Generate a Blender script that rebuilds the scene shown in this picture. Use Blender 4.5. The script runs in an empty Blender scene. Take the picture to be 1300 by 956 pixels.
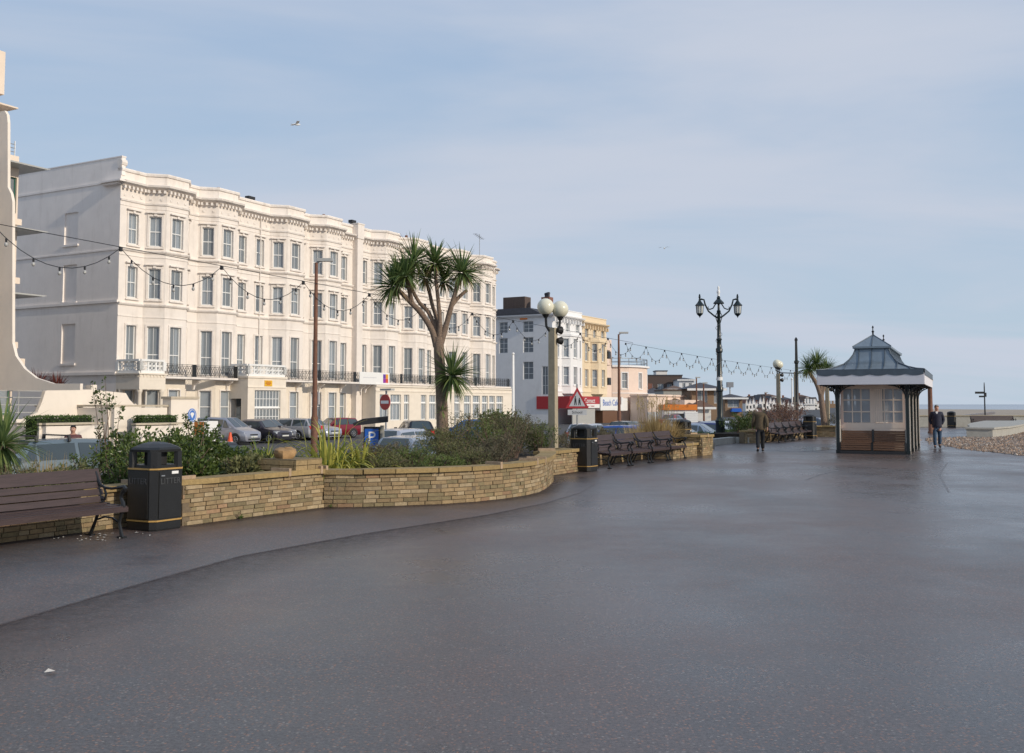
import bpy, math, random
from mathutils import Vector, Matrix
R = math.radians
sc = bpy.context.scene
COL = sc.collection
rnd = random.Random(7)
# ---------------------------------------------------------------- street frame
# s runs along the promenade, n runs inland (away from the sea); camera stands at s=0, n=0
AX = R(28.9)
SA, CA = math.sin(AX), math.cos(AX)
FR = math.pi/2 - AX            # world rotation of the street frame (local x = along, local y = inland)
def W(s, n): return (s*SA - n*CA, s*CA + n*SA)
def seg(x): return x
# ---------------------------------------------------------------- materials
def _nt(name):
    m = bpy.data.materials.new(name); m.use_nodes = True
    nt = m.node_tree; b = nt.nodes['Principled BSDF']
    return m, nt, b
def mat(name, col, rough=.6, var=.12, scale=4, metal=0, bump=0, bscale=None, spec=.5, stretch=None, dirt=0, attr=False, coat=0, trans=0):
    m, nt, b = _nt(name); N, L = nt.nodes, nt.links
    b.inputs['Roughness'].default_value = rough; b.inputs['Metallic'].default_value = metal
    b.inputs['Specular IOR Level'].default_value = spec
    if coat: b.inputs['Coat Weight'].default_value = coat; b.inputs['Coat Roughness'].default_value = .05
    tc = N.new('ShaderNodeTexCoord'); src = tc.outputs['Object']
    if stretch:
        mp = N.new('ShaderNodeMapping'); mp.inputs['Scale'].default_value = stretch
        L.new(src, mp.inputs[0]); src = mp.outputs[0]
    base = N.new('ShaderNodeRGB'); base.outputs[0].default_value = (*col, 1); cur = base.outputs[0]
    if attr:
        at = N.new('ShaderNodeVertexColor'); at.layer_name = 'Col'; cur = at.outputs[0]
    if var:
        n1 = N.new('ShaderNodeTexNoise'); n1.inputs['Scale'].default_value = scale; n1.inputs['Detail'].default_value = 6
        n1.inputs['Roughness'].default_value = .65
        L.new(src, n1.inputs['Vector'])
        mr = N.new('ShaderNodeMapRange'); mr.inputs['From Min'].default_value = .3; mr.inputs['From Max'].default_value = .7
        mr.inputs['To Min'].default_value = 1-var; mr.inputs['To Max'].default_value = 1+var
        L.new(n1.outputs['Fac'], mr.inputs['Value'])
        mx = N.new('ShaderNodeVectorMath'); mx.operation = 'SCALE'
        L.new(cur, mx.inputs[0]); L.new(mr.outputs[0], mx.inputs['Scale']); cur = mx.outputs[0]
    if dirt:
        n2 = N.new('ShaderNodeTexNoise'); n2.inputs['Scale'].default_value = 1.1; n2.inputs['Detail'].default_value = 11; n2.inputs['Roughness'].default_value = .7
        mp2 = N.new('ShaderNodeMapping'); mp2.inputs['Scale'].default_value = (1.6, 1.6, .35)
        L.new(tc.outputs['Object'], mp2.inputs[0]); L.new(mp2.outputs[0], n2.inputs['Vector'])
        r2 = N.new('ShaderNodeMapRange'); r2.inputs['From Min'].default_value = .52; r2.inputs['From Max'].default_value = .75; r2.inputs['To Max'].default_value = dirt
        L.new(n2.outputs['Fac'], r2.inputs['Value'])
        m2 = N.new('ShaderNodeMixRGB'); m2.inputs[2].default_value = (col[0]*.38, col[1]*.33, col[2]*.27, 1)
        L.new(r2.outputs[0], m2.inputs[0]); L.new(cur, m2.inputs[1]); cur = m2.outputs[0]
    L.new(cur, b.inputs['Base Color'])
    if bump:
        n3 = N.new('ShaderNodeTexNoise'); n3.inputs['Scale'].default_value = bscale or scale*6; n3.inputs['Detail'].default_value = 5
        L.new(src, n3.inputs['Vector'])
        bp = N.new('ShaderNodeBump'); bp.inputs['Strength'].default_value = bump; bp.inputs['Distance'].default_value = .02
        L.new(n3.outputs['Fac'], bp.inputs['Height']); L.new(bp.outputs[0], b.inputs['Normal'])
    if trans:
        b.inputs['Transmission Weight'].default_value = trans
    return m
def glass_mat(name, col, mixf=.45, rough=.03, base=(.02, .025, .03)):
    m, nt, b = _nt(name); N, L = nt.nodes, nt.links
    out = N['Material Output']
    tr = N.new('ShaderNodeBsdfTransparent'); tr.inputs[0].default_value = (*col, 1)
    b.inputs['Base Color'].default_value = (*base, 1); b.inputs['Roughness'].default_value = rough
    b.inputs['Specular IOR Level'].default_value = .9
    mx = N.new('ShaderNodeMixShader'); mx.inputs[0].default_value = mixf
    L.new(tr.outputs[0], mx.inputs[1]); L.new(b.outputs[0], mx.inputs[2]); L.new(mx.outputs[0], out.inputs[0])
    return m
def leaf_mat(name, c1, c2, rough=.4, trans=.25):
    m, nt, b = _nt(name); N, L = nt.nodes, nt.links
    at = N.new('ShaderNodeVertexColor'); at.layer_name = 'Col'
    sep = N.new('ShaderNodeSeparateColor'); L.new(at.outputs[0], sep.inputs[0])
    mx = N.new('ShaderNodeMixRGB'); mx.inputs[1].default_value = (*c1, 1); mx.inputs[2].default_value = (*c2, 1)
    L.new(sep.outputs[0], mx.inputs[0]); L.new(mx.outputs[0], b.inputs['Base Color'])
    b.inputs['Roughness'].default_value = rough; b.inputs['Specular IOR Level'].default_value = .4
    tl = N.new('ShaderNodeBsdfTranslucent'); L.new(mx.outputs[0], tl.inputs[0])
    ms = N.new('ShaderNodeMixShader'); ms.inputs[0].default_value = trans
    L.new(b.outputs[0], ms.inputs[1]); L.new(tl.outputs[0], ms.inputs[2]); L.new(ms.outputs[0], N['Material Output'].inputs[0])
    return m
M = {}
M['stucco'] = mat('stucco', (.79, .725, .66), .75, .06, 1.2, bump=.15, bscale=20, dirt=.34)
M['stucco_side'] = mat('stucco_side', (.86, .80, .75), .8, .05, .7, bump=.05, bscale=20, dirt=.20)
M['stucco_low'] = mat('stucco_low', (.79, .71, .60), .75, .06, 1.5, bump=.1, bscale=20, dirt=.15)
M['trim'] = mat('trim', (.79, .73, .67), .7, .08, 3, bump=.1, dirt=.5)
M['render_cream'] = mat('render_cream', (.82, .74, .64), .7, .04, 1.2, bump=.05, bscale=30, dirt=.10)
M['coping_tan'] = mat('coping_tan', (.50, .43, .33), .8, .12, 6, bump=.3)
M['deco_cream'] = mat('deco_cream', (.78, .66, .54), .7, .05, 1.2, dirt=.1)
M['white'] = mat('white_paint', (.80, .80, .78), .45, .03, 5)
M['white_wall'] = mat('white_wall', (.78, .78, .78), .7, .04, 1.2, dirt=.12)
M['grey_wall'] = mat('grey_wall', (.78, .76, .74), .8, .05, .8, dirt=.12)
M['yellow_wall'] = mat('yellow_wall', (.72, .59, .41), .7, .06, 1.5, dirt=.15)
M['pink_wall'] = mat('pink_wall', (.72, .58, .49), .7, .05, 1.5, dirt=.1)
M['offwhite'] = mat('offwhite', (.74, .72, .68), .7, .05, 1.5, dirt=.15)
M['roof_slate'] = mat('roof_slate', (.06, .06, .07), .7, .2, 6)
M['roof_tile'] = mat('roof_tile', (.14, .085, .06), .8, .25, 8)
M['brick_far'] = mat('brick_far', (.24, .16, .10), .85, .2, 9)
M['brick_red'] = mat('brick_red', (.22, .10, .07), .85, .25, 9)
M['brick_dark'] = mat('brick_dark', (.09, .065, .055), .85, .25, 6)
M['curtain'] = mat('curtain', (.80, .82, .84), .9, .10, 5, stretch=(12, 1, .3))
M['inside'] = mat('inside', (.05, .055, .06), .9, .2, 2)
M['pane'] = glass_mat('window_pane', (.85, .88, .92), .60, .05, (.33, .37, .40))  # pale blue-grey base puts reflected sky into the glass colour
M['car_glass'] = glass_mat('car_glass', (.30, .36, .36), .55)
M['iron'] = mat('black_iron', (.014, .015, .016), .35, .2, 12, bump=.05)
M['iron_green'] = mat('green_iron', (.009, .017, .018), .3, .2, 12)
M['red_paint'] = mat('red_paint', (.42, .02, .02), .35, .08, 8)
M['gold'] = mat('gold_band', (.42, .26, .08), .4, .1, 8)
M['bin'] = mat('bin_plastic', (.013, .0135, .014), .42, .15, 5, bump=.12, bscale=60)
M['wood'] = mat('bench_wood', (.050, .031, .030), .5, .28, 5, bump=.2, bscale=25, stretch=(.6, 6, 6))
M['wood_warm'] = mat('shelter_wood', (.15, .075, .04), .5, .25, 6, bump=.2, stretch=(6, .6, 6))
M['cream_wood'] = mat('cream_wood', (.80, .66, .54), .6, .05, 4)
M['lead'] = mat('lead_roof', (.20, .245, .285), .42, .14, 3, bump=.08, bscale=8, metal=.25)
M['lead_dark'] = mat('lead_dark', (.085, .11, .135), .45, .15, 4, metal=.2)
M['fascia'] = mat('shelter_fascia', (.70, .69, .72), .55, .03, 4)
M['rust'] = mat('rusty_steel', (.17, .075, .045), .7, .25, 6, bump=.1)
M['steel'] = mat('galvanised_steel', (.32, .33, .34), .45, .1, 6, metal=.6)
M['lamp_head'] = mat('lamp_head', (.42, .42, .40), .4, .05, 8)
M['concrete'] = mat('concrete', (.36, .31, .22), .85, .15, 6, bump=.25)
M['concrete_grey'] = mat('concrete_grey', (.38, .37, .33), .85, .12, 3, bump=.2)
M['globe'] = mat('opal_globe', (.72, .70, .56), .25, .06, 3)
M['lantern_glass'] = mat('lantern_glass', (.62, .64, .62), .2, .06, 9)
M['soil'] = mat('soil', (.035, .026, .018), .95, .4, 8, bump=.6)
M['brick'] = mat('wall_brick', (.4, .3, .15), .88, .20, 14, bump=.5, bscale=60, attr=True)
M['mortar'] = mat('mortar', (.17, .13, .085), .95, .2, 20, bump=.3)
M['stone'] = mat('sandstone', (.36, .22, .10), .85, .3, 6, bump=.6, bscale=12)
M['bark'] = mat('palm_bark', (.25, .18, .135), .95, .35, 5, bump=1.0, bscale=22, stretch=(3, 3, 9), dirt=.5)
M['twig'] = mat('twig', (.15, .10, .075), .9, .2, 8)
M['tyre'] = mat('tyre', (.015, .015, .016), .8, .1, 8)
M['rim'] = mat('wheel_rim', (.45, .46, .48), .3, .05, 8, metal=.7)
M['black'] = mat('black_plastic', (.02, .02, .022), .5, .1, 8)
M['headlight'] = mat('headlight', (.65, .68, .7), .1, .05, 20, spec=.9)
M['taillight'] = mat('taillight', (.55, .02, .02), .2, .1, 20)
M['plate'] = mat('plate', (.65, .65, .6), .5, .1, 30)
M['skin'] = mat('skin', (.50, .28, .20), .55, .08, 8)
M['blue_sign'] = mat('blue_sign', (.02, .12, .50), .4, .06, 8)
M['red_sign'] = mat('red_sign', (.42, .035, .04), .4, .06, 8)
M['orange'] = mat('orange_paint', (.75, .22, .03), .5, .06, 6)
M['shutter'] = mat('roller_shutter', (.42, .42, .40), .5, .06, 6)
M['hoarding'] = mat('hoarding', (.42, .43, .44), .6, .06, 2)
# ---------------------------------------------------------------- mesh builder
class MB:
    def __init__(s): s.v = []; s.f = []; s.c = []; s.cur = None
    def add(s, vs, fs):
        o = len(s.v); s.v += [tuple(v) for v in vs]
        for f in fs: s.f.append([o+i for i in f]); s.c.append(s.cur)
        return s
    def box(s, x0, x1, y0, y1, z0, z1, rot=0, piv=None):
        vs = [(x, y, z) for z in (z0, z1) for y in (y0, y1) for x in (x0, x1)]
        if rot:
            px, py = piv or ((x0+x1)/2, (y0+y1)/2); c, q = math.cos(rot), math.sin(rot)
            vs = [(px+(x-px)*c-(y-py)*q, py+(x-px)*q+(y-py)*c, z) for x, y, z in vs]
        return s.add(vs, [(0,2,3,1),(4,5,7,6),(0,1,5,4),(2,6,7,3),(0,4,6,2),(1,3,7,5)])
    def obox(s, c, ax, ay, az):      # oriented box: centre and three half-axis vectors
        c, ax, ay, az = map(Vector, (c, ax, ay, az))
        vs = [c+i*ax+j*ay+k*az for k in (-1,1) for j in (-1,1) for i in (-1,1)]
        return s.add(vs, [(0,2,3,1),(4,5,7,6),(0,1,5,4),(2,6,7,3),(0,4,6,2),(1,3,7,5)])
    def bar(s, a, b, w, h):          # bar from a to b with width w and height h
        a, b = Vector(a), Vector(b); d = b-a; L = d.length
        if L < 1e-6: return s
        d /= L; up = Vector((0,0,1)) if abs(d.z) < .95 else Vector((1,0,0))
        sd = d.cross(up).normalized(); u2 = sd.cross(d)
        return s.obox((a+b)/2, d*L/2, sd*w/2, u2*h/2)
    def tube(s, pts, rad, n=8, cap=True):
        pts = [Vector(p) for p in pts]; m = len(pts)
        if not hasattr(rad, '__len__'): rad = [rad]*m
        rings = []; prev = None
        for i, p in enumerate(pts):
            d = (pts[min(i+1, m-1)]-pts[max(i-1, 0)])
            d = d.normalized() if d.length > 1e-9 else Vector((0,0,1))
            if prev is None:
                a = Vector((1,0,0)) if abs(d.x) < .9 else Vector((0,1,0))
            else: a = prev
            u = (a-d*a.dot(d)).normalized(); w = d.cross(u); prev = u
            rings.append([p+(u*math.cos(2*math.pi*k/n)+w*math.sin(2*math.pi*k/n))*rad[i] for k in range(n)])
        vs = [v for r in rings for v in r]; fs = []
        for i in range(m-1):
            for k in range(n):
                k2 = (k+1) % n; fs.append((i*n+k, i*n+k2, (i+1)*n+k2, (i+1)*n+k))
        if cap: fs.append(tuple(range(n-1, -1, -1))); fs.append(tuple((m-1)*n+k for k in range(n)))
        return s.add(vs, fs)
    def lathe(s, prof, c=(0,0), n=12, ph=0, sq=None):      # prof: (radius, z)
        vs = []; fs = []
        for r, z in prof:
            for k in range(n):
                a = 2*math.pi*(k+ph)/n; vs.append((c[0]+r*math.cos(a), c[1]+r*math.sin(a), z))
        m = len(prof)
        for i in range(m-1):
            for k in range(n):
                k2 = (k+1) % n; fs.append((i*n+k, i*n+k2, (i+1)*n+k2, (i+1)*n+k))
        fs.append(tuple(range(n-1, -1, -1))); fs.append(tuple((m-1)*n+k for k in range(n)))
        return s.add(vs, fs)
    def sphere(s, c, r, nu=16, nv=10, sc3=(1,1,1)):
        vs = []; fs = []
        for j in range(nv+1):
            t = math.pi*j/nv
            for i in range(nu):
                p = 2*math.pi*i/nu
                vs.append((c[0]+r*sc3[0]*math.sin(t)*math.cos(p), c[1]+r*sc3[1]*math.sin(t)*math.sin(p), c[2]+r*sc3[2]*math.cos(t)))
        for j in range(nv):
            for i in range(nu):
                i2 = (i+1) % nu; fs.append((j*nu+i, (j+1)*nu+i, (j+1)*nu+i2, j*nu+i2))
        return s.add(vs, fs)
    def prism(s, poly, z0, z1):      # horizontal polygon extruded up
        n = len(poly); vs = [(x, y, z0) for x, y in poly]+[(x, y, z1) for x, y in poly]
        fs = [tuple(range(n-1, -1, -1)), tuple(range(n, 2*n))]+[(i, (i+1)%n, n+(i+1)%n, n+i) for i in range(n)]
        return s.add(vs, fs)
    def slab(s, poly, y0, y1, axis='y'):   # polygon in (x,z) extruded along y   (axis x: polygon in (y,z))
        n = len(poly)
        f = (lambda a, b, t: (a, t, b)) if axis == 'y' else (lambda a, b, t: (t, a, b))
        vs = [f(a, b, y0) for a, b in poly]+[f(a, b, y1) for a, b in poly]
        fs = [tuple(range(n)), tuple(range(2*n-1, n-1, -1))]+[(i, n+i, n+(i+1)%n, (i+1)%n) for i in range(n)]
        return s.add(vs, fs)
    def quad(s, a, b, c, d): return s.add([a, b, c, d], [(0,1,2,3)])
    def build(s, name, m, parent=None, smooth=None, loc=(0,0,0), rot=0):
        me = bpy.data.meshes.new(name); me.from_pydata(s.v, [], s.f)
        ms = m if isinstance(m, (list, tuple)) else [m]
        for x in ms: me.materials.append(M[x] if isinstance(x, str) else x)
        if any(c is not None for c in s.c):
            at = me.color_attributes.new('Col', 'FLOAT_COLOR', 'CORNER')
            buf = []
            for f, c in zip(s.f, s.c):
                c = c or (.5, .5, .5)
                for _ in f: buf += [c[0], c[1], c[2], 1]
            at.data.foreach_set('color', buf)
        me.validate(); me.update()
        if smooth is not None:
            me.polygons.foreach_set('use_smooth', [True]*len(me.polygons))
            try: me.set_sharp_from_angle(angle=R(smooth))
            except Exception: pass
        o = bpy.data.objects.new(name, me); COL.objects.link(o)
        o.location = loc; o.rotation_euler = (0, 0, rot)
        if parent: o.parent = parent
        return o
def tag(o, label=None, cat=None, group=None, kind=None):
    if label: o['label'] = label
    if cat: o['category'] = cat
    if group: o['group'] = group
    if kind: o['kind'] = kind
    return o
def thing(name, label, cat, s, n, z=0, rot=0, group=None, world=False):
    o = bpy.data.objects.new(name, None); COL.objects.link(o); o.empty_display_size = .2
    x, y = (s, n) if world else W(s, n)
    o.location = (x, y, z); o.rotation_euler = (0, 0, rot if world else FR+rot)
    return tag(o, label, cat, group)
def kids(o): return [c for c in list(bpy.data.objects) if c.parent == o]
CH = {}
def copy_tree(o, parent=None, depth=0):
    c = o.copy(); COL.objects.link(c)
    if parent: c.parent = parent
    for k in kids(o): copy_tree(k, c)
    return c
def place(o, s, n, z=0, rot=0):
    x, y = W(s, n); o.location = (x, y, z); o.rotation_euler = (0, 0, FR+rot); return o
def textmesh(txt, size, name, m, parent, loc, rot, depth=.004, align='CENTER'):
    cu = bpy.data.curves.new(name, 'FONT'); cu.body = txt; cu.size = size; cu.extrude = depth; cu.align_x = align; cu.align_y = 'CENTER'; cu.resolution_u = 3
    t = bpy.data.objects.new(name, cu); COL.objects.link(t)
    dg = bpy.context.evaluated_depsgraph_get(); me = bpy.data.meshes.new_from_object(t.evaluated_get(dg))
    bpy.data.objects.remove(t); me.materials.clear(); me.materials.append(M[m])
    o = bpy.data.objects.new(name, me); COL.objects.link(o); o.location = loc; o.rotation_euler = rot; o.parent = parent
    return o
def smooth01(t): t = max(0, min(1, t)); return t*t*(3-2*t)
def gz(s, n):       # level of the land behind the planters: the car park lies below the promenade
    if n < 13.0: return 0
    d = .62 + .12*smooth01((s-30)/25)*(1-smooth01((n-20)/14))
    return -d*smooth01((n-15.2)/1.6)
# ================================================================= CAMERA, SUN, SKY
cam = bpy.data.cameras.new('camera'); co = bpy.data.objects.new('camera', cam); COL.objects.link(co)
co.location = (0, 0, 1.8); co.rotation_euler = (R(90+3.585), 0, 0)
cam.sensor_width = 36; cam.lens = 36*1277/1300; cam.shift_y = -45/1300; cam.clip_end = 20000
sc.camera = co
sunv = Vector((.835*math.cos(R(23)), -.550*math.cos(R(23)), math.sin(R(23)))).normalized()
sl = bpy.data.lights.new('sun', 'SUN'); sl.energy = 2.95; sl.angle = R(.6); sl.color = (1, .88, .72)
so = bpy.data.objects.new('sun', sl); COL.objects.link(so); so.rotation_euler = sunv.to_track_quat('Z', 'Y').to_euler(); so.location = (30, -20, 40)
w = bpy.data.worlds.new('World'); sc.world = w; w.use_nodes = True
N, L = w.node_tree.nodes, w.node_tree.links
bg = N['Background']; bg.inputs[1].default_value = 1
sky = N.new('ShaderNodeTexSky'); sky.sky_type = 'NISHITA'; sky.sun_disc = False
sky.sun_elevation = R(23); sky.sun_rotation = math.atan2(sunv.x, sunv.y)
sky.air_density = 1.1; sky.dust_density = 1.2; sky.ozone_density = 2.0
ssc = N.new('ShaderNodeVectorMath'); ssc.operation = 'SCALE'; ssc.inputs['Scale'].default_value = .085
L.new(sky.outputs[0], ssc.inputs[0])
tc = N.new('ShaderNodeTexCoord')
sx = N.new('ShaderNodeSeparateXYZ'); L.new(tc.outputs['Generated'], sx.inputs[0])
# project direction on a cloud layer: (x/z', y/z')
zc = N.new('ShaderNodeMath'); zc.operation = 'MAXIMUM'; zc.inputs[1].default_value = 0; L.new(sx.outputs['Z'], zc.inputs[0])
za = N.new('ShaderNodeMath'); za.operation = 'ADD'; za.inputs[1].default_value = .16; L.new(zc.outputs[0], za.inputs[0])
dx = N.new('ShaderNodeMath'); dx.operation = 'DIVIDE'; L.new(sx.outputs['X'], dx.inputs[0]); L.new(za.outputs[0], dx.inputs[1])
dy = N.new('ShaderNodeMath'); dy.operation = 'DIVIDE'; L.new(sx.outputs['Y'], dy.inputs[0]); L.new(za.outputs[0], dy.inputs[1])
cb = N.new('ShaderNodeCombineXYZ'); L.new(dx.outputs[0], cb.inputs[0]); L.new(dy.outputs[0], cb.inputs[1])
mp = N.new('ShaderNodeMapping'); mp.inputs['Scale'].default_value = (.42, 1.15, 1); mp.inputs['Rotation'].default_value = (0, 0, R(-12)); mp.inputs['Location'].default_value = (3.3, 1.7, 0)
L.new(cb.outputs[0], mp.inputs[0])
cn = N.new('ShaderNodeTexNoise'); cn.inputs['Scale'].default_value = .9; cn.inputs['Detail'].default_value = 7; cn.inputs['Roughness'].default_value = .52; cn.inputs['Distortion'].default_value = .5
L.new(mp.outputs[0], cn.inputs['Vector'])
cr = N.new('ShaderNodeMapRange'); cr.inputs['From Min'].default_value = .34; cr.inputs['From Max'].default_value = .66; cr.inputs['To Min'].default_value = .0; cr.inputs['To Max'].default_value = 1.0; cr.interpolation_type = 'SMOOTHSTEP'
L.new(cn.outputs['Fac'], cr.inputs['Value'])
# haze colour: blue-grey veil over the whole sky, paler low down
hz = N.new('ShaderNodeMapRange'); hz.inputs['From Min'].default_value = 0; hz.inputs['From Max'].default_value = .45; L.new(sx.outputs['Z'], hz.inputs['Value'])
hcol = N.new('ShaderNodeMixRGB'); hcol.inputs[1].default_value = (.52, .645, .765, 1); hcol.inputs[2].default_value = (.345, .485, .71, 1); L.new(hz.outputs[0], hcol.inputs[0])
m1 = N.new('ShaderNodeMixRGB'); m1.inputs[0].default_value = .88; L.new(ssc.outputs[0], m1.inputs[1]); L.new(hcol.outputs[0], m1.inputs[2])
m2 = N.new('ShaderNodeMixRGB'); m2.inputs[2].default_value = (.57, .62, .725, 1)
cf = N.new('ShaderNodeMath'); cf.operation = 'MULTIPLY'; cf.inputs[1].default_value = .95; L.new(cr.outputs[0], cf.inputs[0])
L.new(cf.outputs[0], m2.inputs[0]); L.new(m1.outputs[0], m2.inputs[1]); L.new(m2.outputs[0], bg.inputs[0])
sc.view_settings.view_transform = 'Standard'; sc.view_settings.look = 'None'; sc.view_settings.exposure = 0
# ================================================================= GROUND
def tarmac(name, c, speck=.5, wet=1.0, rbase=.42):
    m, nt, b = _nt(name); N, L = nt.nodes, nt.links
    tc = N.new('ShaderNodeTexCoord'); P = tc.outputs['Object']
    def noise(scale, det=4, ro=.6, src=P):
        n = N.new('ShaderNodeTexNoise'); n.inputs['Scale'].default_value = scale; n.inputs['Detail'].default_value = det; n.inputs['Roughness'].default_value = ro; L.new(src, n.inputs['Vector']); return n
    def mr(src, a, bb, c0, d):
        n = N.new('ShaderNodeMapRange'); n.inputs['From Min'].default_value = a; n.inputs['From Max'].default_value = bb; n.inputs['To Min'].default_value = c0; n.inputs['To Max'].default_value = d; L.new(src, n.inputs['Value']); return n.outputs[0]
    big = noise(.16, 5); mid = noise(1.1, 8, .75); fine = noise(38, 5, .85)
    vo = N.new('ShaderNodeTexVoronoi'); vo.inputs['Scale'].default_value = 50; L.new(P, vo.inputs['Vector'])
    vc = N.new('ShaderNodeSeparateColor'); L.new(vo.outputs['Color'], vc.inputs[0])
    near = mr(vo.outputs['Distance'], .30, .50, 1, 0)
    isred = mr(vc.outputs[0], .74, .80, 0, 1)
    islight = mr(vc.outputs[1], .92, .96, 0, 1)
    def mul(a, bb):
        n = N.new('ShaderNodeMath'); n.operation = 'MULTIPLY'; L.new(a, n.inputs[0])
        if hasattr(bb, 'type'): L.new(bb, n.inputs[1])
        else: n.inputs[1].default_value = bb
        return n.outputs[0]
    base = N.new('ShaderNodeMixRGB'); base.inputs[1].default_value = (c[0]*.75, c[1]*.75, c[2]*.78, 1); base.inputs[2].default_value = (c[0]*1.3, c[1]*1.3, c[2]*1.3, 1)
    L.new(mr(mid.outputs['Fac'], .3, .7, 0, 1), base.inputs[0])
    st_ = N.new('ShaderNodeMapping'); st_.inputs['Rotation'].default_value = (0, 0, R(29)); st_.inputs['Scale'].default_value = (.34, .12, 1); L.new(P, st_.inputs[0])
    stn = noise(1, 7, .62, st_.outputs[0]); tint = N.new('ShaderNodeMixRGB'); tint.blend_type = 'MULTIPLY'; tint.inputs[0].default_value = 1
    tc2 = N.new('ShaderNodeMixRGB'); tc2.inputs[1].default_value = (1.12, .92, .84, 1); tc2.inputs[2].default_value = (.92, 1.06, 1.14, 1); L.new(mr(stn.outputs['Fac'], .38, .62, 0, 1), tc2.inputs[0])
    L.new(base.outputs[0], tint.inputs[1]); L.new(tc2.outputs[0], tint.inputs[2]); base = tint
    gum = N.new('ShaderNodeTexVoronoi'); gum.inputs['Scale'].default_value = 1.1; L.new(P, gum.inputs['Vector'])
    gm = N.new('ShaderNodeMixRGB'); gm.inputs[2].default_value = (c[0]*.45, c[1]*.45, c[2]*.45, 1); L.new(base.outputs[0], gm.inputs[1]); L.new(mr(gum.outputs['Distance'], .022, .034, .7, 0), gm.inputs[0]); base = gm
    b2 = N.new('ShaderNodeMixRGB'); b2.blend_type = 'MULTIPLY'; b2.inputs[0].default_value = .8; L.new(base.outputs[0], b2.inputs[1])
    fr = N.new('ShaderNodeCombineColor'); ff = mr(fine.outputs['Fac'], .38, .62, .35, 1.65)
    for i in range(3): L.new(ff, fr.inputs[i])
    L.new(fr.outputs[0], b2.inputs[2])
    m1 = N.new('ShaderNodeMixRGB'); m1.inputs[2].default_value = (.29, .15, .095, 1); L.new(b2.outputs[0], m1.inputs[1]); L.new(mul(mul(near, isred), speck), m1.inputs[0])
    m2 = N.new('ShaderNodeMixRGB'); m2.inputs[2].default_value = (.28, .25, .22, 1); L.new(m1.outputs[0], m2.inputs[1]); L.new(mul(mul(near, islight), speck), m2.inputs[0])
    wetf = mr(big.outputs['Fac'], .40, .60, 0, 1)
    m3 = N.new('ShaderNodeMixRGB'); m3.blend_type = 'MULTIPLY'; m3.inputs[2].default_value = (.72, .74, .78, 1); L.new(m2.outputs[0], m3.inputs[1]); L.new(wetf, m3.inputs[0])
    L.new(m3.outputs[0], b.inputs['Base Color'])
    rr = N.new('ShaderNodeMath'); rr.operation = 'ADD'
    L.new(mr(wetf, 0, 1, rbase, rbase-.14*wet), rr.inputs[0]); L.new(mr(mid.outputs['Fac'], .3, .7, -.05, .08), rr.inputs[1])
    L.new(rr.outputs[0], b.inputs['Roughness'])
    bp = N.new('ShaderNodeBump'); bp.inputs['Strength'].default_value = .35; bp.inputs['Distance'].default_value = .008
    L.new(fine.outputs['Fac'], bp.inputs['Height']); L.new(bp.outputs[0], b.inputs['Normal'])
    b.inputs['Specular IOR Level'].default_value = .5
    return m
M['prom'] = tarmac('promenade_tarmac', (.098, .083, .077), 1.0, 1.4, .41)
M['prom_strip'] = tarmac('promenade_strip', (.098, .082, .076), 1.0, .8, .45)
M['road'] = mat('road_asphalt', (.055, .055, .058), .75, .2, 1.5, bump=.2, bscale=40)
M['dark_strip'] = tarmac('seam_tarmac', (.088, .070, .064), 1, .2, .5)
M['puddle'] = mat('puddle_water', (.06, .055, .055), .22, .1, 2, spec=.6, bump=.05, bscale=30)
M['damp'] = mat('damp_tarmac', (.065, .058, .062), .30, .25, 6, bump=.3, bscale=50)
M['pale_line'] = mat('pale_line', (.17, .17, .18), .7, .3, 3)
M['shingle'] = mat('shingle', (.26, .19, .14), .9, .5, 9, bump=1.0, bscale=16)
M['grass'] = mat('grass', (.06, .09, .02), .9, .3, 3)
M['litter'] = mat('paper_scraps', (.5, .48, .45), .8, .1, 8)
# the land: one sheet to the horizon
def grid_sheet(name, m, ss, nn, zf, kind='structure'):
    mb = MB(); vs = [(*W(s, n), zf(s, n)) for s in ss for n in nn]
    k = len(nn)
    fs = [(i*k+j, i*k+j+1, (i+1)*k+j+1, (i+1)*k+j)[::-1] for i in range(len(ss)-1) for j in range(k-1)]
    mb.add(vs, fs); return tag(mb.build(name, m, smooth=60), kind=kind)
def landz(s, n):
    if n < 13.0: return -.35 if n > -2 else -.35-.14*min(-2-n, 26)
    return gz(s, n)
ss = [-3000, -300, -60, -20, 0, 10, 20, 30, 35, 40, 45, 50, 55, 62, 70, 85, 110, 160, 300, 700, 2000]
nn = [-400, -28, -2, 12.5, 13.0, 15.2, 15.5, 15.8, 16.1, 16.4, 16.8, 18, 20, 23, 27, 31, 34, 45, 70, 150, 500, 3000]
def shore(s): return -2 if s < 80 else -2+7*smooth01((s-80)/10)+max(0, s-90)*.17
mb = MB(); cols = ['a', 'b', 'c']+[x for x in nn if x > 0]; vs = []
for s_ in ss:
    sh = shore(s_)
    for i, c in enumerate(cols):
        if c == 'a': vs.append((*W(s_, sh-900), -6))
        elif c == 'b': vs.append((*W(s_, sh-28), -6))
        elif c == 'c': vs.append((*W(s_, sh), -.35))
        else:
            n_ = max(c, sh+.5*(i-2)); vs.append((*W(s_, n_), gz(s_, n_) if n_ > 13 else -.35))
k = len(cols)
mb.add(vs, [(i*k+j, (i+1)*k+j, (i+1)*k+j+1, i*k+j+1) for i in range(len(ss)-1) for j in range(k-1)])
tag(mb.build('ground', 'road', smooth=60), kind='structure')
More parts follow.
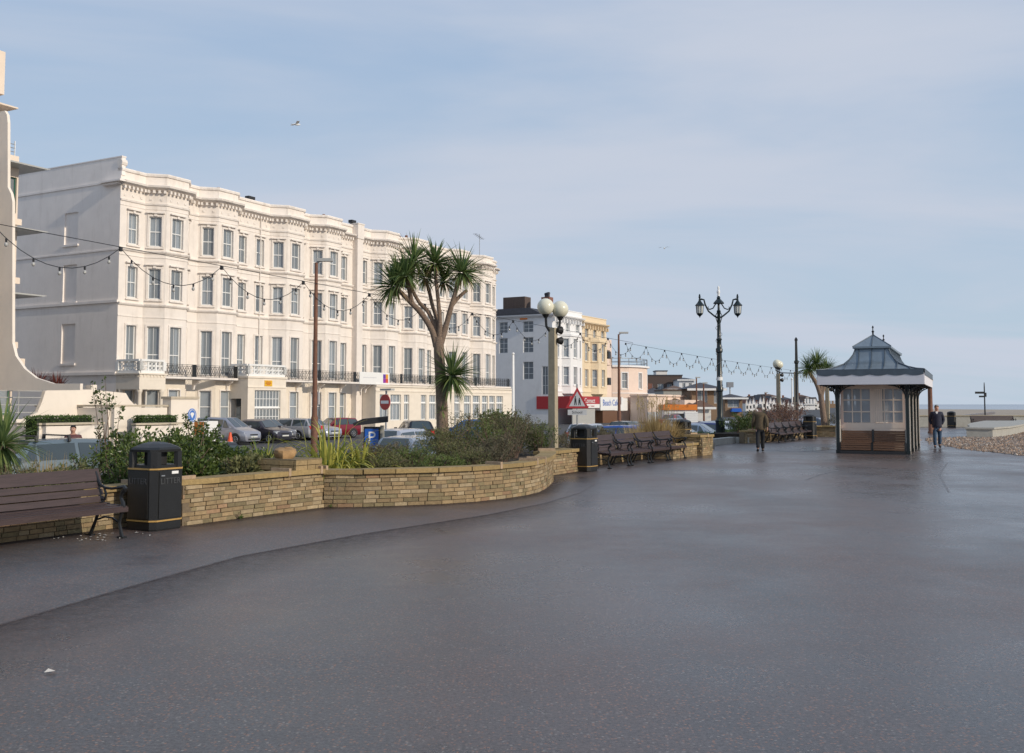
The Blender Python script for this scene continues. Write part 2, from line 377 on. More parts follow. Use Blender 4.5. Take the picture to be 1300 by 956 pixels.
# beach and sea
def wsheet(name, m, pts, z, kind='structure'):
    mb = MB(); mb.add([(x, y, z if not hasattr(z, '__len__') else z[i]) for i, (x, y) in enumerate(pts)], [tuple(range(len(pts)))])
    return tag(mb.build(name, m), kind=kind)
def sea_mat():
    m, nt, b = _nt('sea_water'); N, L = nt.nodes, nt.links
    g = N.new('ShaderNodeTexCoord')
    mp = N.new('ShaderNodeMapping'); mp.inputs['Scale'].default_value = (.004, .022, 1); L.new(g.outputs['Object'], mp.inputs[0])
    n = N.new('ShaderNodeTexNoise'); n.inputs['Scale'].default_value = 1.0; n.inputs['Detail'].default_value = 8; n.inputs['Roughness'].default_value = .65; L.new(mp.outputs[0], n.inputs['Vector'])
    r = N.new('ShaderNodeMapRange'); r.inputs['From Min'].default_value = .52; r.inputs['From Max'].default_value = .60; L.new(n.outputs['Fac'], r.inputs['Value'])
    sp = N.new('ShaderNodeSeparateXYZ'); L.new(g.outputs['Object'], sp.inputs[0])
    fd = N.new('ShaderNodeMapRange'); fd.inputs['From Min'].default_value = 700; fd.inputs['From Max'].default_value = 2600; fd.inputs['To Min'].default_value = 1; fd.inputs['To Max'].default_value = 0; L.new(sp.outputs['Y'], fd.inputs['Value'])
    mm = N.new('ShaderNodeMath'); mm.operation = 'MULTIPLY'; L.new(r.outputs[0], mm.inputs[0]); L.new(fd.outputs[0], mm.inputs[1])
    mx = N.new('ShaderNodeMixRGB'); mx.inputs[1].default_value = (.40, .45, .50, 1); mx.inputs[2].default_value = (.75, .76, .76, 1)  # water base kept pale: horizon haze is put into its colour
    L.new(mm.outputs[0], mx.inputs[0]); L.new(mx.outputs[0], b.inputs['Base Color']); b.inputs['Roughness'].default_value = .6
    return m
M['sea'] = sea_mat()
M['sand'] = mat('beach_sand', (.36, .30, .23), .9, .12, .05)
wsheet('beach', 'sand', [(30, -60), (240, -60), (340, 480), (210, 640), (95, 300), (38, 105), (34, 80)], -.33-.9)
wsheet('sea', 'sea', [(45, -2500), (9000, -2500), (12000, 14000), (4200, 14000), (900, 2600), (190, 560), (150, 420), (120, 200)], -3.0)
# promenade slab
def prism_sn(mb, poly, z0, z1):
    p = [W(s, n) for s, n in poly]
    area = sum(p[i][0]*p[(i+1) % len(p)][1]-p[(i+1) % len(p)][0]*p[i][1] for i in range(len(p)))
    if area < 0: p = p[::-1]
    return mb.prism(p, z0, z1)
mb = MB(); prism_sn(mb, [(-60, -4), (88, -4), (88, 8.3), (130, 14.8), (260, 15), (260, 15.6), (36, 15.2), (36, 12.6), (-60, 12.6)], -.5, 0)
tag(mb.build('promenade', 'prom'), kind='structure')
def strip(name, m, poly, z):
    mb = MB(); p = [W(s, n) for s, n in poly]
    area = sum(p[i][0]*p[(i+1) % len(p)][1]-p[(i+1) % len(p)][0]*p[i][1] for i in range(len(p)))
    if area < 0: p = p[::-1]
    mb.add([(x, y, z) for x, y in p], [tuple(range(len(p)))]); return tag(mb.build(name, m), kind='structure')
# strip of older surfacing next to the planter wall, with a dark seam
seamc = [(3.0, 7.0), (5.25, 7.65), (6.84, 8.10), (9.0, 8.62), (11.3, 8.60), (14.2, 8.30), (16.4, 8.35), (18.6, 8.7), (20.8, 9.35)]
strip('path', 'prom_strip', [(-8, 5.0), (0, 6.2)]+seamc+[(21.2, 10.3), (18.9, 9.7), (17.4, 9.4), (15.9, 9.55), (14.6, 10.4), (13.9, 11.4), (10.8, 11.5), (10.8, 12.2), (-8, 12.2)], .004)
o = MB()
pts = [(-8, 5.0), (0, 6.2)]+seamc
import itertools
def ribbon(name, m, pts, wd, z):
    mb = MB(); P = [Vector(W(*p)) for p in pts]
    for a, b in zip(P[:-1], P[1:]):
        d = (b-a).normalized(); q = Vector((-d.y, d.x))*wd/2
        mb.quad((a.x+q.x, a.y+q.y, z), (a.x-q.x, a.y-q.y, z), (b.x-q.x, b.y-q.y, z), (b.x+q.x, b.y+q.y, z))
    return tag(mb.build(name, m), kind='structure')
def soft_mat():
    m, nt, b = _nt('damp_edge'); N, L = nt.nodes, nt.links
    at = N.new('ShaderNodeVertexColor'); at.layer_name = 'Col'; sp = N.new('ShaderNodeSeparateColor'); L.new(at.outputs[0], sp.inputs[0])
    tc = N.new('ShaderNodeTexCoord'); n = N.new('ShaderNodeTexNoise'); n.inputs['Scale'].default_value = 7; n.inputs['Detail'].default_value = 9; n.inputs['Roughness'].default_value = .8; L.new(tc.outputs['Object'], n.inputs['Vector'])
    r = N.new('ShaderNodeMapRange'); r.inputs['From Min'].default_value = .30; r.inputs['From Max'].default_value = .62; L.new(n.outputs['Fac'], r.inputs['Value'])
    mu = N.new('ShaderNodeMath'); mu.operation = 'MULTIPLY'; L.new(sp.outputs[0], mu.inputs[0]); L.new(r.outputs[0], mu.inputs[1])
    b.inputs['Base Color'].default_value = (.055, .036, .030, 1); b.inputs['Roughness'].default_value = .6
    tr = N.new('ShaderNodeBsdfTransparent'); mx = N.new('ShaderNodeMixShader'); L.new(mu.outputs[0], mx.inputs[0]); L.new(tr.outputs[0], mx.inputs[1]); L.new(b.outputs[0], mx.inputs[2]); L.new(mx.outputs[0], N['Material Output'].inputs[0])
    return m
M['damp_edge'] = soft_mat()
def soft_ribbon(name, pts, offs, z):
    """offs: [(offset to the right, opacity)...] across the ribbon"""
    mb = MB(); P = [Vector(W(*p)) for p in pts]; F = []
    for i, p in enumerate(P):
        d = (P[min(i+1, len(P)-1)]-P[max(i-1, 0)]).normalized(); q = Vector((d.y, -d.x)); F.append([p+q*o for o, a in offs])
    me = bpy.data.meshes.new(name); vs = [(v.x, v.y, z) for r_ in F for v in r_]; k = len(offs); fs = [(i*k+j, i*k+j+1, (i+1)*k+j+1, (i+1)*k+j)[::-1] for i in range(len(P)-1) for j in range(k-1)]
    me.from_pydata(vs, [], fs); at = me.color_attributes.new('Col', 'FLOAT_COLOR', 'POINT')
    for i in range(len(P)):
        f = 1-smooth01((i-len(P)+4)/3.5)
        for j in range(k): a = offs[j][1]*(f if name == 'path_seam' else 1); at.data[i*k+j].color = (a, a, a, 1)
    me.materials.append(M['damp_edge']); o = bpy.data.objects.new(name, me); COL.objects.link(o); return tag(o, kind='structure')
def dense(pts, n=6):
    out = []
    for i in range(len(pts)-1):
        a, b, c, d = [Vector(pts[max(0, min(len(pts)-1, k))]) for k in (i-1, i, i+1, i+2)]
        for j in range(n): q = j/n; out.append(tuple(.5*((2*b)+(c-a)*q+(2*a-5*b+4*c-d)*q*q+(3*b-a-3*c+d)*q**3)))
    return out+[tuple(pts[-1])]
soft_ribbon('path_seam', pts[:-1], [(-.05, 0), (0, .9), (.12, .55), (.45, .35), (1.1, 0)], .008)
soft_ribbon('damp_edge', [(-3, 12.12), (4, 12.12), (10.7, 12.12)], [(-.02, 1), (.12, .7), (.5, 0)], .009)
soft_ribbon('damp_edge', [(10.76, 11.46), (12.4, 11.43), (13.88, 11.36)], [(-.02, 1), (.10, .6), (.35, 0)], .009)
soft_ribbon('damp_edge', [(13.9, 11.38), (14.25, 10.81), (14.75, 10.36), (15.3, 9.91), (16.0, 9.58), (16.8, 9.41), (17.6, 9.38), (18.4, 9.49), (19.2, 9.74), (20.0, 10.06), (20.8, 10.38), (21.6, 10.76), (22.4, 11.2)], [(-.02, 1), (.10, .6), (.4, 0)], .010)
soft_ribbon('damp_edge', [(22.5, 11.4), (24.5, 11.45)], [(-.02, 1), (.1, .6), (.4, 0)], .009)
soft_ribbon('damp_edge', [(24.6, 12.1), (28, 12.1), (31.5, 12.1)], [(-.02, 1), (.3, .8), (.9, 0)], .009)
ribbon('path_joint', 'pale_line', [(24.4, 5.5), (26.3, 5.6), (28.3, 5.5)], .05, .004)
ribbon('path_joint', 'pale_line', [(22.5, 2.2), (28.0, 2.95), (33.5, 3.3)], .04, .004)
ribbon('path_joint', 'pale_line', [(46, 4.2), (60, 4.6)], .05, .004)
def puddle(s, n, ls, ln, seed, m='puddle'):
    r = random.Random(seed); ph = [r.uniform(0, 6) for _ in range(3)]
    poly = []
    for k in range(28):
        a = 2*math.pi*k/28; q = 1+.22*math.sin(2*a+ph[0])+.16*math.sin(3*a+ph[1])+.08*math.sin(7*a+ph[2])
        poly.append((s+ls*q*math.cos(a), n+ln*q*math.sin(a)))
    strip('puddle_water', m, poly, .005)
puddle(41.5, 8.9, 1.6, .7, 1); puddle(43.6, 5.2, 2.2, .35, 2)
# shingle spilled on the seaward edge: stuff made of many pebbles
mb = MB(); r = random.Random(5)
poly = [(38.6, .4), (39.5, 1.5), (42, 2.6), (44.3, 3.7), (48, 4.9), (53, 6.0), (56.5, 6.4), (58.8, 5.2), (60.0, 3.4), (82, 2.6), (84, -3.5), (34, -3.5)]
P = [W(s, n) for s, n in poly]
def inside(x, y, P):
    c = False; j = len(P)-1
    for i in range(len(P)):
        if (P[i][1] > y) != (P[j][1] > y) and x < (P[j][0]-P[i][0])*(y-P[i][1])/(P[j][1]-P[i][1])+P[i][0]: c = not c
        j = i
    return c
strip('shingle_bed', 'shingle', poly, .012)
xs = [p[0] for p in P]; ys = [p[1] for p in P]
cnt = 0
while cnt < 9000:
    x = r.uniform(min(xs), max(xs)); y = r.uniform(min(ys), min(max(ys), 66))
    if r.random() > 1.0-(y-30)/60: continue
    if not inside(x+r.gauss(0, .25), y+r.gauss(0, .25), P): continue
    cnt += 1; q = r.uniform(.03, .085)*(1 if y < 50 else 1.4); g = r.uniform(.55, 1.35); hh = r.random()
    mb.cur = ((.30*g, .21*g, .15*g) if hh < .6 else (.22*g, .19*g, .17*g)) if hh < .85 else (.42*g, .36*g, .3*g)
    a = r.uniform(0, 6); c, d = math.cos(a)*q, math.sin(a)*q
    mb.add([(x+c, y+d, 0), (x-d, y+c*.7, 0), (x-c, y-d, 0), (x+d, y-c*.7, 0), (x+r.uniform(-.3, .3)*q, y, q*.8)], [(0,1,4), (1,2,4), (2,3,4), (3,0,4)])
M['pebble'] = mat('pebble', (.3, .2, .15), .85, .1, 20, attr=True)
tag(mb.build('shingle', 'pebble', loc=(0, 0, .012)), 'loose brown shingle spilled over the promenade edge beside the sea wall', 'shingle', kind='stuff')
# small scraps of litter under the near bench
mb = MB()
for k in range(26):
    s, n = 8.9+r.random()*1.0, 11.0+r.random()*.9; x, y = W(s, n); q = r.uniform(.01, .035); a = r.random()*6
    mb.add([(x+q*math.cos(a), y+q*math.sin(a), .012), (x-q*math.sin(a), y+q*math.cos(a), .02), (x-q*math.cos(a), y-q*math.sin(a), .01), (x+q*math.sin(a), y-q*math.cos(a), .022)], [(0,1,2,3)])
x, y = W(5.3, 5.6)
for (s_, n_) in ((4.51, 6.02),):
    x, y = W(s_, n_); q = .035; mb.add([(x-q, y-q*.5, .012), (x+q, y-q*.3, .02), (x+q*.8, y+q*.6, .012), (x-q*.6, y+q*.5, .03)], [(0,1,2,3)])
tag(mb.build('litter_scraps', 'litter'), 'scattered pale scraps of litter on the ground under the near bench', 'litter', kind='stuff')
# ================================================================= BUILDING KIT
def wall(mb, P0, P1, z0, z1, holes=(), depth=.18):
    """vertical wall from P0 to P1 (outward side on the right hand of P0->P1) with rectangular openings and reveals"""
    P0, P1 = Vector(P0), Vector(P1); d = P1-P0; Lh = d.length; d /= Lh; nin = Vector((-d.y, d.x))
    us = sorted(set([0, Lh]+[h[0] for h in holes]+[h[1] for h in holes])); zs = sorted(set([z0, z1]+[h[2] for h in holes]+[h[3] for h in holes]))
    pt = lambda u, z, q=0: (P0.x+d.x*u+nin.x*q, P0.y+d.y*u+nin.y*q, z)
    for a, b in zip(us[:-1], us[1:]):
        for c, e in zip(zs[:-1], zs[1:]):
            if any(h[0]-1e-6 <= a and b <= h[1]+1e-6 and h[2]-1e-6 <= c and e <= h[3]+1e-6 for h in holes): continue
            mb.quad(pt(a, c), pt(b, c), pt(b, e), pt(a, e))
    for h in holes:
        a, b, c, e = h
        mb.quad(pt(a, c), pt(a, c, depth), pt(a, e, depth), pt(a, e)); mb.quad(pt(b, e), pt(b, e, depth), pt(b, c, depth), pt(b, c))
        mb.quad(pt(a, e), pt(a, e, depth), pt(b, e, depth), pt(b, e)); mb.quad(pt(b, c), pt(b, c, depth), pt(a, c, depth), pt(a, c))
def offset_poly(pts, q):
    """offset open polyline to its right-hand side by q with mitred corners"""
    out = []; n = len(pts)
    for i in range(n):
        ds = []
        if i > 0: ds.append((Vector(pts[i])-Vector(pts[i-1])).normalized())
        if i < n-1: ds.append((Vector(pts[i+1])-Vector(pts[i])).normalized())
        ns = [Vector((d.y, -d.x)) for d in ds]
        if len(ns) == 1: v = ns[0]
        else:
            v = (ns[0]+ns[1]); v = v/max(.3, v.length_squared)*2
        out.append((pts[i][0]+v.x*q, pts[i][1]+v.y*q))
    return out
def band(mb, pts, prof):
    """sweep profile [(out, z)...] along open polyline; closed section to the wall"""
    rings = [offset_poly(pts, q) for q, z in prof]; m = len(prof); n = len(pts)
    vs = [(rings[j][i][0], rings[j][i][1], prof[j][1]) for i in range(n) for j in range(m)]
    fs = [(i*m+j, (i+1)*m+j, (i+1)*m+(j+1) % m, i*m+(j+1) % m) for i in range(n-1) for j in range(m)]
    fs += [tuple(range(m)), tuple((n-1)*m+j for j in range(m-1, -1, -1))]
    mb.add(vs, fs)
def rband(z0, z1, q, q0=-.02): return [(q0, z0), (q, z0), (q, z1), (q0, z1)]
WC = {}
def window(parent, P0, P1, u0, u1, z0, z1, style='sash', depth=.13, fm='white', curtain=None):
    P0, P1 = Vector(P0), Vector(P1); d = (P1-P0).normalized(); nin = Vector((-d.y, d.x))
    w_, h_ = round(u1-u0, 3), round(z1-z0, 3)
    cv = curtain if curtain is not None else rnd.choice(['two', 'wide', 'full', 'left', 'none', 'full', 'wide'])
    key = (w_, h_, style, fm, cv)
    if key not in WC:
        f = MB(); t = .06
        f.box(0, w_, 0, .07, 0, t+.02); f.box(0, w_, 0, .07, h_-t, h_); f.box(0, t, 0, .07, t+.02, h_-t); f.box(w_-t, w_, 0, .07, t+.02, h_-t)
        if style in ('sash', 'sash1', 'tall'):
            zm = h_*(.5 if style != 'tall' else .40); f.box(t, w_-t, .012, .062, zm-.03, zm+.03)
            if style != 'sash1' and w_ > .75: f.box(w_/2-.014, w_/2+.014, .02, .05, t+.02, zm-.03); f.box(w_/2-.014, w_/2+.014, .02, .05, zm+.03, h_-t)
        if style.startswith('grid'):
            nx, nz = int(style[4]), int(style[5])
            for i in range(1, nx): f.box(w_*i/nx-.025, w_*i/nx+.025, .012, .062, t+.02, h_-t)
            for i in range(1, nz): f.box(t, w_-t, .016, .058, h_*i/nz-.022, h_*i/nz+.022)
        f.box(-.06, w_+.06, -.10, .0, -.07, .0)                 # sill board
        fr = f.build('window', fm)
        p = MB(); p.quad((t, .045, t), (w_-t, .045, t), (w_-t, .045, h_-t), (t, .045, h_-t)); po = p.build('pane', 'pane', fr)
        if cv != 'none':
            c = MB(); yy = .16
            def cloth(a, b):
                k = 10
                for i in range(k):
                    xa, xb = a+(b-a)*i/k, a+(b-a)*(i+1)/k; ya, yb = yy+.02*(i % 2), yy+.02*((i+1) % 2)
                    c.quad((xa, ya, .02), (xb, yb, .02), (xb, yb, h_-.03), (xa, ya, h_-.03))
            if cv == 'full': cloth(.02, w_-.02)
            elif cv == 'left': cloth(.02, w_*.42)
            elif cv == 'wide': cloth(.02, w_*.40); cloth(w_*.60, w_-.02)
            else: cloth(.02, w_*.26); cloth(w_*.72, w_-.02)
            c.build('curtain', 'curtain', fr)
        WC[key] = (fr, kids(fr)); o = fr; fresh = True
    else:
        fr0, ks = WC[key]; o = fr0.copy(); COL.objects.link(o)
        for kk in ks: c = kk.copy(); COL.objects.link(c); c.parent = o
    o.parent = parent
    p = P0+d*u0+nin*depth; o.location = (p.x, p.y, z0); o.rotation_euler = (0, 0, math.atan2(d.y, d.x))
    return o
def surround(mb, P0, P1, u0, u1, z0, z1, t=.13, pr=.05, hood=0):
    P0, P1 = Vector(P0), Vector(P1); d = (P1-P0).normalized(); no = Vector((d.y, -d.x))
    def bx(a, b, c, e, q=pr):
        m_ = P0+d*((a+b)/2)+no*(q/2-.003); mb.obox((m_.x, m_.y, (c+e)/2), (d.x*(b-a)/2, d.y*(b-a)/2, 0), (no.x*(q/2+.003), no.y*(q/2+.003), 0), (0, 0, (e-c)/2))
    bx(u0-t, u0-.004, z0, z1); bx(u1+.004, u1+t, z0, z1); bx(u0-t, u1+t, z1+.004, z1+t)
    bx(u0-t-.03, u1+t+.03, z0-.16, z0-.075, pr+.07)
    if hood: bx(u0-t-.06, u1+t+.06, z1+t+.08, z1+t+.16, pr+.14); bx((u0+u1)/2-.10, (u0+u1)/2+.10, z1+.02, z1+t+.20, pr+.07)
# ================================================================= THE CREAM TERRACE (four adjoining houses)
G_T = 'adjoining cream stucco terrace houses'
def terrace_house(s0, s1, cs, flats, label, gable=False, end=False, ext=None, idx=0):
    """s0..s1 plot; cs centres of the two bays; flats centres of flat windows"""
    n0 = 54.6; t = thing('terrace_house', label, 'house', s0, n0, 0, 0, G_T)
    X = lambda s: s-s0
    prof = [(X(s0), 0)]
    for c in cs: prof += [(X(c)-1.95, 0), (X(c)-.97, -1.0), (X(c)+.97, -1.0), (X(c)+1.95, 0)]
    prof += [(X(s1), 0)]
    if end:   # rounded far corner
        Lx = X(s1); prof = prof[:-1]+[(Lx-1.1, 0), (Lx-.45, .22), (Lx-.08, .75), (Lx, 1.5)]
    wl, tr, lo = MB(), MB(), MB()
    floors = [(12.50, 14.55), (8.90, 10.98), (3.86, 7.05)]
    top, bal, base = 17.45, 3.6, -1.4
    for a, b in zip(prof[:-1], prof[1:]):
        A, B = Vector(a), Vector(b); Ls = (B-A).length; cant = abs(a[1]-b[1]) > .5 and Ls > 1.2; front = a[1] == -1.0 and b[1] == -1.0
        flat = a[1] == 0 and b[1] == 0
        cents = []
        if Ls < 1.2: cents = []
        elif front: cents = [(Ls/2, .98)]
        elif cant: cents = [(Ls/2, .80)]
        elif flat: cents = [(X(f)-a[0], .80) for f in flats if a[0]+.3 < X(f) < b[0]-.3]
        holes = []
        for u, wd in cents:
            for fi, (za, zb) in enumerate(floors): holes.append((u-wd/2, u+wd/2, za, zb))
        wall(wl, A, B, bal, 16.0, holes)
        wall(wl, A, B, 16.0, top-.14)
        for h in holes:
            window(t, A, B, *h, style='tall' if h[2] < 5 else 'sash')
            surround(tr, A, B, *h, hood=1 if h[2] > 3.9 else 0)
        # ground storey
        gh = [] if ext else [(u-wd/2, u+wd/2, .45, 2.75) for u, wd in cents]
        wall(lo, A, B, base, bal, gh)
        for h in gh: window(t, A, B, *h, style='sash1', curtain='full'); surround(tr, A, B, *h, t=.1)
        # frieze studs
        if Ls > 1.1:
            d = (B-A).normalized(); no = Vector((d.y, -d.x)); k = max(1, round(Ls/.75))
            for i in range(k):
                p = A+d*Ls*(i+.5)/k; tr.obox((p.x+no.x*.02, p.y+no.y*.02, 15.72), (d.x*.07, d.y*.07, 0), (no.x*.02, no.y*.02, 0), (0, 0, .07))
    # mouldings
    band(tr, prof, [(-.02, 15.32), (.07, 15.32), (.10, 15.44), (-.02, 15.44)])
    band(tr, prof, [(-.02, 16.30), (.12, 16.34), (.30, 16.44), (.46, 16.50), (.50, 16.62), (.42, 16.66), (-.02, 16.72)])
    band(tr, prof, [(-.02, 17.28), (.10, 17.30), (.13, 17.42), (.10, 17.50), (-.30, 17.50), (-.30, 17.28)])
    for z in (12.06, 8.42): band(tr, prof, [(-.02, z-.08), (.10, z-.04), (.16, z+.05), (.16, z+.12), (-.02, z+.14)])
    for z in (11.70, 7.62): band(tr, prof, rband(z, z+.06, .04))
    band(tr, prof, rband(15.02, 15.06, .03))
    # dentils under the cornice
    op = offset_poly(prof, .13)
    for a, b in zip(op[:-1], op[1:]):
        A, B = Vector(a), Vector(b); Ls = (B-A).length
        if Ls < .3: continue
        d = (B-A).normalized(); no = Vector((d.y, -d.x)); k = max(1, round(Ls/.36))
        for i in range(k):
            p = A+d*Ls*(i+.5)/k; tr.obox((p.x, p.y, 16.23), (d.x*.08, d.y*.08, 0), (no.x*.16, no.y*.16, 0), (0, 0, .10))
    # back of parapet and flat roof, rear and party walls
    Lx = X(s1); back = 15.0
    rf = MB(); ip = offset_poly(prof, -.30)
    for a, b in zip(ip[:-1], ip[1:]): rf.quad((b[0], b[1], 16.0), (a[0], a[1], 16.0), (a[0], a[1], 17.3), (b[0], b[1], 17.3))
    poly = prof+[(Lx, back), (0, back)]
    rf.add([(x, y, 16.0) for x, y in poly], [tuple(range(len(poly)))])
    rf.build('roof', 'roof_slate', t)
    bw = MB(); wall(bw, (Lx, back), (0, back), base, 17.2)
    wall(bw, (Lx, 1.5 if end else 0), (Lx, back), base, 17.3 if not end else 17.3)
    if not gable: wall(bw, (0, back), (0, 0), base, 17.45)
    bw.build('rear_wall', 'stucco_side', t)
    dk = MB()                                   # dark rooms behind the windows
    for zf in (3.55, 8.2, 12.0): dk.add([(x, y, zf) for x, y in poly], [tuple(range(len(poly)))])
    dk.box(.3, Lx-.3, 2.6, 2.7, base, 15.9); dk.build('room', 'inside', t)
    if gable:
        gw = MB(); hs = []
        for ya, yb, za, zb in ((58.75-n0, 60.15-n0, 12.7, 14.9), (58.75-n0, 60.15-n0, 8.75, 11.3), (58.75-n0, 60.15-n0, 4.55, 7.25)): hs.append((back-yb, back-ya, za, zb))
        wall(gw, (0, back), (0, 0), base, 18.15, hs, .10)
        for a, b, c, e in hs: gw.quad((.10, back-b, c), (.10, back-b, e), (.10, back-a, e), (.10, back-a, c)); gw.box(-.09, -.002, back-b-.1, back-a+.1, c-.14, c)
        gw.box(.004, .30, -.06, back, 17.0, 18.2); gw.box(-.03, .34, -.09, back, 18.2, 18.28)
        gw.box(-.06, -.002, .004, back, 16.55, 16.70); gw.box(-.10, -.002, -.02, back, 8.50, 8.68); gw.box(-.05, -.002, .004, back, 12.0, 12.1)
        gw.box(-.12, -.002, -.02, back, 3.72, 3.92); gw.box(-.46, -.002, -.46, 1.6, 16.50, 16.62); gw.box(-.30, -.002, -.02, 1.5, 16.36, 16.49)
        gw.build('gable_wall', 'stucco_side', t)
        gw = MB(); gw.tube([(-.05, .1, 17.85), (.4, .1, 17.85)], .26, 10); gw.build('scroll', 'stucco', t)
    wl.build('wall', 'stucco', t); lo.build('ground_floor_wall', 'stucco_low', t); tr.build('moulding', 'trim', t)
    # chimney stack with pots on the party wall
    ck = MB(); ck.box(Lx-.5, Lx+.3, 3.0, 6.4, 16.1, 18.25); ck.box(Lx-.58, Lx+.38, 2.9, 6.5, 18.26, 18.42)
    c = ck.build('chimney', 'stucco_side', t); pt = MB()
    for i in range(4): pt.lathe([(.14, 18.425), (.12, 18.60), (.16, 18.65), (.13, 18.80)], (Lx-.1, 3.4+i*.8), 10)
    if not end: pt.build('chimney_pot', 'brick_red', c)
    return t
T = []
T.append(terrace_house(45.2, 57.4, [49.2, 54.0], [46.3, 56.5], 'nearest cream terrace house with the blank grey gable wall and pillared corner porch', gable=True))
T.append(terrace_house(57.4, 70.2, [61.4, 66.15], [58.4, 68.75], 'second cream terrace house from the gable, behind the rust-brown street lamp', idx=1))
T.append(terrace_house(70.2, 83.1, [74.5, 79.3], [71.6, 82.0], 'third cream terrace house from the gable, with the white banner on its balcony', ext=True, idx=2))
T.append(terrace_house(83.1, 96.1, [87.1, 91.8], [84.3, 94.5], 'farthest cream terrace house, rounded end corner with an aerial on the roof', end=True, ext=True, idx=3))
T1, T2, T3, T4 = T
# pilaster between house two and three, with a taller block in the parapet
mb = MB(); mb.box(-.25, .55, -.55, -.003, -1.2, 16.28); mb.box(-.30, .60, -.62, -.003, 16.29, 17.55); mb.box(-.34, .64, -.66, .3, 17.56, 17.66); mb.build('pilaster', 'stucco', T3)
mb = MB(); mb.box(-.5, .1, -.1, .3, 17.70, 17.95); mb.build('chimney_cowl', 'black', T3)
mb = MB(); mb.box(11.9, 12.6, .0, .4, 17.55, 17.78); mb.build('chimney_cowl', 'black', T1)
# aerial
mb = MB(); mb.tube([(8.3, -.2, 17.2), (8.3, -.2, 19.9)], .03, 5); mb.tube([(7.5, -.1, 19.8), (8.9, -.3, 19.4)], .025, 5)
for i in range(6): mb.tube([(7.5+i*.26, -.4-i*.02, 19.8-i*.075), (7.5+i*.26, .15-i*.02, 19.8-i*.075)], .015, 4)
o = mb.build('aerial', 'steel', None, loc=(0,0,0)); o.parent = T4
# --- balconies: slab, cast-iron railing, brackets
def railing(name, pts, z0, z1, parent, m='iron', cell=.42, th=.016):
    mb = MB()
    for a, b in zip(pts[:-1], pts[1:]):
        A, B = Vector((*a, 0)), Vector((*b, 0)); d = B-A; Lx = d.length; d /= Lx; k = max(1, round(Lx/cell)); c = Lx/k
        for z in (z0+.05, z1-.02, z0+.16, z1-.12): mb.bar(A+Vector((0,0,z)), B+Vector((0,0,z)), th*1.8, th*1.6)
        for i in range(k+1):
            p = A+d*c*i; mb.bar(p+Vector((0,0,z0)), p+Vector((0,0,z1)), th*1.2, th*1.2)
        zm = (z0+.16+z1-.12)/2; hh = (z1-z0-.28)/2
        for i in range(k):
            ctr = A+d*c*(i+.5)+Vector((0,0,zm)); n = 10; pts3 = []
            for q in range(n+1):
                an = 2*math.pi*q/n; pts3.append(ctr+d*math.cos(an)*c*.40+Vector((0,0,1))*math.sin(an)*hh*.92)
            mb.tube(pts3, th*.75, 4, cap=False)
            for sg in (-1, 1):
                mb.bar(ctr+d*c*.42*sg+Vector((0,0,hh)), ctr-d*c*.42*sg-Vector((0,0,hh)), th*1.1, th*1.1)
                q3 = [ctr+d*(.18*sg*c+.10*c*math.cos(a))+Vector((0,0,hh*.5*sg2+.10*c*math.sin(a))) for sg2 in (1,) for a in [2*math.pi*j/6 for j in range(7)]]
                mb.tube(q3, th*.6, 3, cap=False)
                q3 = [ctr+d*(.18*sg*c+.10*c*math.cos(a))+Vector((0,0,-hh*.5+.10*c*math.sin(a))) for a in [2*math.pi*j/6 for j in range(7)]]
                mb.tube(q3, th*.6, 3, cap=False)
    return mb.build(name, m, parent)
def balcony(t, xa, xb, posts=()):
    mb = MB(); mb.box(xa, xb, -1.80, -.99, 3.48, 3.60); mb.box(xa, xb, -1.90, -1.801, 3.52, 3.66)
    mb.box(xa, xb, -.985, .0, 3.44, 3.58) if False else None
    k = int((xb-xa)/2.4)
    for i in range(k+1):
        x = xa+.3+(xb-xa-.6)*i/max(1, k)
        mb.slab([(-1.70, 3.475), (-1.0, 3.475), (-1.0, 2.75), (-1.12, 2.80), (-1.2, 3.1), (-1.62, 3.35)], x-.07, x+.07, axis='x')
    mb.build('balcony', 'trim', t)
    railing('railing', [(xa+.03, -1.78), (xb-.03, -1.78)], 3.62, 4.52, t)
    for x in posts:
        p = MB(); p.box(x-.03, x+.32, -1.80, -1.76, 3.62, 4.52); p.build('railing_panel', 'iron', t)
balcony(T1, 2.2, 9.15, (4.9, 8.85)); balcony(T2, 1.15, 12.78, (1.2, 6.0, 10.6))
balcony(T3, .02, 12.88, (4.6, 9.3)); balcony(T4, .02, 12.2, (4.8, 11.6))
# --- pierced white parapets
def pierced(name, pts, z0, z1, parent):
    mb = MB()
    for a, b in zip(pts[:-1], pts[1:]):
        A, B = Vector((*a, 0)), Vector((*b, 0)); d = B-A; Lx = d.length; d /= Lx; k = max(1, round(Lx/.62)); c = Lx/k
        mb.bar(A+Vector((0,0,z0+.09)), B+Vector((0,0,z0+.09)), .20, .18); mb.bar(A+Vector((0,0,z1-.07)), B+Vector((0,0,z1-.07)), .24, .14)
        for i in range(k+1): p = A+d*c*i; mb.bar(p+Vector((0,0,z0+.18)), p+Vector((0,0,z1-.14)), .10 if 0 < i < k else .26, .12 if 0 < i < k else .26)
        zm = (z0+z1)/2+.02; hh = (z1-z0-.34)/2
        for i in range(k):
            ctr = A+d*c*(i+.5)+Vector((0,0,zm))
            for cx_, cz_ in ((-.24, .5), (.24, .5), (-.24, -.5), (.24, -.5)):
                q3 = [ctr+d*(cx_*c+.19*c*math.cos(an))+Vector((0,0,cz_*hh+.42*hh*math.sin(an))) for an in [2*math.pi*j/8 for j in range(9)]]
                mb.tube(q3, .032, 4, cap=False)
            mb.bar(ctr-d*c*.4, ctr+d*c*.4, .05, .05)
    return mb.build(name, 'white', parent)
def arcbox(): pass
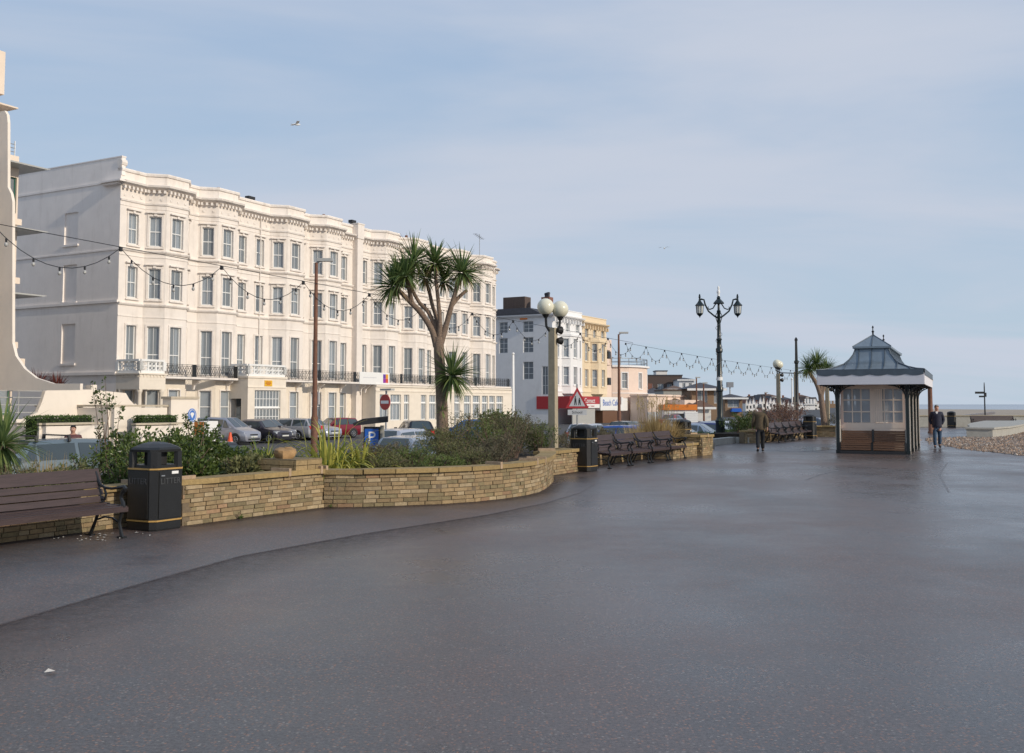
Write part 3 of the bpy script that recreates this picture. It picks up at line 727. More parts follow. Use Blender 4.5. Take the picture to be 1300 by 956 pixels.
# corner porch on house one: front at local y=-1.85, columns, planters
P = MB(); P.box(0, 2.15, -2.2, -.01, 3.35, 3.72); P.box(-.10, 2.25, -2.3, -.01, 3.722, 3.82)
for i in range(8): P.box(.02+i*.28, .14+i*.28, -2.24, -2.202, 3.56, 3.70)
for i in range(7): P.box(-.04, -.002, -2.1+i*.28, -1.98+i*.28, 3.56, 3.70)
P.box(0, 2.15, -2.2, -1.9, 2.75, 3.348); P.box(0, .3, -1.898, -.01, 2.75, 3.348); P.box(1.85, 2.15, -1.898, -1.05, 2.75, 3.348)
P.build('porch', 'stucco_low', T1)
for x, y in ((.18, -2.02), (1.97, -2.02), (.18, -.3)):
    c = MB(); c.box(x-.2, x+.2, y-.2, y+.2, -1.0, -.1); c.lathe([(.19, -.099), (.19, .0), (.155, .06), (.135, 2.5), (.17, 2.56), (.19, 2.65), (.19, 2.748)], (x, y), 14); c.build('column', 'stucco_low', T1, smooth=40)
pierced('balustrade', [(.12, -.05), (.12, -2.1), (2.05, -2.1)], 3.822, 4.72, T1)
pl = MB(); pl.box(.5, 1.7, -2.06, -1.9, 1.1, 1.35); pl.box(.35, 1.8, -2.16, -1.92, -1, 1.098); pl.build('planter_wall', 'stucco_low', T1)
# enclosed porch on house one / two boundary: s 54.5..58.2
P = MB(); x0, x1, yf = 9.25, 13.3, -2.75
wall(P, (x0, yf), (x1, yf), -1.2, 3.70, [(x0-x0+.72, 3.45, -.35, 2.82)], .16); wall(P, (x0, -.02), (x0, yf), -1.2, 3.70, [(.6, 2.1, -.4, 2.2)]); wall(P, (x1, yf), (x1, -.02), -1.2, 3.70)
P.box(x0-.08, x1+.08, yf-.08, -.02, 3.701, 3.84); P.box(x0-.04, x1+.04, yf-.05, yf-.002, 3.0, 3.07)
P.build('porch', 'stucco_low', T1)
window(T1, (x0, yf), (x1, yf), .72, 3.45, 1.55, 2.82, 'grid82', curtain='none'); window(T1, (x0, yf), (x1, yf), .72, 3.45, -.35, 1.48, 'grid83', curtain='none')
mb = MB(); mb.box(x0+.72, x0+3.45, yf+.1, yf+.16, 1.481, 1.548); mb.build('transom', 'white', T1)
pierced('balustrade', [(x0+.1, -1.1), (x0+.1, yf+.12), (x1-.1, yf+.12), (x1-.1, -1.1)], 3.842, 4.72, T1)
mb = MB(); mb.box(x0+1.7, x0+2.5, yf-.04, yf-.004, 3.12, 3.55); o = mb.build('name_plate', mat('yellow_plate', (.75, .42, .02), .5), T1)
mb = MB()
for zz, a, b in ((3.43, 1.85, 2.35), (3.33, 1.80, 2.40), (3.23, 1.9, 2.3)):
    k = 6
    for i in range(k): u = a+(b-a)*i/k; mb.box(x0+u, x0+u+(b-a)/k*.65, yf-.045, yf-.041, zz-.03, zz+.03)
mb.build('plate_lettering', 'red_paint', o)
# ground-floor extension with big glazed windows along houses three and four (local y -2.0)
def extension(t, xa, xb, cents, label=None):
    P = MB(); yf = -2.0; holes = []
    for a, b, st in cents: holes.append((a-xa, b-xa, .35, 2.65))
    wall(P, (xa, yf), (xb, yf), -1.4, 3.30, holes, .14)
    P.box(xa, xb, yf-.10, -1.01, 3.302, 3.46); P.box(xa, xb, yf-.05, yf-.002, 2.9, 3.02)
    wall(P, (xa, -.02), (xa, yf), -1.4, 3.30); wall(P, (xb, yf), (xb, -.02), -1.4, 3.30)
    P.build('extension_wall', 'stucco_low', t)
    for a, b, st in cents:
        window(t, (xa, yf), (xb, yf), a-xa, b-xa, .35, 1.85, st, curtain='full'); window(t, (xa, yf), (xb, yf), a-xa, b-xa, 1.92, 2.65, st, curtain='full')
        m_ = MB(); m_.box(a, b, yf+.1, yf+.16, 1.851, 1.919); m_.build('transom', 'white', t)
extension(T3, 0.6, 12.88, [(1.2, 2.5, 'grid21'), (2.8, 4.4, 'grid31'), (4.9, 5.7, 'grid21'), (7.6, 8.5, 'grid31'), (9.0, 10.2, 'grid31'), (10.5, 11.5, 'grid31')])
extension(T4, .02, 12.2, [(.5, 1.6, 'grid32'), (2.3, 3.6, 'grid31'), (4.0, 5.4, 'grid31'), (5.8, 7.0, 'grid31'), (7.3, 8.5, 'grid31'), (8.8, 10.2, 'grid31')])
# drainpipes
for t, x in ((T1, 8.9), (T2, 1.0), (T3, .75), (T4, .35)):
    mb = MB(); mb.tube([(x, -.08, -.8), (x, -.08, 16.2)], .05, 6); mb.build('drainpipe', 'trim', t)
# banner on the balcony of house three
b = thing('banner', 'white banner with a small purple, red and yellow square hung on the black balcony railing', 'banner', 68.6, 52.7)
mb = MB(); mb.box(0, 4.3, -.04, -.0, 3.5, 4.55); mb.build('sheet', 'white', b)
for i, (c, pos) in enumerate([((.25, .03, .35), (0, 0)), ((.6, .08, .05), (1, 0)), ((.75, .35, .02), (1, 1)), ((.12, .04, .35), (0, 1))]):
    mb = MB(); mb.box(3.35+.38*pos[0], 3.725+.38*pos[0], -.046, -.041, 3.66+.38*pos[1], 4.035+.38*pos[1]); mb.build('emblem', mat('emblem_colour', c, .5), b)
mb = MB()
for i in range(16): mb.box(.5+i*.12, .58+i*.12, -.044, -.041, 4.05, 4.12)
mb.build('lettering', mat('pale_grey_ink', (.55, .55, .58), .6), b)
# bare treetop and rear tree seen above the roof
# ================================================================= ART DECO BLOCK AT THE LEFT EDGE
t = thing('apartment_building', 'cream art deco block at the left edge with green windows and a curved fin', 'building', 36.2, 52.0)
mb = MB(); P0, P1 = (-30, 0), (-.2, 0)
fl = [(12.6, 14.65), (9.1, 11.5), (5.6, 7.9), (1.2, 4.2)]
hs = [(u, u+1.6, a, b) for a, b in fl for u in (4, 8, 12, 16, 20, 24, 28.1)]
wall(mb, P0, P1, -1.2, 15.7, hs); wall(mb, P1, (-.2, 14), -1.2, 15.7, [(1.0, 3.4, a, b) for a, b in fl]); wall(mb, (-.2, 14), (-30, 14), -1.2, 15.7); wall(mb, (-30, 14), P0, -1.2, 15.7)
mb.box(-30, -.2, 0.01, 14, 15.702, 15.9)
mb.build('wall', 'deco_cream', t)
M['green_frame'] = mat('green_frame', (.02, .12, .09), .4, .08, 6)
for h in hs: window(t, P0, P1, *h, style='grid22', fm='green_frame')
for a, b in fl: window(t, P1, (-.2, 14), 1.0, 3.4, a, b, 'grid23', fm='green_frame')
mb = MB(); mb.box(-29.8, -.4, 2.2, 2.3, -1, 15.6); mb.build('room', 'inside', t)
for z in (15.25, 11.62, 7.95):
    c = MB(); c.slab([(-30, z-.06), (.75, z-.06), (1.0, z+.02), (-30, z+.12)], -1.2, 1.4); c.build('canopy', 'lamp_head', t)
for z in (12.2, 8.85, 5.2): c = MB(); c.box(-30, .0, -.12, -.003, z-.25, z+.1); c.build('ledge', 'deco_cream', t)
c = MB(); c.box(-30, -.35, -.55, -.13, 4.35, 4.95); c.box(-30, -.05, -.85, -.13, 4.0, 4.34); c.build('ledge', 'deco_cream', t)
c = MB(); c.box(-6, -1.0, 1.0, 6, 15.91, 18.4); c.slab([(-8, 18.6), (-.35, 18.62), (-.35, 18.7), (-8, 18.78)], 0, 7); c.build('penthouse', 'deco_cream', t)
c = MB(); c.box(-1.4, -.25, .4, .5, 15.91, 16.0)
for i in range(4): c.tube([(-1.4, .45, 16.0+i*.22), (-.15, .45, 16.0+i*.22)], .025, 5)
c.tube([(-.18, .45, 15.9), (-.18, .45, 16.85)], .03, 5); c.build('roof_rail', 'steel', t)
# fin: swoops down to the garden wall
fin = [(51.9, 2.5), (51.9, 17.60), (49.76, 17.60), (49.55, 17.35), (49.46, 16.91), (49.28, 13.37), (49.00, 13.00), (48.85, 12.56), (48.48, 4.99), (48.19, 4.32), (47.45, 3.64), (46.48, 3.14), (45.10, 2.84), (43.06, 2.82), (43.06, 2.5)]
c = MB(); c.slab([(b_-52.0, z_) for b_, z_ in fin], 33.50-36.2, 33.66-36.2, axis='x'); c.build('fin_wall', 'render_cream', t)
# second low block, far upper left corner seen as a cream sliver
c = MB(); c.box(-4.2, -2.05, -1.2, 1.5, 18.8, 21.2); c.build('tower', 'deco_cream', t)
# ================================================================= GARDEN WALLS IN FRONT
def gwall(name, label, pieces, group=None, m='render_cream', s0=38, n0=46, cap=True):
    t = thing(name, label, 'wall', s0, n0, 0, 0, group)
    w_, c_ = MB(), MB()
    for (sa, na, sb, nb, th, zt) in pieces:
        A, B = Vector((sa-s0, na-n0, 0)), Vector((sb-s0, nb-n0, 0)); d = (B-A).normalized()
        w_.bar(A+Vector((0,0,(zt-1.2)/2-.05)), B+Vector((0,0,(zt-1.2)/2-.05)), th, zt+1.1)
        c_.bar(A-d*.05+Vector((0,0,zt+.005)), B+d*.05+Vector((0,0,zt+.005)), th+.10, .11)
    w_.build('wall_face', m, t); c_.build('coping', 'coping_tan', t); return t
gwall('garden_wall', 'cream rendered garden wall with tan coping and grey shaded end, in front of the corner porch', [(37.9, 46, 41.6, 46, .3, 1.70), (37.9, 52.3, 37.9, 46.16, .3, 1.70)])
g = thing('gate_pier', 'square cream gate pier with a round blue plaque beside the parked silver car', 'gate pier', 42.75, 46.0)
mb = MB(); mb.box(-1.05, 1.0, -.35, .35, -1.0, 2.10); mb.build('pier', 'render_cream', g); mb = MB(); mb.box(-1.12, 1.07, -.42, .42, 2.102, 2.24); mb.build('capstone', 'coping_tan', g)
mb = MB(); a_ = [(.55+.33*math.cos(k*math.pi/12), 1.12+.42*math.sin(k*math.pi/12)) for k in range(24)]; mb.slab(a_, -.385, -.352); mb.build('plaque', mat('plaque_blue', (.08, .20, .55), .4), g)
mb = MB(); mb.tube([(.55+.26*math.cos(k*math.pi/8), -.388, 1.12+.34*math.sin(k*math.pi/8)) for k in range(17)], .018, 4); mb.slab([(.40, 1.22), (.55, .95), (.70, 1.22), (.62, 1.3), (.48, 1.3)], -.389, -.386); mb.build('plaque_lettering', 'white', g)
gwall('garden_wall', 'lowest cream rendered wall with tan coping, standing behind the car with the roof rack', [(32.6, 44.5, 36.0, 44.5, .3, .80), (32.6, 48.5, 32.6, 44.66, .3, .80)], s0=34, n0=44.5)
gwall('garden_wall', 'low cream wall in front of the clipped box hedge, left of the plaque pier', [(38.1, 44.5, 42.0, 44.5, .3, .70)], s0=40, n0=44.5)
t = thing('garden_wall', 'curved cream wall with a swept top and a square pier below the art deco block', 'wall', 36, 49)
c = MB(); c.box(2.68, 3.05, -.25, .25, -1.2, 2.9); c.slab([(-8, -1.2), (-8, 1.0), (-1.5, 1.0), (-.75, 1.35), (-.5, 1.9), (-.3, 2.5), (.0, 2.62), (2.66, 2.62), (2.66, -1.2)], -.3, -.05); c.slab([(3.08, -1.2), (3.08, 2.6), (5.2, 2.45), (5.45, 2.1), (5.8, 1.8), (6.2, 1.72), (6.2, -1.2)], -.12, .12); c.build('wall_face', 'render_cream', t)
c = MB()
for z in (1.35, 1.75, 2.15, 2.5): c.tube([(-8, -.18, z), (-.7 if z < 1.8 else -.45, -.18, z)], .03, 6)
for x in (-7, -5, -3.2, -1.8): c.tube([(x, -.18, 1.0), (x, -.18, 2.5)], .025, 6)
c.build('hand_rail', 'lamp_head', t)
# ================================================================= TOWNHOUSES BEYOND THE TERRACE
def town(name, label, s0, s1, n0, h, wallm, bays, side=True, depth=13, fl=None, cat='house', group=None, cornice=True, winw=1.0, side_holes=()):
    t = thing(name, label, cat, s0, n0, 0, 0, group); Lx = s1-s0
    prof = [(0, 0)]
    for c in bays: prof += [(c-2.0, 0), (c-1.3, -.9), (c+1.3, -.9), (c+2.0, 0)]
    prof += [(Lx, 0)]; wl, tr = MB(), MB()
    for a, b in zip(prof[:-1], prof[1:]):
        A, B = Vector(a), Vector(b); Ls = (B-A).length
        if Ls < .05: continue
        hs = []
        if Ls > 1.0:
            wd = winw if Ls > 1.6 else .7; k = max(1, int(Ls/2.6))
            for i in range(k):
                u = Ls*(i+.5)/k
                hs += [(u-wd/2, u+wd/2, za, zb) for za, zb in fl]
        wall(wl, A, B, 3.1 if bays else -1.2, h-1.9, [q for q in hs if q[3] < h-2.0])
        if a[1] == 0 or True: pass
        for q in hs:
            if q[3] < h-2.0: window(t, A, B, *q); surround(tr, A, B, *q)
    # top storey is flat behind the bay tops
    tops = [z for z in fl if z[1] >= h-2.0]
    k = max(2, int(Lx/2.6)); hs = [(Lx*(i+.5)/k-winw/2, Lx*(i+.5)/k+winw/2, za, zb) for i in range(k) for za, zb in tops]
    z1 = h-1.9 if False else h-1.9
    wall(wl, (0, 0), (Lx, 0), min([z1]+[a-.3 for a, b in tops]) if tops else z1, h, hs)
    if tops:
        for q in hs: window(t, (0, 0), (Lx, 0), *q); surround(tr, (0, 0), (Lx, 0), *q)
    if bays:
        for c in bays: tr.prism([(c-2.1, -.003), (c+2.1, -.003), (c+1.4, -1.05), (c-1.4, -1.05)], min([z1]+[a-.3 for a, b in tops]), min([z1]+[a-.3 for a, b in tops])+.25)
        wall(wl, (0, 0), (Lx, 0), -1.2, 3.1, [])
    if cornice:
        band(tr, [(0, depth), (0, 0), (Lx, 0)], [(-.02, h-.35), (.15, h-.3), (.5, h-.1), (.55, h+.05), (-.02, h+.1)])
        kk = int(Lx/.8)
        for i in range(kk+1): x = .1+(Lx-.2)*i/kk; tr.box(x-.09, x+.09, -.38, -.003, h-.85, h-.36)
        wl.box(.004, Lx-.004, .004, .4, h+.1, h+.75); tr.box(0-.05, Lx+.05, -.05, .45, h+.751, h+.86)
        for z in (3.3,): band(tr, [(0, 0), (Lx, 0)], rband(z, z+.15, .1))
    hh = [(depth-b, depth-a, c, d) for a, b, c, d in side_holes]
    wall(wl, (0, depth), (0, 0), -1.2, h, hh)
    for q in hh: window(t, (0, depth), (0, 0), *q, style='grid23', curtain='none')
    wall(wl, (Lx, 0), (Lx, depth), -1.2, h); wall(wl, (Lx, depth), (0, depth), -1.2, h)
    wl.build('wall', wallm, t); tr.build('moulding', wallm if wallm != 'grey_wall' else 'white_wall', t)
    rf = MB(); rf.add([(0, 0, h-.05), (Lx, 0, h-.05), (Lx, depth, h-.05), (0, depth, h-.05)], [(0,1,2,3)]); rf.build('roof', 'roof_slate', t)
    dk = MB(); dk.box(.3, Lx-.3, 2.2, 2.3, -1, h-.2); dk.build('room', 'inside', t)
    return t
flh = [(10.5, 11.9), (7.6, 9.9), (4.2, 6.4)]
t = town('townhouse', 'white corner townhouse with a pale grey flank and red shop fascia', 109, 117.6, 54.6, 12.7, 'white_wall', [4.6], fl=flh,
         side_holes=[(2.6, 4.0, 4.8, 7.0), (2.6, 4.0, 8.1, 10.0), (2.6, 4.0, 10.6, 12.0), (6.2, 7.4, 8.1, 10.0), (6.2, 7.4, 10.6, 12.0), (.6, 1.4, 2.9, 6.4)])
mb = MB(); mb.slab([(-.2, 12.8), (13, 12.8), (13, 13.7), (4.3, 13.75), (-.2, 13.0)], -.25, -.004, axis='x') if False else None
mb.slab([(1.5, 12.8), (13, 12.8), (13, 13.7), (3.4, 13.7)], .45, 8.2, axis='x'); mb.build('slate_roof', 'roof_slate', t)
mb = MB(); mb.box(1.0, 2.6, 4.3, 7.4, 13.6, 15.2); mb.build('chimney', 'brick_dark', t)
mb = MB(); mb.box(1.2, 2.3, 1.0, 2.1, 12.9, 15.0)
c = mb.build('chimney', 'brick_red', t); mb = MB()
for i in range(3): mb.lathe([(.17, 15.0), (.15, 15.3), (.2, 15.4), (.16, 15.6)], (1.75+.3*(i-1), 1.2+i*.35), 8)
mb.build('chimney_pot', 'roof_slate', c)
mb = MB(); mb.box(-.12, -.004, 3.4, 4.4, 12.2, 12.7); mb.build('alarm_box', 'orange', t)
mb = MB(); mb.box(-.12, -.004, -.9, 2.1, 1.2, 2.75); mb.box(-.12, 8.6, -2.4, -.9, 1.3, 2.75); mb.build('shop_fascia', 'red_sign', t)
textmesh('Connect', .9, 'lettering', 'white', t, (5.6, -2.42, 2.2), (R(90), 0, 0))
mb = MB(); mb.box(0.0, 8.6, -2.42, -2.402, 1.32, 1.80); mb.build('white_fascia_strip', 'white', t)
textmesh('Connect   Connect', .34, 'lettering', 'red_sign', t, (5.6, -2.43, 1.56), (R(90), 0, 0))
mb = MB(); mb.box(1.0, 7.6, -2.2, -2.1, -1, 1.28)
for i in range(14): mb.box(1.0, 7.6, -2.215, -2.201, -1+i*.16, -.93+i*.16)
mb.build('roller_shutter', 'shutter', t)
t = town('townhouse', 'ochre-yellow townhouse with white trimmed bay, beside the white corner townhouse', 117.6, 125.4, 54.6, 12.4, 'yellow_wall', [4.6], fl=[(10.2, 11.6), (7.4, 9.7), (4.1, 6.3)])
mb = MB(); mb.box(.3, 7.8, -2.4, -.9, 1.0, 2.7); mb.build('shop_fascia', 'white', t)
textmesh('Beach Cafe', 1.15, 'lettering', 'blue_sign', t, (3.6, -2.42, 1.95), (R(90), 0, 0))
mb = MB(); mb.box(1.2, 6.0, -2.3, -.95, -1, .95); mb.build('shop_front', 'wood_warm', t)
t = town('townhouse', 'narrow pale pink rendered house between the ochre house and the rounded villa', 125.5, 130.4, 56.0, 10.8, 'pink_wall', [], fl=[(7.4, 9.3), (4.2, 6.2)], cornice=False)
mb = MB(); mb.box(1.0, 1.9, -1.2, -.003, 8.0, 9.0); mb.box(1.0, 1.9, -1.2, -.003, 4.4, 5.4); mb.build('air_vent', 'iron', t)
mb = MB(); mb.box(.3, 4.8, -2.4, -.9, .9, 2.6); mb.build('shop_fascia', 'white', t)
# rounded bay villa with roof terrace
t = thing('villa', 'pale pink villa with a curved window bay and a railed roof terrace', 'house', 132, 56)
arc = [(-1.5, 0)]+[(4.0+4.0*math.cos(math.pi+math.pi*k/8)*1.25-.2, -2.6*math.sin(math.pi*k/8)) for k in range(1, 8)]+[(9.6, 0), (9.6, 9)]
wl = MB(); tr = MB()
for i, (a, b) in enumerate(zip(arc[:-1], arc[1:])):
    A, B = Vector(a), Vector(b); Ls = (B-A).length
    hs = [(Ls/2-.45, Ls/2+.45, 4.0, 6.2)] if 1.2 < Ls < 4 and i % 2 == 1 or i == len(arc)-2 else []
    wall(wl, A, B, -1.2, 7.0, hs)
    for h in hs: window(t, A, B, *h); surround(tr, A, B, *h)
wall(wl, (-1.5, 9), (-1.5, 0), -1.2, 7.0)
wl.build('wall', 'pink_wall', t); band(tr, arc, [(-.02, 7.0), (.35, 7.02), (.35, 7.25), (-.02, 7.3)]); band(tr, arc, rband(3.3, 3.4, .06)); tr.build('moulding', 'white_wall', t)
rf = MB(); rf.add([(x, y, 7.1) for x, y in arc]+[(-1.5, 9, 7.1)], [tuple(range(len(arc)+1))]); rf.build('roof', 'roof_slate', t)
mb = MB()
for i in range(len(arc)): mb.tube([(arc[i][0], arc[i][1], 7.25), (arc[i][0], arc[i][1], 8.3)], .05, 5)
for z in (7.7, 8.25): mb.tube([(x, y, z) for x, y in arc], .045, 5)
mb.tube([(1, 3, 7.2), (1, 3, 9.0)], .06, 5); mb.tube([(5, 3, 7.2), (5, 3, 9.0)], .06, 5); mb.tube([(0, 3, 9), (6, 3, 8.7)], .06, 5)
mb.build('roof_rail', 'steel', t)
mb = MB(); mb.box(-1.4, 14, -5.2, -2.7, -1, 2.9); mb.box(-1.7, 14.3, -5.5, -2.7, 2.902, 3.15); mb.box(6, 14.0, -8, -5.21, -1, 2.4); mb.build('shop_front', 'pink_wall', t)
# ---- far world placed by bearing (px measured on the horizon) and distance
def SB(px, Y): return ((px-650)/1277*Y, Y)
def zat(py, Y): return 1.8+(513-py)*Y/1277
def hipped(name, label, px0, px1, Y, zt, zr, wallm, roofm, d=9, wins=(), over=.5, cat='house', group=None, base=-1.5, chim=False):
    x0, x1 = SB(px0, Y)[0], SB(px1, Y)[0]; wd = x1-x0
    t = thing(name, label, cat, x0, Y, 0, 0, group, world=True)
    wl = MB(); hs = []
    for (a, b, c, e) in wins: hs.append((a*wd, b*wd, c, e))
    wall(wl, (0, 0), (wd, 0), base, zt, hs, .15); wall(wl, (wd, 0), (wd, d), base, zt); wall(wl, (wd, d), (0, d), base, zt); wall(wl, (0, d), (0, 0), base, zt)
    wl.build('wall', wallm, t)
    for h in hs: window(t, (0, 0), (wd, 0), *h, style='grid21', curtain='none')
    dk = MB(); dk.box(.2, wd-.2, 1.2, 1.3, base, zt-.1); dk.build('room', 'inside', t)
    rf = MB(); o_ = over
    if zr > zt+.1:
        rg = max(.1, (wd-d)/2) if wd > d else .1; cx, cy = wd/2, d/2
        rf.add([(-o_, -o_, zt), (wd+o_, -o_, zt), (wd+o_, d+o_, zt), (-o_, d+o_, zt), (cx-rg, cy, zr), (cx+rg, cy, zr)], [(0,1,5,4), (1,2,5), (2,3,4,5), (3,0,4), (3,2,1,0)])
        rf.build('roof', roofm, t)
        rf = MB(); rf.box(-o_-.02, wd+o_+.02, -o_-.12, -o_-.002, zt-.28, zt+.04); rf.build('gutter_board', 'white', t)
    else:
        rf.box(-.15, wd+.15, -.15, d+.15, zt+.002, zt+.25); rf.build('roof', roofm, t)
    if chim:
        c = MB(); c.box(wd*.3, wd*.3+.9, d*.5, d*.5+.8, zt+.3, zr+.9); c.build('chimney', 'brick_red', t)
    return t
hipped('apartment_block', 'dark brick flat-roofed apartment block on the skyline behind the rounded villa', 818, 866, 260, zat(477, 260), 0, 'brick_dark', 'roof_slate', 14, [(.1, .22, 5, 7), (.35, .5, 5, 7), (.6, .72, 5, 7), (.8, .9, 5, 7)])
hipped('roof_block', 'square tan plant room standing on the dark apartment block', 833, 847, 262, zat(471.5, 262), 0, 'offwhite', 'roof_slate', 5, cat='building')
hipped('townhouse', 'small white house on the skyline right of the dark apartment block', 862, 882, 250, zat(482, 250), zat(479, 250), 'white_wall', 'roof_slate', 9, [(.2, .4, 5.5, 7), (.6, .8, 5.5, 7)])
hipped('cottage', 'brown roofed cottage half hidden behind the cream walled house', 850, 868, 190, zat(494, 190), zat(489, 190), 'offwhite', 'roof_tile', 8)
hipped('cottage', 'dark roofed cottage with warm brick walls beside the rounded villa', 818, 846, 205, zat(500, 205), zat(492, 205), 'brick_red', 'roof_slate', 9, [(.3, .5, 0, 1.6)], chim=True)
hipped('house', 'pale stone house with a plain flank behind the brown hipped bungalow', 842, 880, 165, zat(496, 165), 0, 'concrete_grey', 'roof_tile', 10)
hipped('bungalow', 'low bungalow with a brown hipped tile roof behind the orange kiosk', 838, 876, 145, zat(514, 145), zat(504, 145), 'offwhite', 'roof_tile', 8, over=.8)
hipped('house', 'brick house with wide dark hipped roof, just left of the ornate lamp', 878, 914, 150, zat(493.5, 150), zat(485, 150), 'brick_far', 'roof_slate', 9, [(.15, .55, 1.9, 3.9), (.78, .92, 1.9, 3.8)], over=.8)
hipped('porch_house', 'small tiled entrance lodge in front of the brick house', 882, 902, 143, zat(517, 143), zat(508, 143), 'offwhite', 'roof_tile', 4, over=.6, cat='lodge')
t = hipped('pavilion', 'brick pavilion with clock turret and blue awning, right of the ornate lamp', 920, 942, 190, zat(505, 190), zat(500, 190), 'brick_far', 'roof_slate', 6, [(.15, .8, 1.2, 2.7)], over=.9, cat='pavilion')
mb = MB(); mb.tube([(1.6, 3, 3.5), (1.6, 3, 5.0)], .12, 8); mb.box(1.0, 2.2, 2.5, 3.5, 5.0, 6.0); mb.build('clock_turret', 'steel', t)
mb = MB(); mb.slab([(.9, 0.35), (2.9, .35), (2.7, 1.0), (1.1, 1.0)], -1.3, -.05); mb.build('awning', 'blue_sign', t)
# orange-topped kiosk
t = thing('kiosk', 'white kiosk with an orange fascia band beyond the tall dry grass', 'kiosk', *SB(843, 118), -1, 0, world=True)
mb = MB(); mb.box(0, 3.7, 0, 4, 0, 2.1); mb.build('wall', 'white', t); mb = MB(); mb.box(-.1, 3.8, -.2, 4.1, 2.1, 2.75); mb.build('fascia', 'orange', t); mb = MB(); mb.box(.9, 2.3, -.02, -.004, .8, 1.7); mb.build('hatch', 'black', t)
mb = MB(); mb.box(2.4, 3.9, -.12, -.005, .0, 1.9)
for i in range(9): mb.box(2.4, 3.9, -.14, -.121, .1+i*.2, .2+i*.2)
mb.build('roller_shutter', 'white', t)
# grey hoarding
t = thing('hoarding', 'long pale grey site hoarding in front of the shops', 'hoarding', 121, 47, -1, 0)
mb = MB()
for i in range(16): mb.box(i*2.0+.01, i*2.0+1.99, 0, .08, 0, 1.75+.04*(i % 3)); mb.box(i*2.0-.04, i*2.0+.04, -.06, -.002, 0, 1.8)
mb.build('panel', 'hoarding', t)
# row of white gabled seafront houses far off
r = random.Random(11)
gl = ['with a red roof', 'with a blue-grey front', 'with a dark roof', 'with a cream gable', 'with a brown roof', 'with a white gable']
for i in range(22):
    px = 946+i*4.3+(1 if i > 11 else 0); Y = 330+i*6; wd = 4.1/1277*Y; t = thing('gabled_house', f'tiny white gabled seafront house far down the promenade, one of a long row', 'house', *SB(px, Y), -2, 0, 'distant white gabled seafront houses', world=True)
    h = zat(513+r.uniform(-4, 2), Y)+2.0; g = r.uniform(1.4, 2.4); c = r.random()
    mb = MB(); mb.slab([(0, 0), (wd, 0), (wd, h), (wd/2, h+g), (0, h)], 0, 10); mb.build('wall', 'white_wall' if c < .75 else 'offwhite', t)
    mb = MB(); mb.add([(-.1, -.3, h-.1), (wd/2, -.3, h+g+.12), (wd/2, 10, h+g+.12), (-.1, 10, h-.1), (wd+.1, -.3, h-.1), (wd+.1, 10, h-.1)], [(0,1,2,3), (1,4,5,2)]); mb.build('roof', ['brick_red', 'roof_slate', 'roof_tile'][i % 3], t)
    mb = MB(); mb.box(wd*.25, wd*.75, -.03, -.004, h*.55, h*.8); mb.box(wd*.2, wd*.8, -.03, -.004, h*.1, h*.38); mb.build('window', 'car_dark' if False else 'inside', t)
for i, (a, b, y0, Y, wm, rm, lb) in enumerate([(948, 966, 507, 470, 'brick_dark', 'roof_slate', 'dark terrace of roofs behind the white gabled row, left end'), (968, 990, 504, 480, 'brick_far', 'roof_tile', 'brown block behind the white gabled row, middle'),
        (992, 1008, 508, 500, 'brick_dark', 'roof_slate', 'dark low block behind the white gabled row, right of the concrete lamp'), (1012, 1030, 505, 520, 'white_wall', 'roof_tile', 'large white house with red tiles at the right end of the far seafront'),
        (1021, 1034, 513, 430, 'white_wall', 'roof_slate', 'white block below the large far house'), (1040, 1052, 521, 600, 'brick_red', 'roof_tile', 'faint reddish house seen past the second cabbage palm'), (1052, 1066, 524, 650, 'brick_far', 'roof_tile', 'faintest low house at the far right end of the town')]):
    hipped('distant_house', lb, a, b, Y, zat(y0, Y), zat(y0-4, Y), wm, rm, 12, [(.1, .25, 2, 4), (.4, .55, 2, 4), (.7, .85, 2, 4)], chim=True)
# far trees
def farline(): pass
# low sea wall, right
t = thing('sea_wall', 'long low tan concrete sea wall closing off the end of the promenade', 'wall', *SB(1163, 80), 0, R(-2), world=True)
mb = MB(); mb.box(0, 34, 0, .5, -.6, .82); mb.build('wall_face', 'concrete_grey', t); mb = MB(); mb.box(-.1, 34, -.06, .56, .822, .92); mb.build('coping', 'concrete', t)
# curved flood wall with broad white top at the shingle
t = thing('flood_wall', 'curved concrete flood wall with a broad pale top rising out of the brown shingle', 'wall', 58.8, 4.7)
inner = [(0, .1), (1.2, .0), (3.5, .1), (8, .6), (14, .9), (24, .8), (30, .4)]
outer = [(0.2, -1.15), (1.5, -1.25), (3.8, -1.7), (8.3, -2.0), (14, -2.2), (24, -2.6), (30, -3.2)]
mb = MB(); mb.prism([(a, b) for a, b in outer]+[(a, b) for a, b in inner[::-1]], -.3, .46); mb.build('wall_face', 'concrete_grey', t)
mb = MB(); mb.prism([(a-.06, b-.08) for a, b in outer]+[(a-.06, b+.08) for a, b in inner[::-1]], .462, .56); mb.build('coping', 'concrete_grey', t)
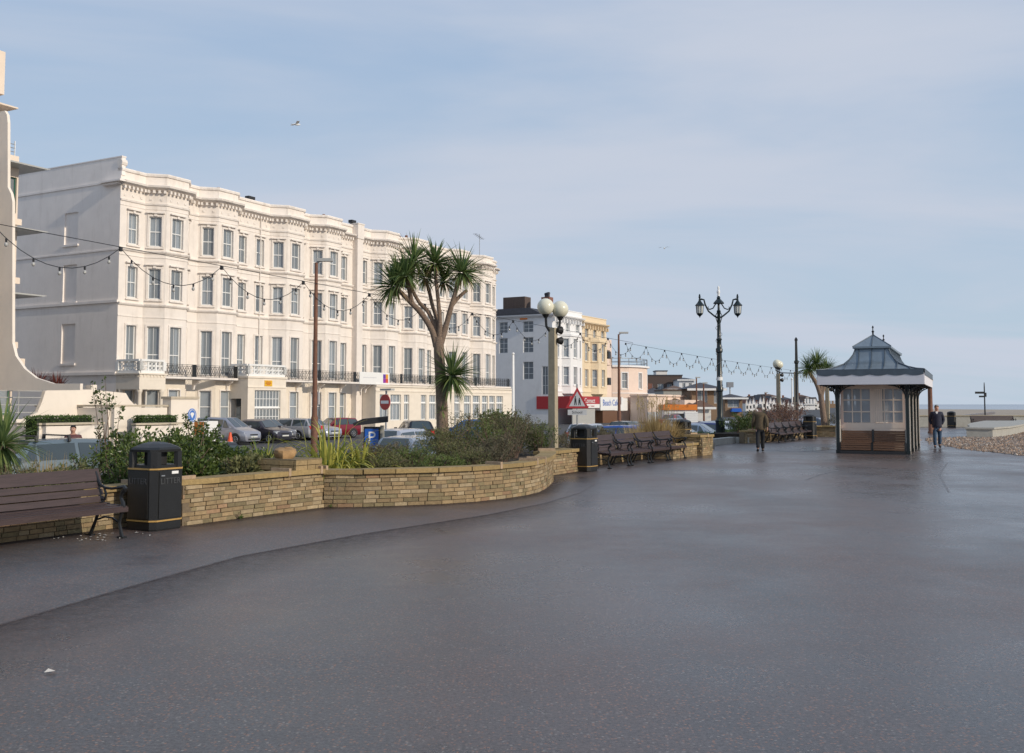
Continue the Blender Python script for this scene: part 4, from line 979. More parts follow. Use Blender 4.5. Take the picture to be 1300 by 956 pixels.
# ================================================================= BRICK PLANTER WALLS
def brick_wall(name, label, path, h=.66, t_=.30, seed=1, closed=False, coping=True, group=None, marks=True):
    """path in (s,n), thick to the inland side; courses of thin sandstone-coloured bricks"""
    s0, n0 = path[0]; t = thing(name, label, 'wall', s0, n0, 0, 0, group); r = random.Random(seed)
    P = [Vector((a-s0, b-n0)) for a, b in path]; L_ = [0]
    for a, b in zip(P[:-1], P[1:]): L_.append(L_[-1]+(b-a).length)
    def at(u):
        u = max(0, min(L_[-1]-1e-6, u))
        for i in range(len(P)-1):
            if u <= L_[i+1]: break
        d = (P[i+1]-P[i]).normalized(); return P[i]+d*(u-L_[i]), d
    core, br, cp, mk = MB(), MB(), MB(), MB()
    pr = [(p.x, p.y) for p in P]; inn = offset_poly(pr, -t_); fr_ = offset_poly(pr, -.012)
    core.prism(fr_+inn[::-1], -.05, h-.085)
    ch = .066; k = int((h-.085)/ch); ch = (h-.085)/k
    for c in range(k):
        u = r.uniform(-.2, 0)
        while u < L_[-1]:
            ln = r.choice([.16, .20, .24, .28, .32, .24]); a, b = max(0, u), min(L_[-1], u+ln-.012); u += ln
            if b-a < .03: continue
            (pa, d), (pb, _) = at(a), at(b); d = (pb-pa).normalized(); no = Vector((d.y, -d.x)); q = r.uniform(-.004, .015)
            g = r.uniform(.80, 1.16); hue = r.random()
            br.cur = (.295*g, .212*g, .115*g) if hue < .55 else ((.36*g, .28*g, .17*g) if hue < .8 else ((.22*g, .175*g, .095*g) if hue < .97 else (.30*g, .19*g, .11*g)))
            m_ = (pa+pb)/2+no*(q-.03); br.obox((m_.x, m_.y, (c+.5)*ch), (d.x*(b-a)/2, d.y*(b-a)/2, 0), (no.x*.03, no.y*.03, 0), (0, 0, ch/2-.006))
    u = 0
    while coping and u < L_[-1]:
        ln = min(r.uniform(.55, .85), L_[-1]-u); a, b = u, u+ln-.012; u += ln
        if b-a < .04: continue
        (pa, d), (pb, _) = at(a), at(b); d = (pb-pa).normalized(); no = Vector((d.y, -d.x)); g = r.uniform(.8, 1.15)
        cp.cur = (.31*g, .22*g, .095*g); m_ = (pa+pb)/2-no*(t_/2-.03); q = r.uniform(-.004, .004)
        cp.obox((m_.x, m_.y, h-.04+q), (d.x*(b-a)/2, d.y*(b-a)/2, 0), (no.x*(t_/2+.045), no.y*(t_/2+.045), 0), (0, 0, .04))
        if marks and r.random() < .45:
            mk.cur = (.40, .29, .19); m_ = pb-no*(t_/2-.03); mk.obox((m_.x, m_.y, h-.015), (d.x*.028, d.y*.028, 0), (no.x*(t_/2+.055), no.y*(t_/2+.055), 0), (0, 0, .065))
    core.build('mortar_core', 'mortar', t); br.build('brick_face', 'brick', t)
    if cp.v: cp.build('coping', 'brick', t)
    if mk.v: mk.build('header_brick', 'brick', t)
    # two ends get a plain brick return
    return t
GW = 'sandstone brick planter walls along the promenade'
brick_wall('planter_wall', 'long dark stretch of sandstone brick wall behind the near bench and bin', [(-3, 12.15), (10.75, 12.15)], .62, seed=2, group=GW)
brick_wall('planter_wall', 'straight sandstone brick wall between the near litter bin and the square pier', [(10.75, 12.15), (10.76, 11.5), (13.9, 11.43)], .68, seed=3, group=GW)
curve = [(13.90, 11.42), (13.98, 11.20), (14.25, 10.85), (14.75, 10.40), (15.3, 9.95), (16.0, 9.62), (16.8, 9.45), (17.6, 9.42), (18.4, 9.53), (19.2, 9.78), (20.0, 10.1), (20.8, 10.42), (21.6, 10.8), (22.4, 11.25)]
brick_wall('planter_wall', 'curved bulging sandstone brick wall below the tall cabbage palm', curve, .66, seed=4, group=GW)
brick_wall('planter_wall', 'short sandstone brick wall ending at the second litter bin', [(22.42, 11.45), (24.55, 11.52), (24.56, 12.15)], .62, seed=5, group=GW)
brick_wall('planter_wall', 'low sandstone brick wall behind the row of four benches', [(24.57, 12.2), (31.5, 12.2), (31.6, 11.4), (34.0, 11.4)], .46, seed=6, group=GW)
t = brick_wall('planter_wall', 'square end pier of the low brick wall past the four benches', [(34.0, 11.9), (34.01, 11.2), (35.2, 11.2), (35.21, 11.9)], .72, seed=7, group=GW)
brick_wall('planter_wall', 'low sandstone brick wall beyond the walking man, left of the far benches', [(45.6, 13.0), (47.0, 12.6), (52.5, 12.7), (52.6, 13.3)], .60, seed=8, group=GW)
brick_wall('planter_wall', 'sandstone brick wall behind the far litter bin, left of the shelter', [(53.0, 13.4), (57.0, 12.3), (57.2, 8.0)], .62, seed=9, group=GW, marks=False)
# pier at the joint
t = thing('brick_pier', 'low square brick pier with a boulder on it, where the straight and curved walls meet', 'pier', 13.4, 11.9)
mb = MB(); mb.box(-.18, .40, -.42, .30, .0, .70); mb.build('mortar_core', 'mortar', t)
mb = MB(); r = random.Random(3)
for zc in range(10):
    z0 = zc*.085; pr_ = .0 if zc < 8 else .05
    for side in range(4):
        Ls = (.62 if side in (0, 2) else .76)+2*pr_; u = 0
        while u < Ls:
            ln = min(r.choice([.2, .3, .38]), Ls-u); g = r.uniform(.75, 1.2); mb.cur = (.33*g, .235*g, .115*g)
            a, b = u, u+ln-.012; u += ln
            if b-a < .03: continue
            x0, x1, y0, y1 = -.20-pr_, .42+pr_, -.44-pr_, .32+pr_
            if side == 0: mb.box(x0+a, x0+b, y0, y0+.05, z0, z0+.075)
            elif side == 1: mb.box(x1-.05, x1, y0+a+.06 if a < .05 else y0+a, min(y0+b, y1-.06), z0, z0+.075)
            elif side == 2: mb.box(x0+a, x0+b, y1-.05, y1, z0, z0+.075)
            else: mb.box(x0, x0+.05, y0+a+.06 if a < .05 else y0+a, min(y0+b, y1-.06), z0, z0+.075)
mb.cur = (.20, .15, .08); mb.box(-.23, .45, -.47, .35, .80, .862); mb.build('brick_face', 'brick', t)
def boulder(name, label, s, n, z, rx, ry, rz, seed, m='stone', cat='boulder'):
    r = random.Random(seed); mb = MB(); nu, nv = 10, 7; vs = []; fs = []
    ph = [r.uniform(0, 6) for _ in range(6)]
    for j in range(nv+1):
        th = math.pi*j/nv
        for i in range(nu):
            a = 2*math.pi*i/nu; q = 1+.16*math.sin(2*a+ph[0]+th)+.10*math.sin(3*a+ph[1])+.10*math.sin(3*th+ph[2]); q *= r.uniform(.93, 1.05)
            vs.append((rx*q*math.sin(th)*math.cos(a), ry*q*math.sin(th)*math.sin(a), max(0, rz*(q*math.cos(th)*.9+.75))))
    for j in range(nv):
        for i in range(nu): i2 = (i+1) % nu; fs.append((j*nu+i, (j+1)*nu+i, (j+1)*nu+i2, j*nu+i2))
    mb.add(vs, fs); o = mb.build(name, m, None, smooth=35); x, y = W(s, n); o.location = (x, y, z); o.rotation_euler = (0, 0, FR); return tag(o, label, cat)
boulder('boulder', 'brown sandstone boulder sitting on the square brick pier', 13.42, 11.9, .83, .21, .17, .13, 11)
# soil in the planters
def soil(poly, z, lab='planted bed of dark soil behind the brick walls'):
    mb = MB(); prism_sn(mb, poly, -.3, z); tag(mb.build('soil', 'soil'), kind='structure')
soil([(-3, 12.5), (10.9, 12.5), (11, 11.86), (13.9, 11.8), (14.7, 10.9), (15.6, 10.25), (16.8, 9.8), (17.8, 9.8), (19.2, 10.2), (20.8, 10.85), (22.2, 11.8), (24.2, 11.86), (24.3, 12.55), (31.8, 12.55), (31.9, 11.8), (35, 11.8), (35, 15.3), (-3, 15.3)], .40)
soil([(46, 13.35), (47.0, 13.0), (52.2, 13.05), (53.2, 13.75), (57.3, 12.6), (57.6, 8), (66, 9), (66, 14.9), (46, 14.9)], .42)
# low concrete kerbs framing the ornate lamp
t = thing('kerb_bed', 'low concrete kerb edging the bed around the ornate street lamp', 'kerb', 38.5, 12.6)
mb = MB(); mb.box(0, 1.3, 0, .3, 0, .22); mb.build('kerb', 'concrete', t)
mb = MB(); mb.box(.3, 7.6, .9, 1.25, 0, .28); mb.box(7.3, 7.6, .3, .899, 0, .28); mb.build('kerb', 'concrete_grey', t)
# ================================================================= STREET FURNITURE
def make_bench(Lb, label, s, n, z=0, group=None, rot=0):
    """local x along the bench, seat faces -y; origin at the front leg line"""
    t = thing('park_bench', label, 'bench', s, n, z, rot, group)
    k = max(2, int(round(Lb/1.3))+1)
    xs_ = [.05, Lb-.05]
    for x in xs_:
        e = MB()
        def sc(pts, rr, nn=6): e.tube([(x, a, b) for a, b in pts], rr, nn)
        # front leg with knee and foot, rising into the arm scroll
        sc([(-.02, .0), (.0, .05), (.045, .20), (.02, .32), (-.03, .40), (-.02, .47), (.03, .54), (.0, .61), (-.05, .645)], [.035, .026, .022, .026, .032, .028, .024, .030, .030])
        sc([(-.05, .645), (-.065, .66), (-.03, .69), (.06, .675), (.20, .655), (.34, .66), (.44, .70), (.50, .78), (.545, .865), (.60, .885)], [.028, .030, .028, .022, .020, .020, .020, .022, .022, .018])
        sc([(.50, .78), (.475, .66), (.44, .54), (.41, .46), (.46, .35), (.52, .20), (.60, .05), (.63, .0)], [.02, .022, .022, .026, .024, .022, .026, .034])
        sc([(.0, .395), (.15, .40), (.30, .415), (.43, .455)], [.022, .020, .020, .022])
        sc([(.045, .20), (.18, .26), (.33, .27), (.50, .22)], [.014]*4)
        sc([(.36, .655), (.32, .58), (.34, .50), (.42, .50)], [.016, .018, .016, .014])
        e.box(x-.035, x+.035, -.07, .05, .0, .025); e.box(x-.035, x+.035, .56, .69, .0, .025)
        e.build('bench_end', 'iron', t, smooth=50)
    r = random.Random(int(s*10))
    for y, z in ((.00, .415), (.115, .425), (.23, .43), (.34, .445)):
        b = MB(); b.bar((0, y, z), (Lb, y, z), .092, .03); b.build('seat_slat', 'wood', t)
    for y, z in ((.425, .505), (.455, .60), (.483, .695), (.51, .79), (.545, .87)):
        b = MB(); b.obox((Lb/2, y, z), (Lb/2, 0, 0), (0, .012, -.004), (0, .014, .040)); b.build('back_slat', 'wood', t)
    b = MB(); b.bar((0, -.055, .385), (Lb, -.055, .385), .024, .06); b.build('front_rail', 'wood', t)
    return t
make_bench(2.35, 'brown slatted bench with black scrolled iron ends in the near left corner', 7.12, 11.2)
GB = 'slatted benches with iron ends along the planter walls'
for i, lb in enumerate(['nearest of the four slatted benches right of the second litter bin', 'second nearest of the four slatted benches beyond the second litter bin', 'third nearest of the four slatted benches beyond the second litter bin', 'farthest of the four slatted benches, next to the low brick end wall']):
    make_bench(1.5, lb, 25.95+i*1.63, 11.25, group=GB)
for i, lb in enumerate(['first of the distant benches right of the walking man', 'second of the distant benches right of the walking man', 'distant bench in the middle of the row right of the walking man', 'fourth of the distant benches, near the far litter bin', 'last distant bench, directly beside the far litter bin']):
    make_bench(1.3, lb, 47.3+i*1.42, 11.9, group=GB)
t = make_bench(3.2, 'dark bench in front of the low sea wall under the fingerpost', 0, 0); t.location = (*SB(1233, 76), 0); t.rotation_euler = (0, 0, R(-4))
for x in (.3, 2.6):
    pass
def make_bin(label, s, n, rot=0, group='black hooded litter bins', sc_=1.0):
    t = thing('litter_bin', label, 'litter bin', s, n, 0, rot, group)
    def octo(h, c): return [(-h+c, -h), (h-c, -h), (h, -h+c), (h, h-c), (h-c, h), (-h+c, h), (-h, h-c), (-h, -h+c)]
    def ring(mb, levels):
        vs = []; fs = []
        for h, c, z in levels: vs += [(x, y, z) for x, y in octo(h, c)]
        for i in range(len(levels)-1):
            for k in range(8): k2 = (k+1) % 8; fs.append((i*8+k, i*8+k2, (i+1)*8+k2, (i+1)*8+k))
        fs += [tuple(range(7, -1, -1)), tuple((len(levels)-1)*8+k for k in range(8))]; mb.add(vs, fs)
    b = MB(); ring(b, [(.285, .07, 0), (.29, .07, .03), (.29, .07, .13), (.30, .075, .14)]); b.build('plinth', 'bin', t)
    b = MB(); ring(b, [(.298, .075, .14), (.30, .08, .50), (.30, .08, .86)]); body = b.build('body', 'bin', t)
    for z in (.135, .865):
        b = MB(); ring(b, [(.306, .08, z), (.306, .08, z+.022)]); b.build('gold_band', 'gold', t)
    # door panel on the left face with lettering, lock and hinges on the front corner
    b = MB(); b.box(-.312, -.301, -.20, .20, .18, .84); b.build('door', 'bin', t); b = MB(); b.box(-.20, .20, -.312, -.301, .18, .84); d = b.build('door', 'bin', t)
    M.setdefault('dull_grey', mat('dull_grey', (.055, .057, .06), .5, .1, 8))
    textmesh('LITTER', .12, 'lettering', 'dull_grey', t, (-.314, 0, .70), (R(90), 0, R(-90)), .003)
    textmesh('LITTER', .12, 'lettering', 'dull_grey', t, (0, -.314, .70), (R(90), 0, 0), .003)
    b = MB(); b.tube([(-.18, -.322, .78), (-.12, -.322, .78)], .012, 6); b.build('lock', 'steel', t)
    b = MB(); b.box(.02, .14, -.316, -.3125, .80, .84); b.build('sticker', 'white', t)
    # hood: four corner posts, domed roof
    b = MB()
    for sx_ in (-1, 1):
        for sy in (-1, 1):
            c = .285; b.prism([(sx_*c, sy*(c-.13)), (sx_*c, sy*(c-.06)), (sx_*(c-.06), sy*c), (sx_*(c-.13), sy*c), (sx_*(c-.16), sy*(c-.05)), (sx_*(c-.05), sy*(c-.16))][::sx_*sy], .887, 1.12)
    ring(b, [(.285, .08, 1.115), (.29, .09, 1.15), (.27, .10, 1.18), (.19, .10, 1.225), (.10, .05, 1.25), (.03, .01, 1.255)])
    b.box(-.26, .26, -.26, .26, .888, .93)
    b.build('hood', 'bin', t)
    b = MB(); b.box(-.11, .11, -.11, .11, .931, 1.114); b.build('liner', 'black', t)
    return t
make_bin('large black litter bin with gold bands beside the near bench', 10.35, 11.62)
make_bin('black litter bin at the end of the curved wall, left of the four benches', 24.75, 11.45)
make_bin('black litter bin standing behind the square end pier near the ornate lamp', 35.6, 12.5)
make_bin('far black litter bin between the distant benches and the shelter', 54.3, 12.0)
make_bin('distant dark litter bin in front of the low sea wall', 84.2, 7.9)
# ---- ornate lamp
t = thing('ornate_street_lamp', 'tall ornate black street lamp with two hanging lanterns and curved arms', 'street lamp', 48, 14.9)
mb = MB(); mb.lathe([(.30, -.3), (.30, .12), (.24, .18), (.22, .9), (.25, .98), (.19, 1.08), (.15, 1.2), (.145, 2.4), (.18, 2.44), (.18, 2.6), (.14, 2.66), (.125, 4.3), (.17, 4.35), (.17, 4.5), (.12, 4.56), (.11, 4.9), (.15, 4.95), (.10, 5.05), (.075, 6.3), (.11, 6.35), (.06, 6.42), (.05, 6.95), (.10, 7.0), (.05, 7.1)], (0, 0), 12); mb.build('column', 'iron_green', t, smooth=40)
rt = R(61.1)  # arms are spread across the view direction of the promenade
mb = MB(); mb.lathe([(.152, 2.95), (.152, 3.12)], (0, 0), 12); mb.build('collar', 'white', t)
armd = Vector((math.cos(-FR), math.sin(-FR), 0))
def A_(x, z): return armd*x+Vector((0, 0, z))
mb = MB()
for q in (-1, 1):
    mb.tube([A_(0, 6.0), A_(q*.22, 6.12), A_(q*.50, 6.35), A_(q*.66, 6.68), A_(q*.72, 6.92), A_(q*.88, 6.95)], [.05, .042, .04, .04, .04, .05], 7)
    mb.tube([A_(0, 6.9), A_(q*.14, 6.72), A_(q*.28, 6.50), A_(q*.44, 6.44), A_(q*.54, 6.50), A_(q*.50, 6.58)], [.035, .03, .03, .03, .025, .02], 6)
    mb.tube([A_(0, 6.45), A_(q*.17, 6.1), A_(0, 5.55)], .022, 5)
mb.build('arm', 'iron_green', t, smooth=50)
mb = MB(); mb.lathe([(.07, 7.1), (.05, 7.2), (.09, 7.28), (.07, 7.38), (.04, 7.42), (.055, 7.52), (.02, 7.60)], (0, 0), 10); mb.build('finial', 'white', t, smooth=40)
mb = MB(); mb.lathe([(.03, 7.02), (.26, 6.78), (.28, 6.72), (.05, 6.70)], (0, 0), 8); mb.build('crown', 'iron_green', t)
for q in (-1, 1):
    c = A_(q*.93, 0); l = MB(); l.lathe([(.04, 7.04), (.07, 6.98), (.04, 6.92), (.06, 6.70), (.14, 6.52), (.24, 6.36), (.245, 6.33), (.18, 6.33)][::-1], (c.x, c.y), 8)
    l.lathe([(.01, 5.42), (.03, 5.50), (.06, 5.56), (.15, 5.68), (.16, 5.74), (.14, 5.76)], (c.x, c.y), 8)
    for k in range(8):
        a = 2*math.pi*k/8; l.bar((c.x+.165*math.cos(a), c.y+.165*math.sin(a), 5.75), (c.x+.19*math.cos(a), c.y+.19*math.sin(a), 6.34), .016, .016)
    l.lathe([(.03, 7.04), (.05, 7.10), (.02, 7.2)], (c.x, c.y), 8)
    l.v = [(x, y, 7.2-(7.2-z)*.66) for x, y, z in l.v]
    lo_ = l.build('lantern', 'iron_green', t)
    g = MB(); g.lathe([(.145, 5.762), (.175, 6.325)], (c.x, c.y), 8); g.v = [(x, y, 7.2-(7.2-z)*.66) for x, y, z in g.v]; g.build('glass', 'lantern_glass', lo_)
# a stray wrapped cable on the column
mb = MB(); mb.tube([(.16*math.cos(a*.9), .16*math.sin(a*.9), 2.2+a*.09) for a in range(0, 40)], .012, 4); mb.build('wrapped_cable', 'steel', t)
# ---- globe lamps
def globe_lamp(label, s, n, h=4.1, off=.30, spk=True, rotn=0, group='concrete posts with twin opal globe lamps', arms=0):
    t = thing('globe_lamp', label, 'street lamp', s, n, 0, rotn, group)
    mb = MB(); q = .098
    mb.add([(x*q*k, y*q*k, z) for k, z in ((1.15, -.4), (1.0, h-.35)) for x, y in ((-1,-1), (1,-1), (1,1), (-1,1))], [(3,2,1,0), (4,5,6,7), (0,1,5,4), (1,2,6,5), (2,3,7,6), (3,0,4,7)])
    mb.build('post', 'concrete', t)
    d = Vector((math.cos(-FR), math.sin(-FR), 0))
    for k, (dx_, dz) in enumerate(((-off, .0), (off, -.06))):
        c = d*dx_+Vector((0, .10*(1 if k else -1), 0)); st = MB()
        if arms: st.tube([(0, 0, h-.5), (c.x*.7, c.y*.7, h-.45), (c.x, c.y, h-.25), (c.x, c.y, h+dz+.02)], .045, 8)
        else: st.tube([(c.x*.3, c.y*.3, h-.5), (c.x*.9, c.y*.9, h-.3), (c.x, c.y, h+dz+.02)], .04, 8)
        st.lathe([(.05, h+dz-.06), (.11, h+dz+.04), (.12, h+dz+.06)], (c.x, c.y), 12)
        b = st.build('bracket', 'iron', t)
        g = MB(); g.sphere((c.x, c.y, h+.26+dz), .245, 24, 14); g.build('globe', 'globe', t, smooth=180)
    if spk:
        for z in (h-.42, h-.72):
            g = MB(); v = d*.12; g.tube([(v.x-.05, v.y-.05, z), (v.x+d.x*.12, v.y+d.y*.12, z)], [.07, .12], 10); g.build('loudspeaker', 'black', t)
    return t
globe_lamp('near concrete lamp post with two large opal globes, rising from the grey-green scrub', 26.0, 13.0, 4.35)
globe_lamp('second concrete globe lamp post, standing behind the distant benches', 60.2, 15.1, 3.95, .16)
globe_lamp('concrete globe post right behind the left corner of the shelter', 59.6, 12.15, 3.35, .16)
o_ = globe_lamp('brownish globe post seen under the right eave of the shelter', 78.0, 4.4, 3.2, .3, False) if False else None
globe_lamp('faint far lamp post with two globes on wide arms above the white gabled houses', 96, 22.5, 5.2, 1.9, False, arms=1)
t = thing('concrete_column', 'plain brown column seen under the right end of the shelter roof', 'column', *SB(1180, 62), 0, 0, world=True)
mb = MB(); mb.lathe([(.20, 0), (.19, .1), (.15, .15), (.13, 3.0), (.17, 3.1), (.17, 3.2)], (0, 0), 10); mb.build('shaft', 'rust', t, smooth=40); mb = MB(); mb.lathe([(.2, 3.205), (.2, 3.3), (.03, 3.5)], (0, 0), 10); mb.build('cap', 'concrete', t)
# ---- rust-brown road lamps
def road_lamp(label, s, n, h, group='rust-brown road lamp posts'):
    z = gz(s, n); t = thing('road_lamp', label, 'street lamp', s, n, z, 0, group); h -= z
    mb = MB(); mb.lathe([(.16, -.2), (.16, 1.8), (.12, 1.95), (.105, 3.9), (.09, h-2.0), (.07, h-.1)], (0, 0), 10); mb.build('post', 'rust', t, smooth=40)
    d = Vector((math.cos(-FR), math.sin(-FR), 0)); mb = MB()
    mb.tube([(0, 0, h-.12), tuple(d*.25+Vector((0, 0, h)))], .04, 6); c = d*.40+Vector((0, 0, h+.02)); mb.obox(c, d*.36, Vector((-d.y, d.x, 0))*.13, (0, 0, .07)); mb.build('lamp_head', 'lamp_head', t)
    mb = MB(); mb.box(.12, .16, -.14, .14, 2.4, 3.0); mb.build('notice', 'white', t)
    return t
road_lamp('near rust-brown lamp post in front of the terrace, left of the cabbage palm', 35.9, 30.1, 8.4)
road_lamp('far rust-brown lamp post in front of the ochre and pink houses', 74.1, 31.2, 7.45)
for i, (px, Y, py, lb) in enumerate([(884, 135, 480, 'thin pole in front of the dark hipped brick house'), (893, 128, 487, 'second thin pole beside the hipped brick house'), (971, 190, 499, 'thin far pole among the white gabled houses')]):
    t = thing('pole', lb, 'pole', *SB(px, Y), -1, 0, world=True); mb = MB(); mb.lathe([(.13, 0), (.09, zat(py, Y)+1)], (0, 0), 8); mb.build('shaft', 'rust' if i < 2 else 'brick_dark', t); mb = MB(); mb.box(-.12, .5, -.12, .12, zat(py, Y)+1.003, zat(py, Y)+1.15); mb.build('lamp_head', 'lamp_head', t)
t = thing('flagpole', 'white flagpole at the far end of the terrace', 'flagpole', 83.2, 45.8, -.6)
mb = MB(); mb.lathe([(.16, 0), (.11, 7.0), (.08, 7.05)], (0, 0), 8); mb.build('shaft', 'white', t, smooth=40); mb = MB(); mb.sphere((0, 0, 7.15), .13, 10, 8); mb.build('finial', 'white', t, smooth=180)
t = thing('flagpole', 'thin white mast standing among the far white gabled houses', 'mast', *SB(1005, 110), -.5, 0, world=True)
mb = MB(); mb.lathe([(.10, 0), (.07, 5.0)], (0, 0), 8); mb.build('shaft', 'white', t); mb = MB(); mb.sphere((0, 0, 5.05), .12, 8, 6); mb.build('finial', 'white', t)
t = thing('black_pole', 'slim black pole with a collared top, left of the shelter palm', 'pole', 70.9, 16.5, -.3)
mb = MB(); mb.lathe([(.2, 0), (.18, .9), (.12, 1.0), (.11, 4.9), (.16, 4.95), (.16, 5.1), (.10, 5.15), (.08, 6.5)], (0, 0), 10); mb.build('shaft', 'iron', t, smooth=40); mb = MB(); mb.lathe([(.11, 6.502), (.11, 6.62), (.03, 6.75)], (0, 0), 8); mb.build('cap', 'iron', t)
# ---- ticket machine
z = gz(26.6, 20)
t = thing('ticket_machine', 'parking ticket machine with a blue P panel and a sloping dark hood', 'ticket machine', 26.6, 19.9, z+.06, 0)
d = math.atan2(1, .0)
t.rotation_euler = (0, 0, R(6))
mb = MB(); mb.box(-.26, .26, -.22, .26, 0, 1.62); mb.build('cabinet', 'black', t)
mb = MB(); mb.slab([(-.56, 1.66), (.52, 1.78), (.52, 1.97), (-.30, 1.88), (-.6, 1.74)], -.45, .42); mb.build('hood', 'black', t)
mb = MB(); mb.box(-.22, .22, -.235, -.221, .95, 1.56); p = mb.build('panel', 'blue_sign', t)
textmesh('P', .52, 'lettering', 'white', t, (0.0, -.240, 1.27), (R(90), 0, 0), .004)
mb = MB(); mb.box(.27, .40, -.15, .2, .2, 1.66); mb.build('side_post', 'concrete_grey', t)
# ---- signs
z = gz(32.6, 23.7)
t = thing('no_entry_sign', 'round red no entry sign with a white bar on a grey post', 'road sign', 32.6, 23.7, z); t.rotation_euler = (0, 0, R(-42))
mb = MB(); mb.tube([(0, 0, -.1), (0, 0, 2.95)], .038, 8); mb.build('post', 'steel', t); mb = MB(); mb.tube([(0, -.075, 2.50), (0, -.045, 2.50)], .31, 28); mb.build('disc', 'red_sign', t); mb = MB(); mb.box(-.23, .23, -.082, -.077, 2.44, 2.56); mb.build('white_bar', 'white', t)
mb = MB(); mb.box(-.33, .33, -.05, .15, 2.96, 3.04); mb.build('lamp_head', 'lamp_head', t)
z = gz(40.8, 19.2)
t = thing('warning_sign', 'red triangular warning sign with two walking figures above a small plate', 'road sign', 40.8, 19.2, z); t.rotation_euler = (0, 0, R(-2))
mb = MB(); mb.tube([(0, 0, -.1), (0, 0, 3.35)], .038, 8); mb.build('post', 'steel', t)
mb = MB(); mb.slab([(-.52, 2.28), (.52, 2.28), (0, 3.22)], -.06, -.042); tri = mb.build('triangle', 'red_sign', t)
M['sign_grey'] = mat('sign_grey', (.50, .51, .52), .5, .05, 5)
mb = MB(); mb.slab([(-.36, 2.37), (.36, 2.37), (0, 3.03)], -.065, -.061); mb.build('field', 'sign_grey', t)
mb = MB()
for x in (-.08, .10):
    hh = .42 if x < 0 else .34
    mb.slab([(x-.05, 2.42), (x-.02, 2.42), (x, 2.42+hh*.4), (x+.03, 2.42), (x+.06, 2.42), (x+.035, 2.42+hh*.75), (x-.035, 2.42+hh*.75)], -.069, -.066); mb.box(x-.022, x+.022, -.069, -.066, 2.42+hh*.78, 2.42+hh*.95)
mb.build('figures', 'black', t)
mb = MB(); mb.box(-.42, .42, -.06, -.042, 1.98, 2.22); pl = mb.build('plate', 'sign_grey', t)
textmesh('School', .17, 'lettering', 'black', t, (0, -.063, 2.10), (R(90), 0, 0), .002)
t = thing('direction_sign', 'small black fingerpost sign on a thin pole near the sea wall', 'fingerpost', *SB(1249, 84), 0, 0, world=True)
mb = MB(); mb.lathe([(.10, 0), (.08, .4), (.06, .5), (.05, 3.2), (.03, 3.6)], (0, 0), 8); mb.build('post', 'iron', t)
mb = MB(); mb.box(-.78, -.05, -.02, .02, 2.66, 2.84); mb.build('finger_board', 'iron', t); mb = MB(); mb.box(-.5, -.05, -.10, -.06, 2.36, 2.50); mb.box(.05, .16, -.03, .03, 2.4, 2.75); mb.build('finger_board', 'iron', t)
# ---- traffic cone and small barrier lamp
z = gz(34, 33.6)
t = thing('traffic_cone', 'orange and white traffic cone standing on the road before the silver car', 'traffic cone', 34.0, 33.4, z)
mb = MB(); mb.box(-.28, .28, -.28, .28, 0, .07); mb.lathe([(.22, .07), (.17, .42)], (0, 0), 14); mb.lathe([(.125, .72), (.05, 1.12), (.045, 1.14)], (0, 0), 14); mb.build('body', mat('cone_orange', (.75, .10, .03), .5), t, smooth=30)
mb = MB(); mb.lathe([(.168, .421), (.127, .719)], (0, 0), 14); mb.build('reflective_sleeve', 'white', t, smooth=30)
z = gz(29.2, 29.9)
t = thing('junction_box', 'white and orange box on a post showing above the shrubs', 'box', 29.2, 29.9, z)
mb = MB(); mb.box(-.45, .30, -.25, .25, .95, 1.75); mb.tube([(0, 0, 0), (0, 0, .95)], .05, 6); mb.build('case', 'white', t); mb = MB(); mb.box(-.47, -.451, -.25, .25, 1.2, 1.72); mb.build('side_panel', 'orange', t)
# ================================================================= SHELTER
t = thing('seafront_shelter', 'seaside shelter with a swept grey lead roof, scalloped edge and glazed cream screens', 'shelter', 38.35, 6.25, 0, R(4.6))
Lr, hw = 9.0, 1.80         # roof length and half width; local x = depth, local y = inland
x0r, x1r = -.66, Lr-.66
def ringrect(h, inset, z): return [(x0r+inset, -hw+inset, z), (x0r+inset, hw-inset, z), (x1r-inset, hw-inset, z), (x1r-inset, -hw+inset, z)]
mb = MB(); prof = [(0, 3.03), (.25, 3.06), (.55, 3.14), (.85, 3.27), (1.02, 3.43), (1.15, 3.62), (1.22, 3.82), (1.25, 3.95)]
vs = []; fs = []
for q, z in prof: vs += ringrect(0, q, z)
for i in range(len(prof)-1):
    for k in range(4): k2 = (k+1) % 4; fs.append((i*4+k, i*4+k2, (i+1)*4+k2, (i+1)*4+k)[::-1])
mb.add(vs, fs); roof = mb.build('roof', 'lead', t, smooth=40)
seam = MB()
for frac in [i/8 for i in range(9)]:           # standing seams on the two end slopes and long slopes
    for ex in (x0r, x1r):
        pts = []
        for q, z in prof:
            sg = 1 if ex == x0r else -1; yy = -hw+2*hw*frac; yy = max(-hw+q, min(hw-q, yy)); pts.append((ex+sg*(q-.01), yy, z+.015))
        seam.tube(pts, .018, 5)
for i in range(1, 19):
    for sg in (-1, 1):
        pts = []
        for q, z in prof:
            xx = x0r+(x1r-x0r)*i/19; xx = max(x0r+q, min(x1r-q, xx)); pts.append((xx, sg*(hw-q+.01), z+.015))
        seam.tube(pts, .018, 5)
seam.build('seam', 'lead_dark', roof)
